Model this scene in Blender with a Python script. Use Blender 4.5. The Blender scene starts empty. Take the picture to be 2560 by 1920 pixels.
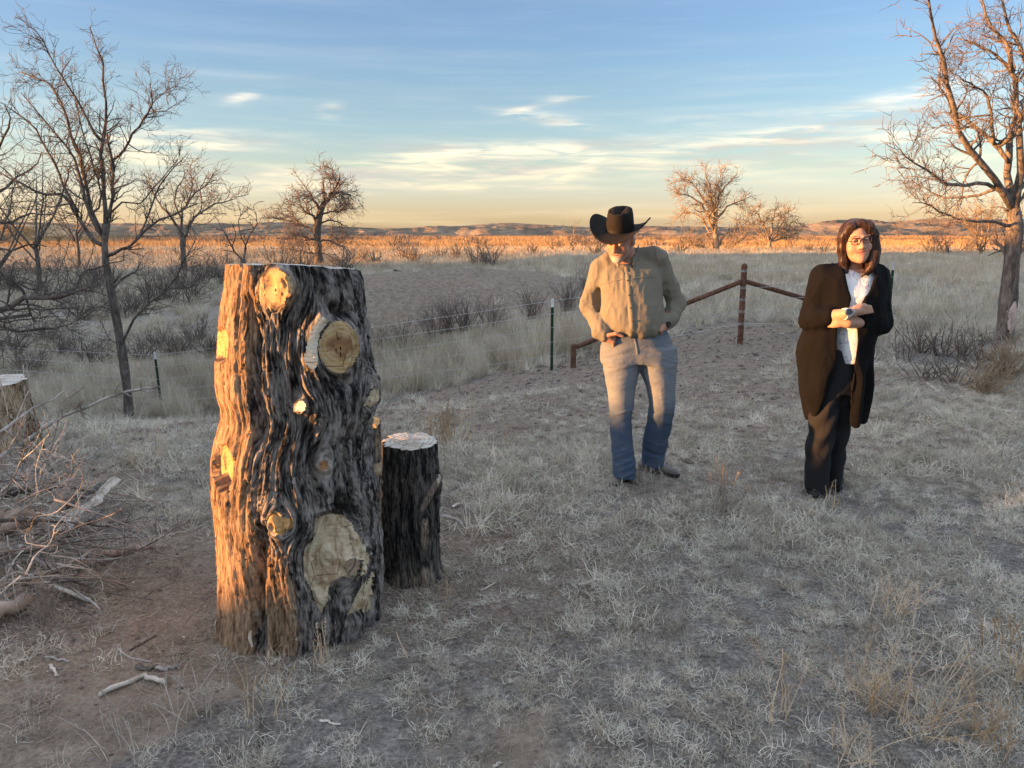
import bpy, bmesh, math, random
import numpy as np
from mathutils import Vector, Matrix

R_ = math.radians
SC = bpy.context.scene
COL = SC.collection
RNG = np.random.default_rng(7)

# ------------------------------------------------------------------ camera
F_PX, CX, CY = 1934.0, 1280.0, 960.0      # focal length and centre, in pixels of the 2560 x 1920 photograph
PITCH = R_(10.83)
CAM_Z = 1.60
cam_d = bpy.data.cameras.new('camera')
cam = bpy.data.objects.new('camera', cam_d)
COL.objects.link(cam)
cam.location = (0, 0, CAM_Z)
cam.rotation_euler = (math.pi / 2 - PITCH, 0, 0)
cam_d.sensor_width = 36.0
cam_d.lens = 36.0 * F_PX / 2560.0
cam_d.clip_start = 0.05
cam_d.clip_end = 40000.0
SC.camera = cam

# ------------------------------------------------------------------ light
SUN_AZ = R_(78.0)       # from straight behind the camera towards the left
SUN_EL = R_(3.0)
SUNV = Vector((-math.sin(SUN_AZ) * math.cos(SUN_EL), -math.cos(SUN_AZ) * math.cos(SUN_EL), math.sin(SUN_EL)))
sun_d = bpy.data.lights.new('sun', 'SUN')
sun_d.energy = 2.15
sun_d.angle = R_(0.55)
sun_d.color = (1.0, 0.47, 0.155)
sun = bpy.data.objects.new('sun', sun_d)
COL.objects.link(sun)
sun.rotation_euler = SUNV.to_track_quat('Z', 'Y').to_euler()
sun.location = SUNV * 50

SC.view_settings.view_transform = 'Standard'
SC.view_settings.look = 'None'
SC.view_settings.gamma = 1.0
SC.view_settings.use_curve_mapping = False
SC.view_settings.exposure = 3.0
SC.cycles.max_bounces = 5
SC.cycles.diffuse_bounces = 2
SC.cycles.glossy_bounces = 2
SC.cycles.transparent_max_bounces = 6
SC.cycles.use_adaptive_sampling = True
SC.cycles.use_denoising = True

world = bpy.data.worlds.new('World')
SC.world = world
world.use_nodes = True
world.cycles.sampling_method = 'MANUAL'
world.cycles.sample_map_resolution = 512


class NT:
    """small helper round a node tree"""
    def __init__(s, nt):
        s.t = nt
    def n(s, typ, **kw):
        nd = s.t.nodes.new(typ)
        for k, v in kw.items():
            setattr(nd, k, v)
        return nd
    def put(s, sock, v):
        if isinstance(v, bpy.types.NodeSocket):
            s.t.links.new(v, sock)
        elif v is not None:
            try:
                sock.default_value = v
            except Exception:
                sock.default_value = (v[0], v[1], v[2], 1.0)
    def m(s, op, a, b=None, c=None, clamp=False):
        nd = s.n('ShaderNodeMath', operation=op, use_clamp=clamp)
        s.put(nd.inputs[0], a)
        if b is not None: s.put(nd.inputs[1], b)
        if c is not None: s.put(nd.inputs[2], c)
        return nd.outputs[0]
    def vm(s, op, a, b=None):
        nd = s.n('ShaderNodeVectorMath', operation=op)
        s.put(nd.inputs[0], a)
        if b is not None: s.put(nd.inputs[1], b)
        return nd.outputs[0]
    def mix(s, f, a, b, mode='MIX'):
        nd = s.n('ShaderNodeMix', data_type='RGBA', blend_type=mode)
        s.put(nd.inputs[0], f)
        for sock, v in ((nd.inputs[6], a), (nd.inputs[7], b)):
            s.put(sock, v if isinstance(v, bpy.types.NodeSocket) else (v[0], v[1], v[2], 1.0))
        return nd.outputs[2]
    def ramp(s, f, stops, interp='LINEAR'):
        nd = s.n('ShaderNodeValToRGB')
        cr = nd.color_ramp
        cr.interpolation = interp
        while len(cr.elements) < len(stops):
            cr.elements.new(0.5)
        for e, (p, c) in zip(cr.elements, stops):
            e.position = p
            e.color = (c[0], c[1], c[2], 1.0) if hasattr(c, '__len__') else (c, c, c, 1.0)
        s.put(nd.inputs[0], f)
        return nd.outputs[0]
    def noise(s, vec, scale, detail=4.0, rough=0.55, dist=0.0, out=0):
        nd = s.n('ShaderNodeTexNoise')
        if vec is not None: s.put(nd.inputs['Vector'], vec)
        s.put(nd.inputs['Scale'], scale)
        s.put(nd.inputs['Detail'], detail)
        s.put(nd.inputs['Roughness'], rough)
        s.put(nd.inputs['Distortion'], dist)
        return nd.outputs[out]
    def vor(s, vec, scale, feature='F1', out=0):
        nd = s.n('ShaderNodeTexVoronoi', feature=feature)
        if vec is not None: s.put(nd.inputs['Vector'], vec)
        s.put(nd.inputs['Scale'], scale)
        return nd.outputs[out]
    def mapping(s, vec, scale=(1, 1, 1), loc=(0, 0, 0), rot=(0, 0, 0)):
        nd = s.n('ShaderNodeMapping')
        s.put(nd.inputs[0], vec)
        nd.inputs[1].default_value = loc
        nd.inputs[2].default_value = rot
        nd.inputs[3].default_value = scale
        return nd.outputs[0]
    def sep(s, vec):
        nd = s.n('ShaderNodeSeparateXYZ')
        s.put(nd.inputs[0], vec)
        return nd.outputs
    def comb(s, x, y, z):
        nd = s.n('ShaderNodeCombineXYZ')
        s.put(nd.inputs[0], x); s.put(nd.inputs[1], y); s.put(nd.inputs[2], z)
        return nd.outputs[0]
    def bump(s, h, strength=0.5, dist=0.02, normal=None):
        nd = s.n('ShaderNodeBump')
        s.put(nd.inputs['Height'], h)
        nd.inputs['Strength'].default_value = strength
        nd.inputs['Distance'].default_value = dist
        if normal is not None: s.put(nd.inputs['Normal'], normal)
        return nd.outputs[0]


# the sky: clear air, with thin bands of cirrus low over the horizon
def build_sky():
    g = NT(world.node_tree)
    bgn = world.node_tree.nodes['Background']
    sky = g.n('ShaderNodeTexSky', sky_type='NISHITA')
    sky.sun_disc = False
    sky.sun_elevation = SUN_EL
    sky.sun_rotation = math.pi + SUN_AZ
    sky.altitude = 600.0
    sky.air_density = 1.0
    sky.dust_density = 1.2
    sky.ozone_density = 2.2
    tc = g.n('ShaderNodeTexCoord')
    d = g.vm('NORMALIZE', tc.outputs['Generated'])
    x, y, z = g.sep(d)[:3]
    el = g.m('ARCSINE', z)
    az = g.m('ARCTAN2', x, y)
    # bluer overhead, creamier at the horizon; above the view kept brighter to light the ground
    k = g.m('DIVIDE', el, R_(30.0), clamp=True)
    tint = g.ramp(k, [(0.0, (.53, .59, 1.32)), (0.05, (.52, .49, .80)), (0.16, (.50, .44, .48)), (0.32, (0.44, 0.405, 0.43)),
                      (0.52, (0.42, 0.39, 0.445)), (1.0, (0.92, 0.95, 1.04))])
    base = g.mix(1.0, sky.outputs[0], tint, 'MULTIPLY')
    # cirrus
    def blob(px, py, hw, hh, amp, tilt=0.0):
        a0 = math.atan2((px - CX) / F_PX, 1.0)
        e0 = PITCH * -1 - math.atan((py - CY) / F_PX)
        u = g.m('SUBTRACT', az, a0)
        v = g.m('SUBTRACT', el, e0)
        v = g.m('SUBTRACT', v, g.m('MULTIPLY', u, tilt))
        u = g.m('MULTIPLY', u, F_PX / hw)
        v = g.m('MULTIPLY', v, F_PX / hh)
        q = g.m('ADD', g.m('MULTIPLY', u, u), g.m('MULTIPLY', v, v))
        return g.m('MULTIPLY', g.m('EXPONENT', g.m('MULTIPLY', q, -1.0)), amp)
    blobs = [(1150, 425, 330, 28, .95, .03), (1420, 372, 330, 18, .75, .04), (1100, 375, 110, 16, .7, .0), (520, 368, 150, 22, 1.0, 0),
             (420, 400, 120, 26, .9, .05), (1370, 300, 110, 13, .75, -.16), (1400, 248, 60, 10, .6, .12), (1290, 278, 40, 8, .7, .25),
             (640, 262, 36, 10, .8, .2), (850, 285, 26, 14, .8, .1), (2120, 330, 240, 20, .85, .13), (2050, 372, 240, 16, .8, .05),
             (1750, 372, 240, 14, .7, .1), (1690, 415, 300, 16, .6, .06), (1440, 425, 50, 14, .8, .5), (760, 442, 190, 12, .7, 0),
             (700, 480, 240, 10, .55, 0), (1800, 305, 150, 10, .4, .03), (2290, 262, 200, 16, .6, .18), (1160, 470, 400, 9, .4, 0),
             (2250, 420, 260, 16, .5, .03)]
    tot = None
    for b in blobs:
        v = blob(*b)
        tot = v if tot is None else g.m('ADD', tot, v)
    wv = g.comb(g.m('MULTIPLY', az, 5.0), g.m('MULTIPLY', el, 42.0), 0.0)
    n1 = g.noise(wv, 2.4, 7.0, 0.62, 0.9)
    wv2 = g.comb(g.m('MULTIPLY', az, 3.0), g.m('MULTIPLY', el, 60.0), 3.7)
    n2 = g.noise(wv2, 1.0, 5.0, 0.55, 0.3)
    band = g.ramp(g.m('DIVIDE', el, R_(20.0), clamp=True), [(0.0, .45), (0.1, .42), (0.3, .32), (0.45, .14), (0.7, .05), (1.0, 0.10)])
    wisps = g.m('MULTIPLY', g.ramp(n2, [(0.42, 0.0), (0.72, 1.0)]), band)
    # added cloud overhead, out of view, brighter to light the shaded ground
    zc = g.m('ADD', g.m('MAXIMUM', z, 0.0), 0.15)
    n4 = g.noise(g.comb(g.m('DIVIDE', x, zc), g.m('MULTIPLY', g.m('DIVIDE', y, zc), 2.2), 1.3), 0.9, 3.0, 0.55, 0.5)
    fill_veil = g.m('MULTIPLY', g.ramp(n4, [(0.25, 0.25), (0.7, 1.0)]), g.ramp(g.m('DIVIDE', el, R_(60.0), clamp=True), [(0.24, 0.0), (0.55, .72), (1.0, .72)]))
    wisps = g.m('ADD', wisps, fill_veil)
    edge = g.ramp(n1, [(0.36, 0.0), (0.60, 1.0)])
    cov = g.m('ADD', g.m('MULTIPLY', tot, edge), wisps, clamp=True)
    lit = g.ramp(g.m('DIVIDE', el, R_(16.0), clamp=True), [(0.0, (1.1, .86, .52)), (0.35, (1.3, 1.09, .76)), (1.0, (1.45, 1.38, 1.28))])
    shade = g.ramp(g.m('DIVIDE', el, R_(30.0), clamp=True), [(0.0, (.62, .57, .50)), (0.5, (.66, .62, .57)), (1.0, (1.10, 1.05, .99))])
    n3 = g.noise(g.vm('ADD', wv, (0.0, .55, 2.0)), 1.3, 3.0, 0.5, 0.2)
    ccol = g.mix(g.ramp(n3, [(0.40, 0.0), (0.60, 1.0)]), shade, lit)
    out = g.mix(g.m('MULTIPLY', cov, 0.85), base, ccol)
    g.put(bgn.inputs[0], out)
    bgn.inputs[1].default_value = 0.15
build_sky()


# ------------------------------------------------------------------ pixel helpers
_cp, _sp = math.cos(PITCH), math.sin(PITCH)
def ray(px, py):
    dx = (px - CX) / F_PX
    dy = (CY - py) / F_PX
    return np.array((dx, _cp + dy * _sp, -_sp + dy * _cp))
def at(px, py, Y):
    d = ray(px, py)
    t = Y / d[1]
    return np.array((d[0] * t, Y, CAM_Z + d[2] * t))

# ------------------------------------------------------------------ numpy noise
def _hash(ix, iy, iz, seed):
    h = (ix.astype(np.int64) * 374761393 + iy.astype(np.int64) * 668265263 + iz.astype(np.int64) * 2147483647 + seed * 1274126177) & 0xFFFFFFFF
    h = ((h ^ (h >> 13)) * 1274126177) & 0xFFFFFFFF
    h = h ^ (h >> 16)
    return (h & 0xFFFF) / 65535.0
def vnoise(x, y, z=0.0, seed=0):
    x, y, z = np.broadcast_arrays(np.asarray(x, float), np.asarray(y, float), np.asarray(z, float))
    ix, iy, iz = np.floor(x), np.floor(y), np.floor(z)
    fx, fy, fz = x - ix, y - iy, z - iz
    fx = fx * fx * (3 - 2 * fx); fy = fy * fy * (3 - 2 * fy); fz = fz * fz * (3 - 2 * fz)
    ix = ix.astype(np.int64); iy = iy.astype(np.int64); iz = iz.astype(np.int64)
    def c(a, b, e): return _hash(ix + a, iy + b, iz + e, seed)
    x00 = c(0, 0, 0) * (1 - fx) + c(1, 0, 0) * fx
    x10 = c(0, 1, 0) * (1 - fx) + c(1, 1, 0) * fx
    x01 = c(0, 0, 1) * (1 - fx) + c(1, 0, 1) * fx
    x11 = c(0, 1, 1) * (1 - fx) + c(1, 1, 1) * fx
    return ((x00 * (1 - fy) + x10 * fy) * (1 - fz) + (x01 * (1 - fy) + x11 * fy) * fz) * 2 - 1
def fbm(x, y, z=0.0, seed=0, octv=4, gain=0.5):
    s = 0.0; a = 1.0; n = 0.0
    for o in range(octv):
        s = s + a * vnoise(np.asarray(x) * 2 ** o, np.asarray(y) * 2 ** o, np.asarray(z) * 2 ** o, seed + o * 17)
        n += a; a *= gain
    return s / n
def smooth(a, b, x):
    t = np.clip((np.asarray(x, float) - a) / (b - a), 0, 1)
    return t * t * (3 - 2 * t)

# ------------------------------------------------------------------ mesh and object helpers
def make_mesh(name, verts, faces, smooth_=True):
    """faces: (n,3) or (n,4) int array, or a list of such arrays"""
    me = bpy.data.meshes.new(name)
    verts = np.asarray(verts, np.float32).reshape(-1, 3)
    if not isinstance(faces, (list, tuple)): faces = [faces]
    faces = [np.asarray(f, np.int32) for f in faces if len(f)]
    me.vertices.add(len(verts))
    me.vertices.foreach_set('co', verts.ravel())
    loops = np.concatenate([f.ravel() for f in faces])
    starts = []; o = 0
    for f in faces:
        starts.append(np.arange(len(f)) * f.shape[1] + o); o += f.size
    starts = np.concatenate(starts).astype(np.int32)
    me.loops.add(len(loops))
    me.loops.foreach_set('vertex_index', loops)
    me.polygons.add(len(starts))
    me.polygons.foreach_set('loop_start', starts)
    me.polygons.foreach_set('use_smooth', np.full(len(starts), bool(smooth_)))
    me.update(calc_edges=True)
    return me
def link(name, me, mats=None, parent=None, loc=None, rot=None):
    o = bpy.data.objects.new(name, me)
    COL.objects.link(o)
    if mats is not None and me is not None:
        for m in (mats if isinstance(mats, (list, tuple)) else [mats]):
            me.materials.append(m)
    if parent is not None: o.parent = parent
    if loc is not None: o.location = loc
    if rot is not None: o.rotation_euler = rot
    return o
def empty(name, loc=(0, 0, 0), rotz=0.0):
    o = bpy.data.objects.new(name, None)
    COL.objects.link(o)
    o.location = loc
    o.rotation_euler = (0, 0, rotz)
    o.empty_display_size = 0.1
    return o
def tag(o, label=None, cat=None, group=None, kind=None):
    if label: o['label'] = label
    if cat: o['category'] = cat
    if group: o['group'] = group
    if kind: o['kind'] = kind
    return o
def vattr(me, name, arr, typ='FLOAT'):
    a = me.attributes.new(name, typ, 'POINT')
    key = 'value' if typ == 'FLOAT' else ('vector' if typ == 'FLOAT_VECTOR' else 'color')
    a.data.foreach_set(key, np.asarray(arr, np.float32).ravel())

class Tubes:
    """many tapered tubes in one mesh; every batch is (N,K,3) points and (N,K) radii"""
    def __init__(s):
        s.v = []; s.f = []; s.n = 0
    def add(s, P, R, sides=5, ov=None):
        P = np.asarray(P, float); R = np.asarray(R, float)
        if P.ndim == 2: P = P[None]; R = R[None]
        N, K, _ = P.shape
        if N == 0: return s
        T = np.empty_like(P)
        T[:, 1:-1] = P[:, 2:] - P[:, :-2] if K > 2 else 0
        T[:, 0] = P[:, 1] - P[:, 0]; T[:, -1] = P[:, -1] - P[:, -2]
        T /= np.linalg.norm(T, axis=2, keepdims=True) + 1e-12
        ref = np.zeros((N, 1, 3)); ref[..., 0] = 1.0
        mean = P[:, -1] - P[:, 0]
        mean /= np.linalg.norm(mean, axis=1, keepdims=True) + 1e-12
        alt = np.abs(mean[:, 0]) > 0.8
        ref[alt, 0] = (0, 0, 1.0)
        alt2 = alt & (np.abs(mean[:, 2]) > 0.57)
        ref[alt2, 0] = (0, 1.0, 0)
        U = np.cross(T, np.broadcast_to(ref, T.shape)); U /= np.linalg.norm(U, axis=2, keepdims=True) + 1e-12
        V = np.cross(T, U)
        a = np.linspace(0, 2 * math.pi, sides, endpoint=False)
        ring = P[:, :, None, :] + R[:, :, None, None] * (np.cos(a)[None, None, :, None] * U[:, :, None, :] + np.sin(a)[None, None, :, None] * V[:, :, None, :])
        if ov is not None: ring = ov(ring)
        idx = s.n + np.arange(N * K * sides).reshape(N, K, sides)
        nx = np.roll(idx, -1, axis=2)
        q = np.stack([idx[:, :-1], nx[:, :-1], nx[:, 1:], idx[:, 1:]], axis=-1).reshape(-1, 4)
        s.v.append(ring.reshape(-1, 3)); s.f.append(q); s.n += N * K * sides
        # close the ends
        cap = np.concatenate([idx[:, 0, ::-1], idx[:, -1]], 0)
        if sides == 3: s.f.append(cap)
        elif sides == 4: s.f.append(cap)
        else:
            for k in range(1, sides - 1):
                s.f.append(np.stack([cap[:, 0], cap[:, k], cap[:, k + 1]], 1))
        return s
    def mesh(s, name, smooth_=True):
        tri = [f for f in s.f if f.shape[1] == 3]; quad = [f for f in s.f if f.shape[1] == 4]
        fs = []
        if quad: fs.append(np.concatenate(quad))
        if tri: fs.append(np.concatenate(tri))
        return make_mesh(name, np.concatenate(s.v), fs, smooth_)

def resample(P, K, R=None):
    P = np.asarray(P, float)
    # catmull-rom through the points, evened out
    Q = np.concatenate([2 * P[:1] - P[1:2], P, 2 * P[-1:] - P[-2:-1]])
    out = []; rr = []
    m = 8
    for i in range(len(P) - 1):
        p0, p1, p2, p3 = Q[i:i + 4]
        for t in np.linspace(0, 1, m, endpoint=False):
            out.append(0.5 * ((2 * p1) + (-p0 + p2) * t + (2 * p0 - 5 * p1 + 4 * p2 - p3) * t * t + (-p0 + 3 * p1 - 3 * p2 + p3) * t ** 3))
            if R is not None: rr.append(R[i] * (1 - t) + R[i + 1] * t)
    out.append(P[-1]); out = np.array(out)
    if R is not None: rr.append(R[-1]); rr = np.array(rr)
    L = np.concatenate([[0], np.cumsum(np.linalg.norm(np.diff(out, axis=0), axis=1))])
    s = np.linspace(0, L[-1], K)
    res = np.stack([np.interp(s, L, out[:, k]) for k in range(3)], 1)
    if R is None: return res
    return res, np.interp(s, L, rr)

# ------------------------------------------------------------------ materials
def new_mat(name):
    m = bpy.data.materials.new(name)
    m.use_nodes = True
    g = NT(m.node_tree)
    b = m.node_tree.nodes['Principled BSDF']
    b.inputs['Specular IOR Level'].default_value = 0.25
    return m, g, b
def simple(name, cols, scale=8.0, stretch=(1, 1, 1), rough=0.85, bump=0.3, bdist=0.01, detail=5.0, lo=0.3, hi=0.7, coord='Object', spec=0.2, dist=0.0, inst=0.0):
    """colours mixed by one noise, with a finer relief"""
    m, g, b = new_mat(name)
    tc = g.n('ShaderNodeTexCoord')
    v = g.mapping(tc.outputs[coord], stretch)
    n = g.noise(v, scale, detail, 0.6, dist)
    k = len(cols)
    c = g.ramp(n, [(lo + (hi - lo) * i / max(1, k - 1), cc) for i, cc in enumerate(cols)])
    if inst:
        oi = g.n('ShaderNodeObjectInfo')
        c = g.mix(1.0, c, g.ramp(oi.outputs['Random'], [(0, (1 - inst,) * 3), (1, (1 + inst, 1 + inst * .9, 1 + inst * .75))]), 'MULTIPLY')
    g.put(b.inputs['Base Color'], c)
    b.inputs['Roughness'].default_value = rough
    b.inputs['Specular IOR Level'].default_value = spec
    if bump:
        n2 = g.noise(v, scale * 3.1, 4.0, 0.6)
        h = g.m('ADD', n, g.m('MULTIPLY', n2, 0.5))
        g.put(b.inputs['Normal'], g.bump(h, bump, bdist))
    return m
# ------------------------------------------------------------------ the lie of the land
_sa, _ca = math.sin(SUN_AZ), math.cos(SUN_AZ)
_hw = np.array([-60, -6, 1.9, 2.66, 3.0, 3.5, 4.1, 4.7, 6.0, 8.0, 9.5, 13, 25, 40, 48, 51, 55, 80])
_hz = np.array([1.2, 0.9, .60, .48, .10, .20, .40, .58, 1.0, 1.7, 2.1, 2.3, 2.7, 4.2, 4.3, 3.0, -1.5, -3.0])  # shade heights wanted across the sun's direction, for the added hill
def hfun(x, y):
    x = np.asarray(x, float); y = np.asarray(y, float)
    r = np.hypot(x, y - 3)
    h = 0.018 * fbm(x * 1.7, y * 1.7, 0, 3, 3) * (1 - smooth(15, 40, r)) + 0.05 * fbm(x * .33, y * .33, 0, 5, 3) * smooth(2.5, 8, r)
    # the ground falls away to a swale on the far left and comes up again towards the plain
    left = smooth(3.6, -5.5, x)
    # the little drop of the track behind the man
    h = h - 0.10 * smooth(4.5, 0.5, x) * smooth(5.2, 7.5, y) * (1 - smooth(30, 60, y))
    # earth bank
    ax, ay = 0.90, 0.436
    u = (x + 2.0) * ax + (y - 22.0) * ay
    v = -(x + 2.0) * ay + (y - 22.0) * ax
    bank = np.exp(-(np.where(v < 0, v / 3.4, v / 15.0)) ** 2) * smooth(-6.4, -3.2, u) * (1 - smooth(-2.5, 8.0, u))
    h = h + bank * (1.98 + .20 * fbm(x * .5, y * .5, 0, 11, 3) + .06 * fbm(x * 2.2, y * 2.2, 0, 13, 2))
    # unseen low hill added at left, its height shaped to cast the evening shade
    s = _sa * x + _ca * y
    w = -_ca * x + _sa * y
    sc = -18.0 - 0.32 * np.clip(w, 0, None)
    hz = np.interp(w, _hw, _hz) + (-sc) * math.tan(SUN_EL)
    rise = smooth(sc + 9.0, sc, s) * (1 - smooth(60, 140, -s - 0.3 * np.clip(w, 0, None)))
    h = h - 1.45 * left * smooth(6.0, 13.0, y) * (1 - smooth(20, 78, y)) * (1 - rise)
    h = h + np.clip(hz, 0, None) * rise * (1 + .012 * fbm(x * .8, y * .8, 0, 21, 3))
    # the plain undulates a little
    far = smooth(80, 300, np.hypot(x, y))
    h = h + far * (0.9 * fbm(x / 130.0, y / 45.0, 0, 31, 3) - 0.2)
    return h
H0 = float(hfun(0, 0))
def hgt(x, y):
    return hfun(x, y) - H0 * np.exp(-(np.asarray(x, float) ** 2 + np.asarray(y, float) ** 2) / 4.0)
_GT = np.concatenate([np.linspace(.6, 12, 260), np.geomspace(12.1, 400, 160)])
def gnd(px, py, dz=0.0):
    """where the sight line through a pixel of the photograph meets the ground"""
    d = ray(px, py)
    p0 = np.array((0, 0, CAM_Z))
    def first(T):
        P = p0 + d * T[:, None]
        below = P[:, 2] - dz < hgt(P[:, 0], P[:, 1])
        i = int(np.argmax(below)) if below.any() else len(T) - 1
        return max(i, 1)
    i = first(_GT)
    T = np.linspace(_GT[i - 1], _GT[i], 40)
    p = p0 + d * T[first(T)]
    return np.array((p[0], p[1], p[2] - dz))
def gz(x, y):
    return float(hgt(x, y))

def bare(x, y):
    """1 = bare soil, 0 = grass"""
    x = np.asarray(x, float); y = np.asarray(y, float)
    n = fbm(x * 1.3, y * 1.3, 0, 41, 4)
    n2 = fbm(x * .45, y * .8, 0, 47, 3)
    def seg(x0, y0, x1, y1, wd):
        dx, dy = x1 - x0, y1 - y0
        t = np.clip(((x - x0) * dx + (y - y0) * dy) / (dx * dx + dy * dy), 0, 1)
        return np.hypot(x - x0 - t * dx, y - y0 - t * dy) / wd
    d1 = 1 - smooth(.55, 1.25, seg(-2.1, 1.7, -1.25, 2.75, .42) + n * .35)
    d2 = 1 - smooth(.5, 1.3, seg(-1.75, 3.7, -1.45, 3.2, .32) + n * .35)
    d3 = smooth(5.6, 7.2, y + n * .9) * (1 - smooth(11.5, 13.5, y + n2 * 2.0 - .25 * x)) * smooth(-6.5, -2.5, x) * (1 - smooth(3.6, 5.6, x + n2 * 2)) * (.98 + .25 * n)
    d4 = smooth(15.5, 17.5, y + n2) * (1 - smooth(26, 31, y + n2 * 2 - .2 * x)) * (1 - smooth(3.0, 6.5, x + n2 * 2)) * smooth(-9.5, -6.5, x) * .95
    d5 = (1 - smooth(.5, 1.2, seg(.9, 4.7, 1.7, 5.6, .45) + n * .4)) * .45
    d6 = smooth(.18, .5, n2 + .25 * n) * .6 * (1 - smooth(20, 40, y))
    d7 = (1 - smooth(.5, 1.3, seg(2.05, 2.35, 2.6, 2.9, .22) + n * .4)) * .8
    d8 = (1 - smooth(.5, 1.2, seg(3.4, 6.4, 5.4, 7.6, .8) + n * .5)) * .6
    d9 = (1 - smooth(.5, 1.2, seg(.0, 2.05, .06, 2.25, .16) + n * .35)) * .8
    m = np.maximum.reduce([d1, d2, d3, d4, d5, d6, d7, d8, d9])
    return np.clip(m, 0, 1)
def chips(x, y):
    """reddish litter of bark and sawdust round the stumps"""
    n = fbm(np.asarray(x) * 1.6, np.asarray(y) * 1.6, 0, 53, 3)
    a = np.exp(-(((x + .05) / .75) ** 2 + ((y - 3.55) / .6) ** 2))
    b = np.exp(-(((x + 1.7) / .8) ** 2 + ((y - 3.1) / .55) ** 2))
    c = np.exp(-(((x + 1.0) / .8) ** 2 + ((y - 3.9) / .6) ** 2))
    return np.clip((a + b + c) * (1 + 1.0 * n), 0, 1)

def build_ground():
    def axis(c, a, lo, hi, n):
        u0, u1 = math.asinh((lo - c) / a), math.asinh((hi - c) / a)
        return c + a * np.sinh(np.linspace(u0, u1, n))
    xs = axis(0.0, 3.2, -9000, 9000, 430)
    ys = axis(5.0, 4.2, -500, 12000, 430)
    X, Y = np.meshgrid(xs, ys, indexing='xy')
    Z = hgt(X, Y)
    V = np.stack([X, Y, Z], -1).reshape(-1, 3)
    nx, ny = len(xs), len(ys)
    i = np.arange(nx * ny).reshape(ny, nx)
    F = np.stack([i[:-1, :-1], i[:-1, 1:], i[1:, 1:], i[1:, :-1]], -1).reshape(-1, 4)
    me = make_mesh('ground', V, F)
    vattr(me, 'bare', bare(X, Y).ravel())
    vattr(me, 'chips', chips(X, Y).ravel())
    m, g, b = new_mat('ground_soil_and_litter')
    geo = g.n('ShaderNodeNewGeometry')
    P = geo.outputs['Position']
    ab = g.n('ShaderNodeAttribute', attribute_name='bare').outputs['Fac']
    ac = g.n('ShaderNodeAttribute', attribute_name='chips').outputs['Fac']
    nb = g.noise(P, 1.1, 4.0, .62)
    nf = g.noise(P, 9.0, 4.0, .65)
    nff = g.noise(P, 55.0, 3.0, .7)
    soil = g.ramp(g.m('ADD', g.m('MULTIPLY', nf, .55), g.m('MULTIPLY', nff, .45)), [(.34, (.125, .10, .076)), (.5, (.26, .212, .158)), (.66, (.40, .34, .26))])
    soil = g.mix(g.ramp(nb, [(.42, 0.0), (.68, .45)]), soil, (.30, .215, .15))
    lit = g.ramp(g.m('ADD', g.m('MULTIPLY', nf, .4), g.m('MULTIPLY', nff, .6)), [(.34, (.075, .064, .054)), (.52, (.22, .194, .163)), (.68, (.45, .405, .345))])
    near = g.mix(g.ramp(g.m('ADD', ab, g.m('MULTIPLY', g.m('SUBTRACT', nf, .5), .5)), [(.25, 0.0), (.6, 1.0)]), lit, soil)
    near = g.mix(g.m('MULTIPLY', ac, .45), near, g.ramp(nff, [(.35, (.13, .085, .058)), (.65, (.38, .28, .20))]))
    x, y, z = g.sep(P)[:3]
    # streaked dry grassland further off, shrub shadows painted into the plain as dark streaks
    ps = g.mapping(P, (.02, .09, .05))
    ns = g.noise(ps, 1.0, 5.0, .6)
    ns2 = g.noise(g.mapping(P, (.004, .03, .02)), 1.0, 4.0, .6)
    field = g.ramp(g.m('ADD', g.m('MULTIPLY', ns, .6), g.m('MULTIPLY', nf, .4)), [(.33, (.20, .17, .135)), (.5, (.36, .315, .255)), (.66, (.50, .44, .36))])
    plain = g.ramp(g.m('ADD', g.m('MULTIPLY', ns, .35), g.m('MULTIPLY', ns2, .65)), [(.36, (.15, .085, .045)), (.46, (.40, .25, .13)), (.60, (.58, .40, .22))])
    r2 = g.m('SQRT', g.m('ADD', g.m('MULTIPLY', x, x), g.m('MULTIPLY', y, y)))
    k1 = g.ramp(g.m('DIVIDE', r2, 60.0, clamp=True), [(.25, 0.0), (.55, 1.0)])
    k1 = g.m('MULTIPLY', k1, g.m('SUBTRACT', 1.0, g.m('MULTIPLY', ab, .9)))
    k2 = g.ramp(g.m('DIVIDE', r2, 160.0, clamp=True), [(.35, 0.0), (.6, 1.0)])
    c = g.mix(k1, near, field)
    c = g.mix(k2, c, plain)
    g.put(b.inputs['Base Color'], c)
    b.inputs['Roughness'].default_value = 0.95
    b.inputs['Specular IOR Level'].default_value = 0.1
    hgt_ = g.m('ADD', g.m('ADD', g.m('MULTIPLY', nf, .6), g.m('MULTIPLY', nff, .22)), g.m('MULTIPLY', nb, 1.0))
    g.put(b.inputs['Normal'], g.bump(hgt_, 1.0, .085))
    o = link('ground', me, m)
    tag(o, kind='structure')
build_ground()

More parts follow.
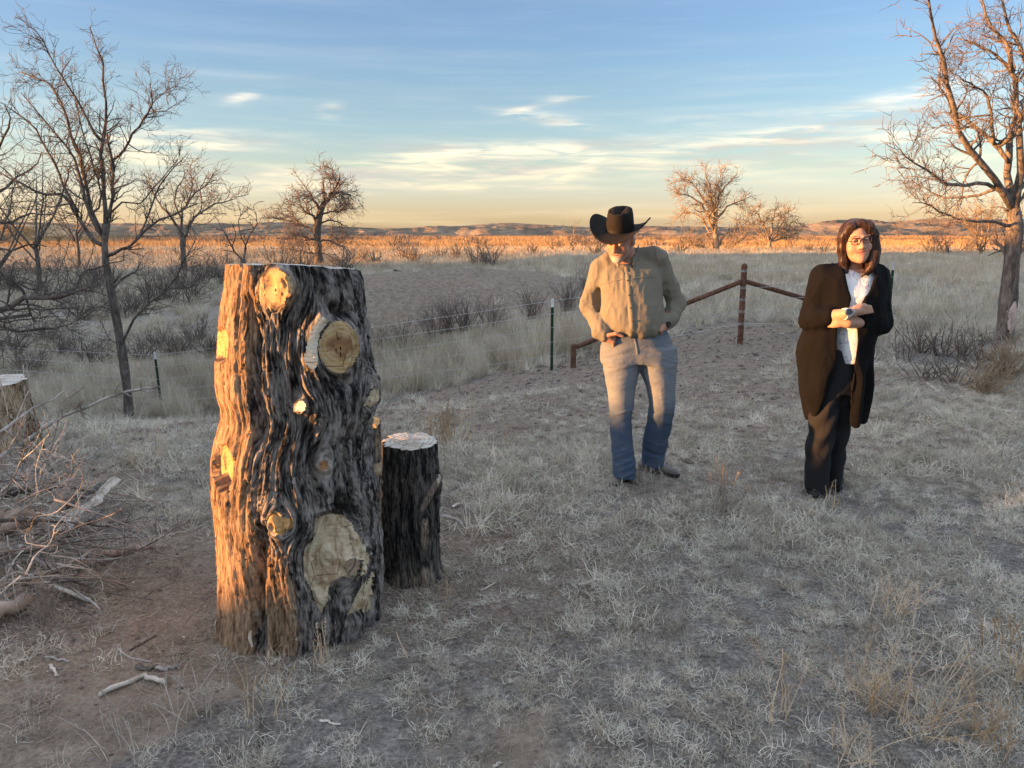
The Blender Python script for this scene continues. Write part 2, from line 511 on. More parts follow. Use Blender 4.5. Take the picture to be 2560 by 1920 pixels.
def build_hills():
    rp = [(-700, 566), (0, 561), (300, 563), (480, 562), (640, 560), (720, 556), (790, 562), (880, 569), (1000, 569), (1080, 566), (1150, 565), (1200, 561), (1235, 558), (1275, 557),
          (1350, 561), (1420, 567), (1500, 569), (1560, 567), (1620, 565), (1700, 566), (1850, 570), (1930, 569), (1990, 565), (2040, 557), (2080, 553), (2150, 553), (2200, 556), (2300, 554), (2400, 552),
          (2480, 556), (2560, 557), (3300, 564)]
    ax = np.array([math.atan((p[0] - CX) / F_PX) for p in rp])
    az = np.linspace(ax[0], ax[-1], 620)
    ang = np.interp(az, ax, [(590 - p[1]) / F_PX * 1.0 for p in rp])
    rr = np.concatenate([np.linspace(2300, 4300, 62), np.linspace(4400, 6500, 10)])
    A, Rr = np.meshgrid(az, rr, indexing='xy')
    top = np.interp(A, az, ang) * 4050.0 / np.cos(A) * .98
    X = np.sin(A) * Rr / np.cos(A); Y = np.cos(A) * Rr / np.cos(A)
    k = (Rr - 2300) / (4000 - 2300)
    gul = 1 - np.abs(fbm(X / 260.0, Y / 420.0, 0, 61, 4))
    gul2 = 1 - np.abs(fbm(X / 85.0, Y / 140.0, 0, 67, 4))
    rise = smooth(.30, 1.0, k + .30 * (gul - .8) + .10 * (gul2 - .8))
    steps = rise + .05 * np.sin(rise * 22 + 3 * fbm(X / 300, Y / 300, 0, 71, 2))
    Z = top * np.clip(steps, 0, 1.0) + 7.0 * smooth(.02, .4, k) * (1 - smooth(.7, 1.0, k)) * (gul - .8) * 3 - 2.0
    low = smooth(.06, .5, k) * 9.0 * (.5 + .5 * fbm(X / 500.0, Y / 180.0, 0, 73, 3))
    Z = np.maximum(Z, low - 3.0)
    Z = np.where(Rr > 4300, Z * 0.93, Z)
    V = np.stack([X, Y, Z], -1).reshape(-1, 3)
    ny, nx = A.shape
    i = np.arange(nx * ny).reshape(ny, nx)
    F = np.stack([i[:-1, :-1], i[:-1, 1:], i[1:, 1:], i[1:, :-1]], -1).reshape(-1, 4)
    me = make_mesh('hills', V, F)
    m, g, b = new_mat('hill_clay_and_scrub')
    P = g.n('ShaderNodeNewGeometry').outputs['Position']
    n = g.noise(g.mapping(P, (.006, .003, .03)), 1.0, 6.0, .6)
    n2 = g.noise(g.mapping(P, (.03, .012, .2)), 1.0, 5.0, .6)
    c = g.ramp(g.m('ADD', g.m('MULTIPLY', n, .6), g.m('MULTIPLY', n2, .4)), [(.36, (.12, .095, .078)), (.48, (.225, .17, .12)), (.6, (.345, .262, .178)), (.7, (.42, .335, .24))])
    g.put(b.inputs['Base Color'], c)
    b.inputs['Roughness'].default_value = 1.0
    b.inputs['Specular IOR Level'].default_value = 0.0
    g.put(b.inputs['Normal'], g.bump(g.m('ADD', n, n2), .8, 14.0))
    tag(link('hills', me, m), kind='structure')
build_hills()
# ------------------------------------------------------------------ bare trees
def bark_mat(name, c0, c1, c2, scale=14.0):
    m, g, b = new_mat(name)
    P = g.n('ShaderNodeTexCoord').outputs['Object']
    v = g.mapping(P, (1, 1, .28))
    n = g.noise(v, scale, 5.0, .6, .4)
    n2 = g.noise(v, scale * 3.5, 3.0, .6)
    c = g.ramp(g.m('ADD', g.m('MULTIPLY', n, .65), g.m('MULTIPLY', n2, .35)), [(.36, c0), (.5, c1), (.66, c2)])
    g.put(b.inputs['Base Color'], c)
    b.inputs['Roughness'].default_value = .9
    b.inputs['Specular IOR Level'].default_value = .15
    g.put(b.inputs['Normal'], g.bump(n, .7, .02))
    return m
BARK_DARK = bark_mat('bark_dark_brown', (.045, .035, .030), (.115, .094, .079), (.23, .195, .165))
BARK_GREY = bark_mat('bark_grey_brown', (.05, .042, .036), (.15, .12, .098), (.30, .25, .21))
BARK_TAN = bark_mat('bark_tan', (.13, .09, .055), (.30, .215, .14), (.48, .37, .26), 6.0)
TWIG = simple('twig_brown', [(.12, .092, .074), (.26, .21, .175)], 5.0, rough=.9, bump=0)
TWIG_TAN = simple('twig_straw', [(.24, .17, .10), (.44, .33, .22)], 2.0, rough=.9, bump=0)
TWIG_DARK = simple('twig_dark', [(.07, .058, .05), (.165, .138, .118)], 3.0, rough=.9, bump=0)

def children(P, R, per, rng, length, ang=(35, 65), K=5, rratio=.55, trop=(0, 0, .25), wig=.25, t0=.25, rmin=.002, taper=.35, flat=None):
    """per: mean children per parent; returns (N,K,3), (N,K)"""
    N, Kp, _ = P.shape
    cnt = rng.poisson(per, N) if np.isscalar(per) else rng.poisson(per)
    idx = np.repeat(np.arange(N), cnt)
    M = len(idx)
    if M == 0: return np.zeros((0, K, 3)), np.zeros((0, K))
    t = t0 + (1 - t0) * rng.random(M) ** .85
    f = t * (Kp - 1)
    i0 = np.clip(f.astype(int), 0, Kp - 2); fr = (f - i0)[:, None]
    base = P[idx, i0] * (1 - fr) + P[idx, i0 + 1] * fr
    rb = R[idx, i0] * (1 - fr[:, 0]) + R[idx, i0 + 1] * fr[:, 0]
    tan = P[idx, i0 + 1] - P[idx, i0]
    tan /= np.linalg.norm(tan, axis=1, keepdims=True) + 1e-9
    rv = rng.normal(size=(M, 3))
    if flat is not None: rv *= flat
    rv -= (rv * tan).sum(1, keepdims=True) * tan
    rv /= np.linalg.norm(rv, axis=1, keepdims=True) + 1e-9
    a = np.radians(rng.uniform(ang[0], ang[1], M))[:, None]
    d = tan * np.cos(a) + rv * np.sin(a)
    plen = np.linalg.norm(np.diff(P, axis=1), axis=2).sum(1)[idx]
    L = (length(plen, t, rng, M) if callable(length) else length * rng.uniform(.55, 1.35, M))
    out = np.zeros((M, K, 3)); out[:, 0] = base
    tr = np.asarray(trop)[None]
    for k in range(1, K):
        d = d + tr * (1.0 / (K - 1)) + rng.normal(size=(M, 3)) * wig
        d /= np.linalg.norm(d, axis=1, keepdims=True) + 1e-9
        out[:, k] = out[:, k - 1] + d * (L / (K - 1))[:, None]
    r0 = np.maximum(rb * rratio * rng.uniform(.7, 1.1, M), rmin)
    rad = r0[:, None] * np.linspace(1, taper, K)[None]
    return out, np.maximum(rad, rmin * .6)

def tree(name, base, limbs, label, mats, levels, group=None, seed=1, parent_extra=None, K0=12, sides0=7, roots=None, cat='tree'):
    """limbs: list of (points, r0, r1) in world space; levels: list of dicts for children()"""
    rng = np.random.default_rng(seed)
    root = empty(name, tuple(base))
    b = np.asarray(base, float)
    tk = Tubes(); cr = Tubes()
    Ps = []; Rs = []; isl = []
    for i, (pts, r0, r1) in enumerate(limbs):
        pts = [np.asarray(q, float) for q in pts]
        if i > 0 and parent_extra is None:
            # every limb starts on the wood it grew from
            prev = np.concatenate([resample(q, 40) for q in Ps])
            below = prev[prev[:, 2] < pts[0][2] + .05 * np.linalg.norm(pts[-1] - pts[0])]
            if len(below):
                j = np.argmin(np.linalg.norm(below - pts[0], axis=1))
                if np.linalg.norm(below[j] - pts[0]) > r0 * .5: pts = [below[j]] + pts
                else: pts[0] = below[j]
        p, r = resample(pts, K0, np.linspace(r0, r1, len(pts)))
        if i > 0:
            p[1:-1] += rng.normal(size=p[1:-1].shape) * r0 * .35
        r *= 1 + .08 * rng.normal(size=r.shape)
        if i == 0: r[0] *= 1.35; r[1] *= 1.08
        tk.add(p - b, r, sides0 if r0 > .03 else 5)
        Ps.append(p); Rs.append(r)
    P = np.array(Ps); R = np.array(Rs)
    plen = np.linalg.norm(np.diff(P, axis=1), axis=2).sum(1)
    first = True
    for lv in levels:
        lv = dict(lv)
        sides = lv.pop('sides', 3)
        dens = lv.pop('dens', None)
        if dens is not None:
            L = np.linalg.norm(np.diff(P, axis=1), axis=2).sum(1)
            lv['per'] = L * dens
            if first and lv.pop('skip_trunk', True): lv['per'][0] *= lv.pop('trunk', .03)
        lv.pop('skip_trunk', None); lv.pop('trunk', None)
        P, R = children(P, R, rng=rng, **lv)
        cr.add(P - b, R, sides)
        first = False
    link('trunk', tk.mesh('trunk'), mats[0], root)
    link('crown', cr.mesh('crown'), mats[1], root)['kind'] = 'stuff'
    tag(root, label, cat, group)
    return root

def zpts(L, sc, ox, oy, Y0, dy=0.0, rng=None):
    """points read off an enlarged crop -> world, drifting in depth by dy towards the tip"""
    n = len(L)
    return [at(ox + x * sc, oy + y * sc, Y0 + dy * (i / max(1, n - 1))) for i, (x, y) in enumerate(L)]

# --- the big tree at the right edge
def right_tree():
    D = 12.2
    b = gnd(2513, 850); D = b[1]
    s = .3376
    f = lambda L, dy=0.0: zpts(L, s, 2160, 0, D, dy)
    trunk = [b + np.array((0, 0, -.15)), at(2517, 800, D), at(2526, 700, D), at(2533, 620, D), at(2538, 560, D), at(2534, 520, D)]
    limbs = [(trunk, .140, .100)]
    add = lambda L, r0, r1, dy: limbs.append((f(L, dy), r0 * .82, r1 * .8))
    add([(1108, 1560), (1060, 1450), (1000, 1330), (860, 1190), (740, 1050), (690, 900), (650, 740), (610, 540), (570, 380), (530, 280), (520, 150), (490, 0), (470, -80)], .075, .012, -1.0)
    add([(1108, 1560), (1075, 1400), (1070, 1200), (1090, 1000), (1130, 850), (1120, 650), (1090, 500), (1000, 430), (930, 370), (800, 290), (690, 280)], .08, .012, .6)
    add([(1062, 1180), (960, 1060), (860, 970), (760, 900), (690, 850), (640, 800)], .05, .02, .7)
    add([(1090, 1000), (1180, 830), (1215, 600), (1190, 400), (1100, 250), (1050, 150), (1020, 0), (1000, -100)], .06, .015, .5)
    add([(1120, 1560), (1150, 1400), (1165, 1150), (1150, 950), (1210, 760), (1290, 500), (1330, 250), (1360, 0)], .075, .015, -.6)
    add([(1020, 1420), (850, 1350), (720, 1370), (600, 1360), (480, 1260), (330, 1180), (260, 1100)], .045, .008, -1.3)
    add([(1010, 1400), (850, 1440), (640, 1470), (540, 1440), (420, 1370)], .04, .008, .8)
    add([(950, 1040), (940, 820), (900, 700), (830, 640), (760, 600), (700, 560)], .035, .010, -.5)
    add([(1090, 500), (1060, 330), (950, 200), (900, 130), (880, 0), (860, -100)], .045, .014, .4)
    add([(1085, 1680), (980, 1640), (850, 1640), (700, 1620), (560, 1570), (480, 1520), (360, 1500)], .038, .007, -1.1)
    add([(690, 870), (620, 830), (560, 840), (480, 860)], .018, .006, .4)
    add([(640, 780), (590, 690), (540, 620), (490, 560)], .02, .006, -.5)
    add([(560, 380), (500, 330), (420, 260), (320, 210)], .02, .006, .3)
    add([(1150, 1400), (1260, 1250), (1400, 1150), (1560, 1000), (1680, 900)], .05, .01, -.8)
    add([(1130, 1480), (1280, 1420), (1430, 1440), (1600, 1400)], .045, .01, .9)
    add([(1210, 760), (1330, 640), (1450, 560), (1560, 420)], .04, .01, 1.0)
    add([(1120, 1700), (1240, 1650), (1360, 1680), (1500, 1620)], .03, .008, .5)
    t = tree('bare_tree', b, limbs, 'tall bare tree at the right edge, orange branches, scarred pale patch at its foot', (BARK_GREY, TWIG),
             [dict(dens=8.5, length=lambda pl, t, r, M: r.uniform(.2, .66, M) * (1.15 - .5 * t), ang=(30, 70), K=6, rratio=.5, trop=(0, 0, .25), wig=.22, rmin=.0045, t0=.28, sides=4, taper=.4),
              dict(dens=8.5, length=.32, ang=(30, 65), K=5, rratio=.6, trop=(0, 0, .25), wig=.28, rmin=.0046, t0=.15, taper=.55),
              dict(dens=8.0, length=.17, ang=(25, 60), K=4, rratio=.7, trop=(0, 0, .2), wig=.25, rmin=.0038, t0=.2, taper=.6)], seed=5)
    # the pale scar where the bark is gone
    tb = Tubes()
    me = t.children[0].data
    V = np.empty(len(me.vertices) * 3, np.float32); me.vertices.foreach_get('co', V)
    rng = np.random.default_rng(3)
    pts = []
    na, nz = 9, 14
    for j in range(nz):
        z = .12 + .50 * j / (nz - 1)
        w = .9 * math.sin(math.pi * (j + .8) / (nz + .8)) * (1 + .35 * rng.normal() * .5)
        for i in range(na):
            a = -math.pi / 2 - .25 + w * (i / (na - 1) - .5)
            rr = .150 * (1.20 - .28 * min(1, z / .45)) + .012
            px = z * .0 + (0.035 * z)
            pts.append((px + rr * math.cos(a), rr * math.sin(a), z))
    pts = np.array(pts); idx = np.arange(na * nz).reshape(nz, na)
    F = np.stack([idx[:-1, :-1], idx[:-1, 1:], idx[1:, 1:], idx[1:, :-1]], -1).reshape(-1, 4)
    sc = link('bark_scar', make_mesh('bark_scar', pts, F), simple('bare_scar_wood', [(.22, .14, .11), (.62, .50, .44)], 9, (1, 1, .4), bump=.4), t)
    tag(sc, 'pale patch of bare wood low on the trunk')
    return t
right_tree()

# --- the tree behind the brush pile on the left
def left_tree():
    b = gnd(324, 1052); D = b[1]
    s = 620 / 1558.0
    f = lambda L, dy=0.0: zpts(L, s, 0, 40, D, dy)
    s6 = 600 / 2164.0
    f6 = lambda L, dy=0.0: zpts(L, s6, 0, 600, D, dy)
    trunk = [b + np.array((0, 0, -.12)), at(318, 980, D), at(311, 920, D), at(303, 870, D), at(290, 790, D), at(276, 720, D), at(266, 670, D), at(261, 610, D), at(266, 560, D)]
    limbs = [(trunk, .080, .058)]
    add = lambda L, r0, r1, dy=0: limbs.append((f(L, dy), r0, r1))
    add6 = lambda L, r0, r1, dy=0: limbs.append((f6(L, dy), r0, r1))
    add([(660, 1330), (655, 1180), (648, 1000), (637, 860), (662, 720), (668, 580), (656, 420), (648, 300), (600, 180), (565, 70)], .045, .007, .3)
    add([(690, 1260), (705, 1100), (710, 960), (690, 840), (672, 740)], .036, .015, -.3)
    add([(712, 900), (770, 850), (830, 740), (900, 650), (950, 590), (962, 500), (940, 420)], .026, .006, -.5)
    add([(930, 620), (980, 605), (1040, 595), (1115, 545)], .012, .004, .1)
    add([(950, 560), (1010, 500), (1060, 460), (1120, 440)], .011, .004, -.1)
    add([(650, 1420), (590, 1250), (550, 1050), (510, 900), (455, 760), (425, 640), (360, 500), (300, 420), (180, 370), (120, 350)], .042, .006, .6)
    add([(600, 760), (560, 680), (480, 520), (370, 350), (290, 200), (240, 100), (150, 45)], .026, .005, -.4)
    add([(620, 1380), (545, 1150), (490, 1000), (430, 850), (330, 720), (230, 600), (130, 480)], .036, .006, -.6)
    add([(610, 1440), (530, 1330), (480, 1230), (400, 1130), (270, 1120), (130, 1050), (0, 980), (-80, 960)], .040, .008, .5)
    add([(480, 1230), (410, 1080), (330, 900), (200, 690), (80, 600), (10, 545)], .030, .006, -.2)
    add([(690, 1500), (760, 1470), (850, 1420), (950, 1310), (1040, 1265), (1150, 1220), (1240, 1180)], .034, .008, -.6)
    add([(850, 1420), (930, 1250), (1000, 1080), (1080, 960), (1180, 860)], .022, .005, .3)
    add([(700, 1240), (780, 1160), (880, 1180), (960, 1090), (1050, 980), (1120, 900)], .020, .005, .5)
    add([(548, 1060), (590, 1000), (640, 960), (700, 1010)], .016, .006, .4)
    add([(600, 1250), (640, 1120), (600, 1000), (540, 800), (500, 640), (470, 500), (440, 380)], .022, .005, .5)
    add([(430, 1180), (300, 1200), (180, 1160), (60, 1180)], .016, .005, .4)
    add6([(1085, 975), (1130, 880), (1200, 720), (1320, 590), (1480, 470), (1580, 340), (1650, 200), (1760, 10)], .030, .008, -.6)
    add6([(1560, 430), (1700, 430), (1830, 390), (1920, 400)], .010, .003, .1)
    add6([(1030, 440), (1100, 350), (1230, 280), (1270, 200)], .028, .008, .3)
    add6([(1000, 520), (880, 470), (760, 460)], .014, .005, -.2)
    add6([(1010, 640), (900, 600), (780, 640), (680, 760)], .012, .004, -.3)
    add6([(1090, 960), (980, 880), (900, 720)], .012, .004, -.3)
    tree('bare_tree', b, limbs, 'dark bare tree with many upright stems rising behind the brush pile', (BARK_DARK, TWIG_DARK),
         [dict(dens=12.5, length=lambda pl, t, r, M: r.uniform(.18, .58, M) * (1.15 - .55 * t), ang=(28, 62), K=6, rratio=.5, trop=(0, 0, .35), wig=.20, rmin=.0034, t0=.16, sides=4, taper=.4),
          dict(dens=9.5, length=.24, ang=(28, 60), K=5, rratio=.6, trop=(0, 0, .3), wig=.26, rmin=.0037, t0=.15, taper=.55),
          dict(dens=8.0, length=.13, ang=(25, 60), K=4, rratio=.7, trop=(0, 0, .2), wig=.22, rmin=.0030, t0=.2, taper=.6)], seed=9)
left_tree()

# --- boughs that reach in from a tree just outside the left edge
def edge_tree():
    bx, by = -5.9, 7.2
    b = np.array((bx, by, gz(bx, by)))
    D = by
    s6 = 600 / 2164.0
    f6 = lambda L, dy=0.0: zpts(L, s6, 0, 600, D, dy)
    s = 620 / 1558.0
    f = lambda L, dy=0.0: zpts(L, s, 0, 40, D, dy)
    top = at(-260, 560, D)
    trunk = [b + np.array((0, 0, -.1)), b + np.array((.02, 0, .6)), b + np.array((.1, 0, 1.2)), top, top + np.array((.1, .2, .9))]
    limbs = [(trunk, .10, .05)]
    add6 = lambda L, r0, r1, dy=0: limbs.append((f6(L, dy), r0, r1))
    add6([(-560, 620), (-200, 640), (0, 600), (150, 560), (270, 535), (400, 525), (500, 520), (600, 470), (690, 430), (730, 390), (830, 410)], .036, .007, -.3)
    add6([(690, 430), (720, 330), (780, 280), (900, 240), (1050, 205), (1130, 180)], .014, .005, .2)
    add6([(620, 470), (720, 455), (845, 455)], .013, .008, -.1)
    add6([(-500, 250), (-200, 240), (0, 300), (150, 380), (220, 470), (250, 580), (270, 680), (330, 760)], .026, .005, .4)
    add6([(-400, 760), (-150, 760), (60, 790), (200, 820), (350, 800), (480, 800), (560, 760), (700, 755), (760, 690)], .020, .004, -.2)
    add6([(-350, 100), (-100, 60), (100, 90), (300, 40), (420, 60)], .022, .005, .3)
    add6([(150, 380), (240, 430), (330, 450), (440, 440)], .010, .004, .2)
    limbs.append((f([(-260, 1250), (-80, 1150), (0, 1090), (80, 1040), (200, 960), (260, 860)], .5), .024, .005))
    limbs.append((f([(-200, 1000), (-60, 900), (20, 780), (60, 660), (30, 560)], -.2), .02, .005))
    limbs.append((f([(-300, 1380), (-80, 1300), (80, 1290), (200, 1230), (330, 1250)], .1), .02, .005))
    tree('bare_tree', b, limbs, 'bare boughs reaching in over the brush pile from beyond the left edge', (BARK_DARK, TWIG_DARK),
         [dict(dens=11, length=lambda pl, t, r, M: r.uniform(.2, .7, M), ang=(30, 80), K=7, rratio=.42, trop=(0, 0, -.05), wig=.28, rmin=.003, t0=.25, sides=4, taper=.4),
          dict(dens=10.0, length=.21, ang=(30, 70), K=6, rratio=.6, trop=(0, 0, -.05), wig=.38, rmin=.0020, t0=.12, taper=.55),
          dict(dens=7.0, length=.09, ang=(25, 65), K=4, rratio=.7, trop=(0, 0, 0), wig=.28, rmin=.0017, t0=.2, taper=.6)], seed=17)
edge_tree()

# --- middle and far trees: limbs read off the photograph, crowns grown to fill their outline
def far_tree(name, base_px, D, limbs_px, label, mats, seed, zoom, dens1=1.2, len1=1.6, dens2=2.0, len2=.8, dens3=0, len3=.35, rm=.012, trop=.2, r0=.22, group='bare trees of the far field'):
    sc, ox, oy = zoom
    bz = gz(*at(ox + base_px[0] * sc, oy + base_px[1] * sc, D)[:2])
    b = at(ox + base_px[0] * sc, oy + base_px[1] * sc, D); b[2] = bz
    rng = np.random.default_rng(seed + 100)
    limbs = []
    for i, (L, ra, rb_) in enumerate(limbs_px):
        dy = 0 if i == 0 else rng.uniform(-1, 1) * D * .03
        P = zpts(L, sc, ox, oy, D, dy)
        if i == 0: P = [b + np.array((0, 0, -.2))] + P
        limbs.append((P, ra * .82, rb_ * .8))
    rm *= 1.25
    lv = [dict(dens=dens1 * 2.2, length=lambda pl, t, r, M: len1 * r.uniform(.5, 1.3, M) * (1.1 - .4 * t), ang=(30, 75), K=6, rratio=.5, trop=(0, 0, trop), wig=.22, rmin=rm * 1.5, t0=.2, sides=4, taper=.4),
          dict(dens=dens2 * 1.9, length=len2, ang=(28, 70), K=5, rratio=.6, trop=(0, 0, trop), wig=.26, rmin=rm, t0=.12, taper=.6)]
    if dens3: lv.append(dict(dens=dens3 * 1.4, length=len3, ang=(25, 65), K=4, rratio=.7, trop=(0, 0, trop), wig=.25, rmin=rm * .75, t0=.15, taper=.6))
    return tree(name, b, limbs, label, mats, lv, group, seed)

Z8 = (620 / 1558.0, 0, 40)
far_tree('bare_tree', (1160, 1590), 48, [
    ([(1155, 1560), (1150, 1470), (1150, 1390)], .24, .20),
    ([(1150, 1400), (1120, 1340), (1080, 1270), (1040, 1230), (1000, 1180), (950, 1090)], .13, .04),
    ([(1160, 1400), (1185, 1330), (1230, 1260), (1330, 1190), (1420, 1170), (1470, 1150)], .13, .03),
    ([(1150, 1390), (1140, 1280), (1170, 1190), (1220, 1120), (1300, 1060), (1340, 990)], .12, .03),
    ([(1140, 1280), (1100, 1180), (1110, 1080), (1160, 1010), (1150, 950)], .08, .03),
    ([(1230, 1260), (1270, 1190), (1260, 1090), (1300, 1000)], .07, .03),
    ([(1170, 1190), (1210, 1080), (1200, 1000)], .06, .03),
], 'spreading bare tree with forked grey limbs, beside the tall dark tree', (BARK_GREY, TWIG), 21, Z8, 1.3, 1.5, 2.2, .75, 1.8, .4, .011)
Z3 = (860 / 2212.0, 640, 400)
far_tree('bare_tree', (408, 690), 54, [
    ([(405, 640), (400, 560), (392, 470), (400, 400), (415, 330), (435, 285)], .42, .25),
    ([(435, 285), (480, 240), (540, 215), (600, 220), (630, 260)], .17, .03),
    ([(430, 290), (440, 230), (430, 170), (440, 120)], .16, .03),
    ([(415, 330), (380, 270), (350, 220), (320, 180)], .15, .03),
    ([(400, 400), (350, 350), (310, 330), (280, 260)], .14, .03),
    ([(435, 285), (500, 200), (530, 150), (540, 110)], .13, .03),
    ([(395, 470), (320, 430), (230, 400), (140, 380)], .14, .03),
    ([(300, 420), (240, 360), (190, 310)], .08, .03),
    ([(395, 520), (340, 500), (270, 480), (210, 470)], .11, .03),
    ([(400, 420), (460, 390), (530, 400), (600, 440)], .12, .03),
    ([(400, 520), (470, 520), (540, 550), (610, 595)], .12, .03),
    ([(385, 610), (320, 590), (250, 585), (220, 570)], .11, .03),
    ([(420, 600), (460, 610), (500, 640)], .06, .03),
    ([(420, 350), (480, 330), (540, 330), (590, 310)], .10, .03),
], 'round-headed bare cottonwood standing behind the big stump', (BARK_DARK, TWIG), 23, Z3, 1.7, 1.5, 3.0, .75, 2.6, .42, .012, .18)
Z4 = (600 / 2212.0, 1640, 380)
far_tree('bare_tree', (552, 930), 70, [
    ([(552, 900), (555, 820), (545, 740), (540, 660)], .42, .30),
    ([(545, 740), (500, 640), (470, 560), (420, 480), (330, 420), (240, 390), (180, 380)], .17, .03),
    ([(540, 660), (530, 520), (510, 400), (480, 280), (460, 150)], .2, .03),
    ([(545, 680), (560, 560), (570, 440), (620, 340), (690, 270), (750, 200)], .18, .03),
    ([(550, 640), (610, 560), (680, 490), (760, 460), (830, 420)], .16, .03),
    ([(530, 560), (440, 440), (380, 340), (300, 260), (200, 240)], .14, .03),
    ([(520, 740), (460, 760), (380, 820), (300, 820)], .10, .03),
    ([(500, 780), (440, 640), (340, 560), (250, 560), (180, 620)], .11, .03),
    ([(590, 860), (620, 780), (700, 720), (800, 680), (860, 620)], .12, .03),
    ([(470, 925), (430, 870), (360, 860), (290, 870), (230, 920)], .15, .05),
    ([(600, 925), (640, 880), (700, 870), (750, 830), (830, 770)], .13, .04),
    ([(560, 560), (540, 400), (570, 280), (610, 180)], .12, .03),
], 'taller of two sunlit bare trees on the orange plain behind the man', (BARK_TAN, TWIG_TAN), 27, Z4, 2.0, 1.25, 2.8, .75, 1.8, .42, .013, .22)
far_tree('bare_tree', (1050, 940), 74, [
    ([(1048, 900), (1046, 850), (1050, 810)], .26, .2),
    ([(1050, 830), (1020, 740), (980, 650), (930, 560), (900, 530)], .12, .03),
    ([(1050, 820), (1070, 700), (1080, 600), (1090, 520)], .13, .03),
    ([(1055, 820), (1120, 720), (1180, 620), (1200, 540)], .12, .03),
    ([(1055, 830), (1150, 740), (1240, 660), (1300, 620)], .11, .03),
    ([(1045, 830), (960, 760), (890, 700), (860, 640)], .10, .03),
    ([(1050, 830), (1140, 800), (1230, 780), (1310, 740)], .09, .03),
    ([(1045, 840), (960, 810), (890, 840)], .08, .03),
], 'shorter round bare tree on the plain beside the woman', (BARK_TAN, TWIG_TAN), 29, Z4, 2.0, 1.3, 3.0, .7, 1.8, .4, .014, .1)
ZR = (400 / 1106.0, 2160, 500)
far_tree('bare_tree', (815, 385), 58, [
    ([(810, 360), (805, 330)], .18, .15),
    ([(805, 335), (770, 270), (730, 180), (690, 100)], .09, .03),
    ([(808, 330), (820, 240), (810, 130), (800, 30)], .09, .03),
    ([(815, 330), (870, 260), (910, 180), (960, 110)], .09, .03),
    ([(790, 350), (780, 290), (790, 180), (760, 60)], .07, .03),
    ([(830, 350), (850, 250), (870, 120), (880, 40)], .07, .03),
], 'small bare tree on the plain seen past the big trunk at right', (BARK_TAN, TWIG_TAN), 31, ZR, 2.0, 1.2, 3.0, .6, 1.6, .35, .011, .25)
ZS = (380 / 1659.0, 1400, 480)
far_tree('sapling', (138, 690), 64, [
    ([(140, 660), (142, 620)], .06, .05),
    ([(142, 640), (110, 570), (80, 500), (70, 440)], .045, .02),
    ([(142, 640), (150, 540), (150, 440), (160, 380)], .045, .02),
    ([(142, 640), (180, 570), (220, 500), (250, 470)], .04, .02),
], 'thin bare sapling on the plain just left of the hat', (BARK_TAN, TWIG), 37, ZS, 1.8, .9, 2.2, .5, 0, 0, .012, .4)
far_tree('sapling', (1900, 612), 64, [
    ([(1925, 600), (1920, 580)], .06, .05),
    ([(1920, 590), (1890, 550), (1850, 510)], .04, .02),
    ([(1920, 590), (1940, 540), (1950, 490)], .04, .02),
    ([(1920, 590), (1905, 540), (1900, 490)], .04, .02),
], 'thin bare sapling on the plain, second from the hat', (BARK_TAN, TWIG), 39, Z3, 1.8, .8, 2.2, .45, 0, 0, .012, .4)
far_tree('dead_tree', (1545, 1590), 46, [
    ([(1535, 1560), (1530, 1530)], .14, .11),
    ([(1530, 1545), (1480, 1490), (1440, 1420), (1400, 1340), (1370, 1280)], .085, .02),
    ([(1530, 1545), (1540, 1460), (1560, 1390), (1600, 1330), (1640, 1280)], .085, .02),
    ([(1460, 1450), (1480, 1370), (1460, 1310)], .05, .02),
    ([(1545, 1450), (1510, 1370), (1500, 1290), (1530, 1210)], .06, .02),
    ([(1600, 1330), (1610, 1250), (1590, 1200)], .04, .02),
], 'small dead tree with two crooked stems left of the cottonwood', (BARK_DARK, TWIG_DARK), 41, Z8, .9, .9, 1.2, .5, 0, 0, .012, .2)
# dim trees at the far left, behind the tall one
for i, (px, D, hgt_, sd, lab) in enumerate([(-20, 30, 6.2, 51, 'bare tree cut off by the left edge, behind the boughs'), (95, 38, 7.0, 53, 'bare twiggy tree between the left edge and the tall dark tree'),
                                       (200, 52, 6.6, 55, 'reddish bare tree showing through the stems of the tall dark tree')]):
    b = at(px, 700, D); b[2] = gz(b[0], b[1])
    rng = np.random.default_rng(sd)
    limbs = [([b + np.array((0, 0, -.2)), b + np.array((.1, 0, hgt_ * .2)), b + np.array((.05, 0, hgt_ * .36))], .11, .085)]
    for k in range(7):
        a = k * 2.4 + rng.random()
        q = np.array((math.cos(a), math.sin(a), 0))
        p0 = b + np.array((.05, 0, hgt_ * rng.uniform(.2, .36)))
        limbs.append(([p0, p0 + q * hgt_ * .12 + np.array((0, 0, hgt_ * .17)), p0 + q * hgt_ * .22 + np.array((0, 0, hgt_ * .36)), p0 + q * hgt_ * .28 + np.array((0, 0, hgt_ * rng.uniform(.42, .62)))], .055, .014))
    tree('bare_tree', b, limbs, lab, (BARK_DARK, TWIG),
         [dict(dens=1.8, length=1.1, ang=(30, 70), K=6, rratio=.5, trop=(0, 0, .25), wig=.22, rmin=.010, t0=.2, sides=4, taper=.4),
          dict(dens=2.8, length=.6, ang=(28, 66), K=5, rratio=.6, trop=(0, 0, .2), wig=.26, rmin=.008, t0=.12, taper=.6),
          dict(dens=2.0, length=.3, ang=(28, 66), K=4, rratio=.6, trop=(0, 0, .2), wig=.26, rmin=.006, t0=.12, taper=.6)], 'bare trees of the far field', sd)

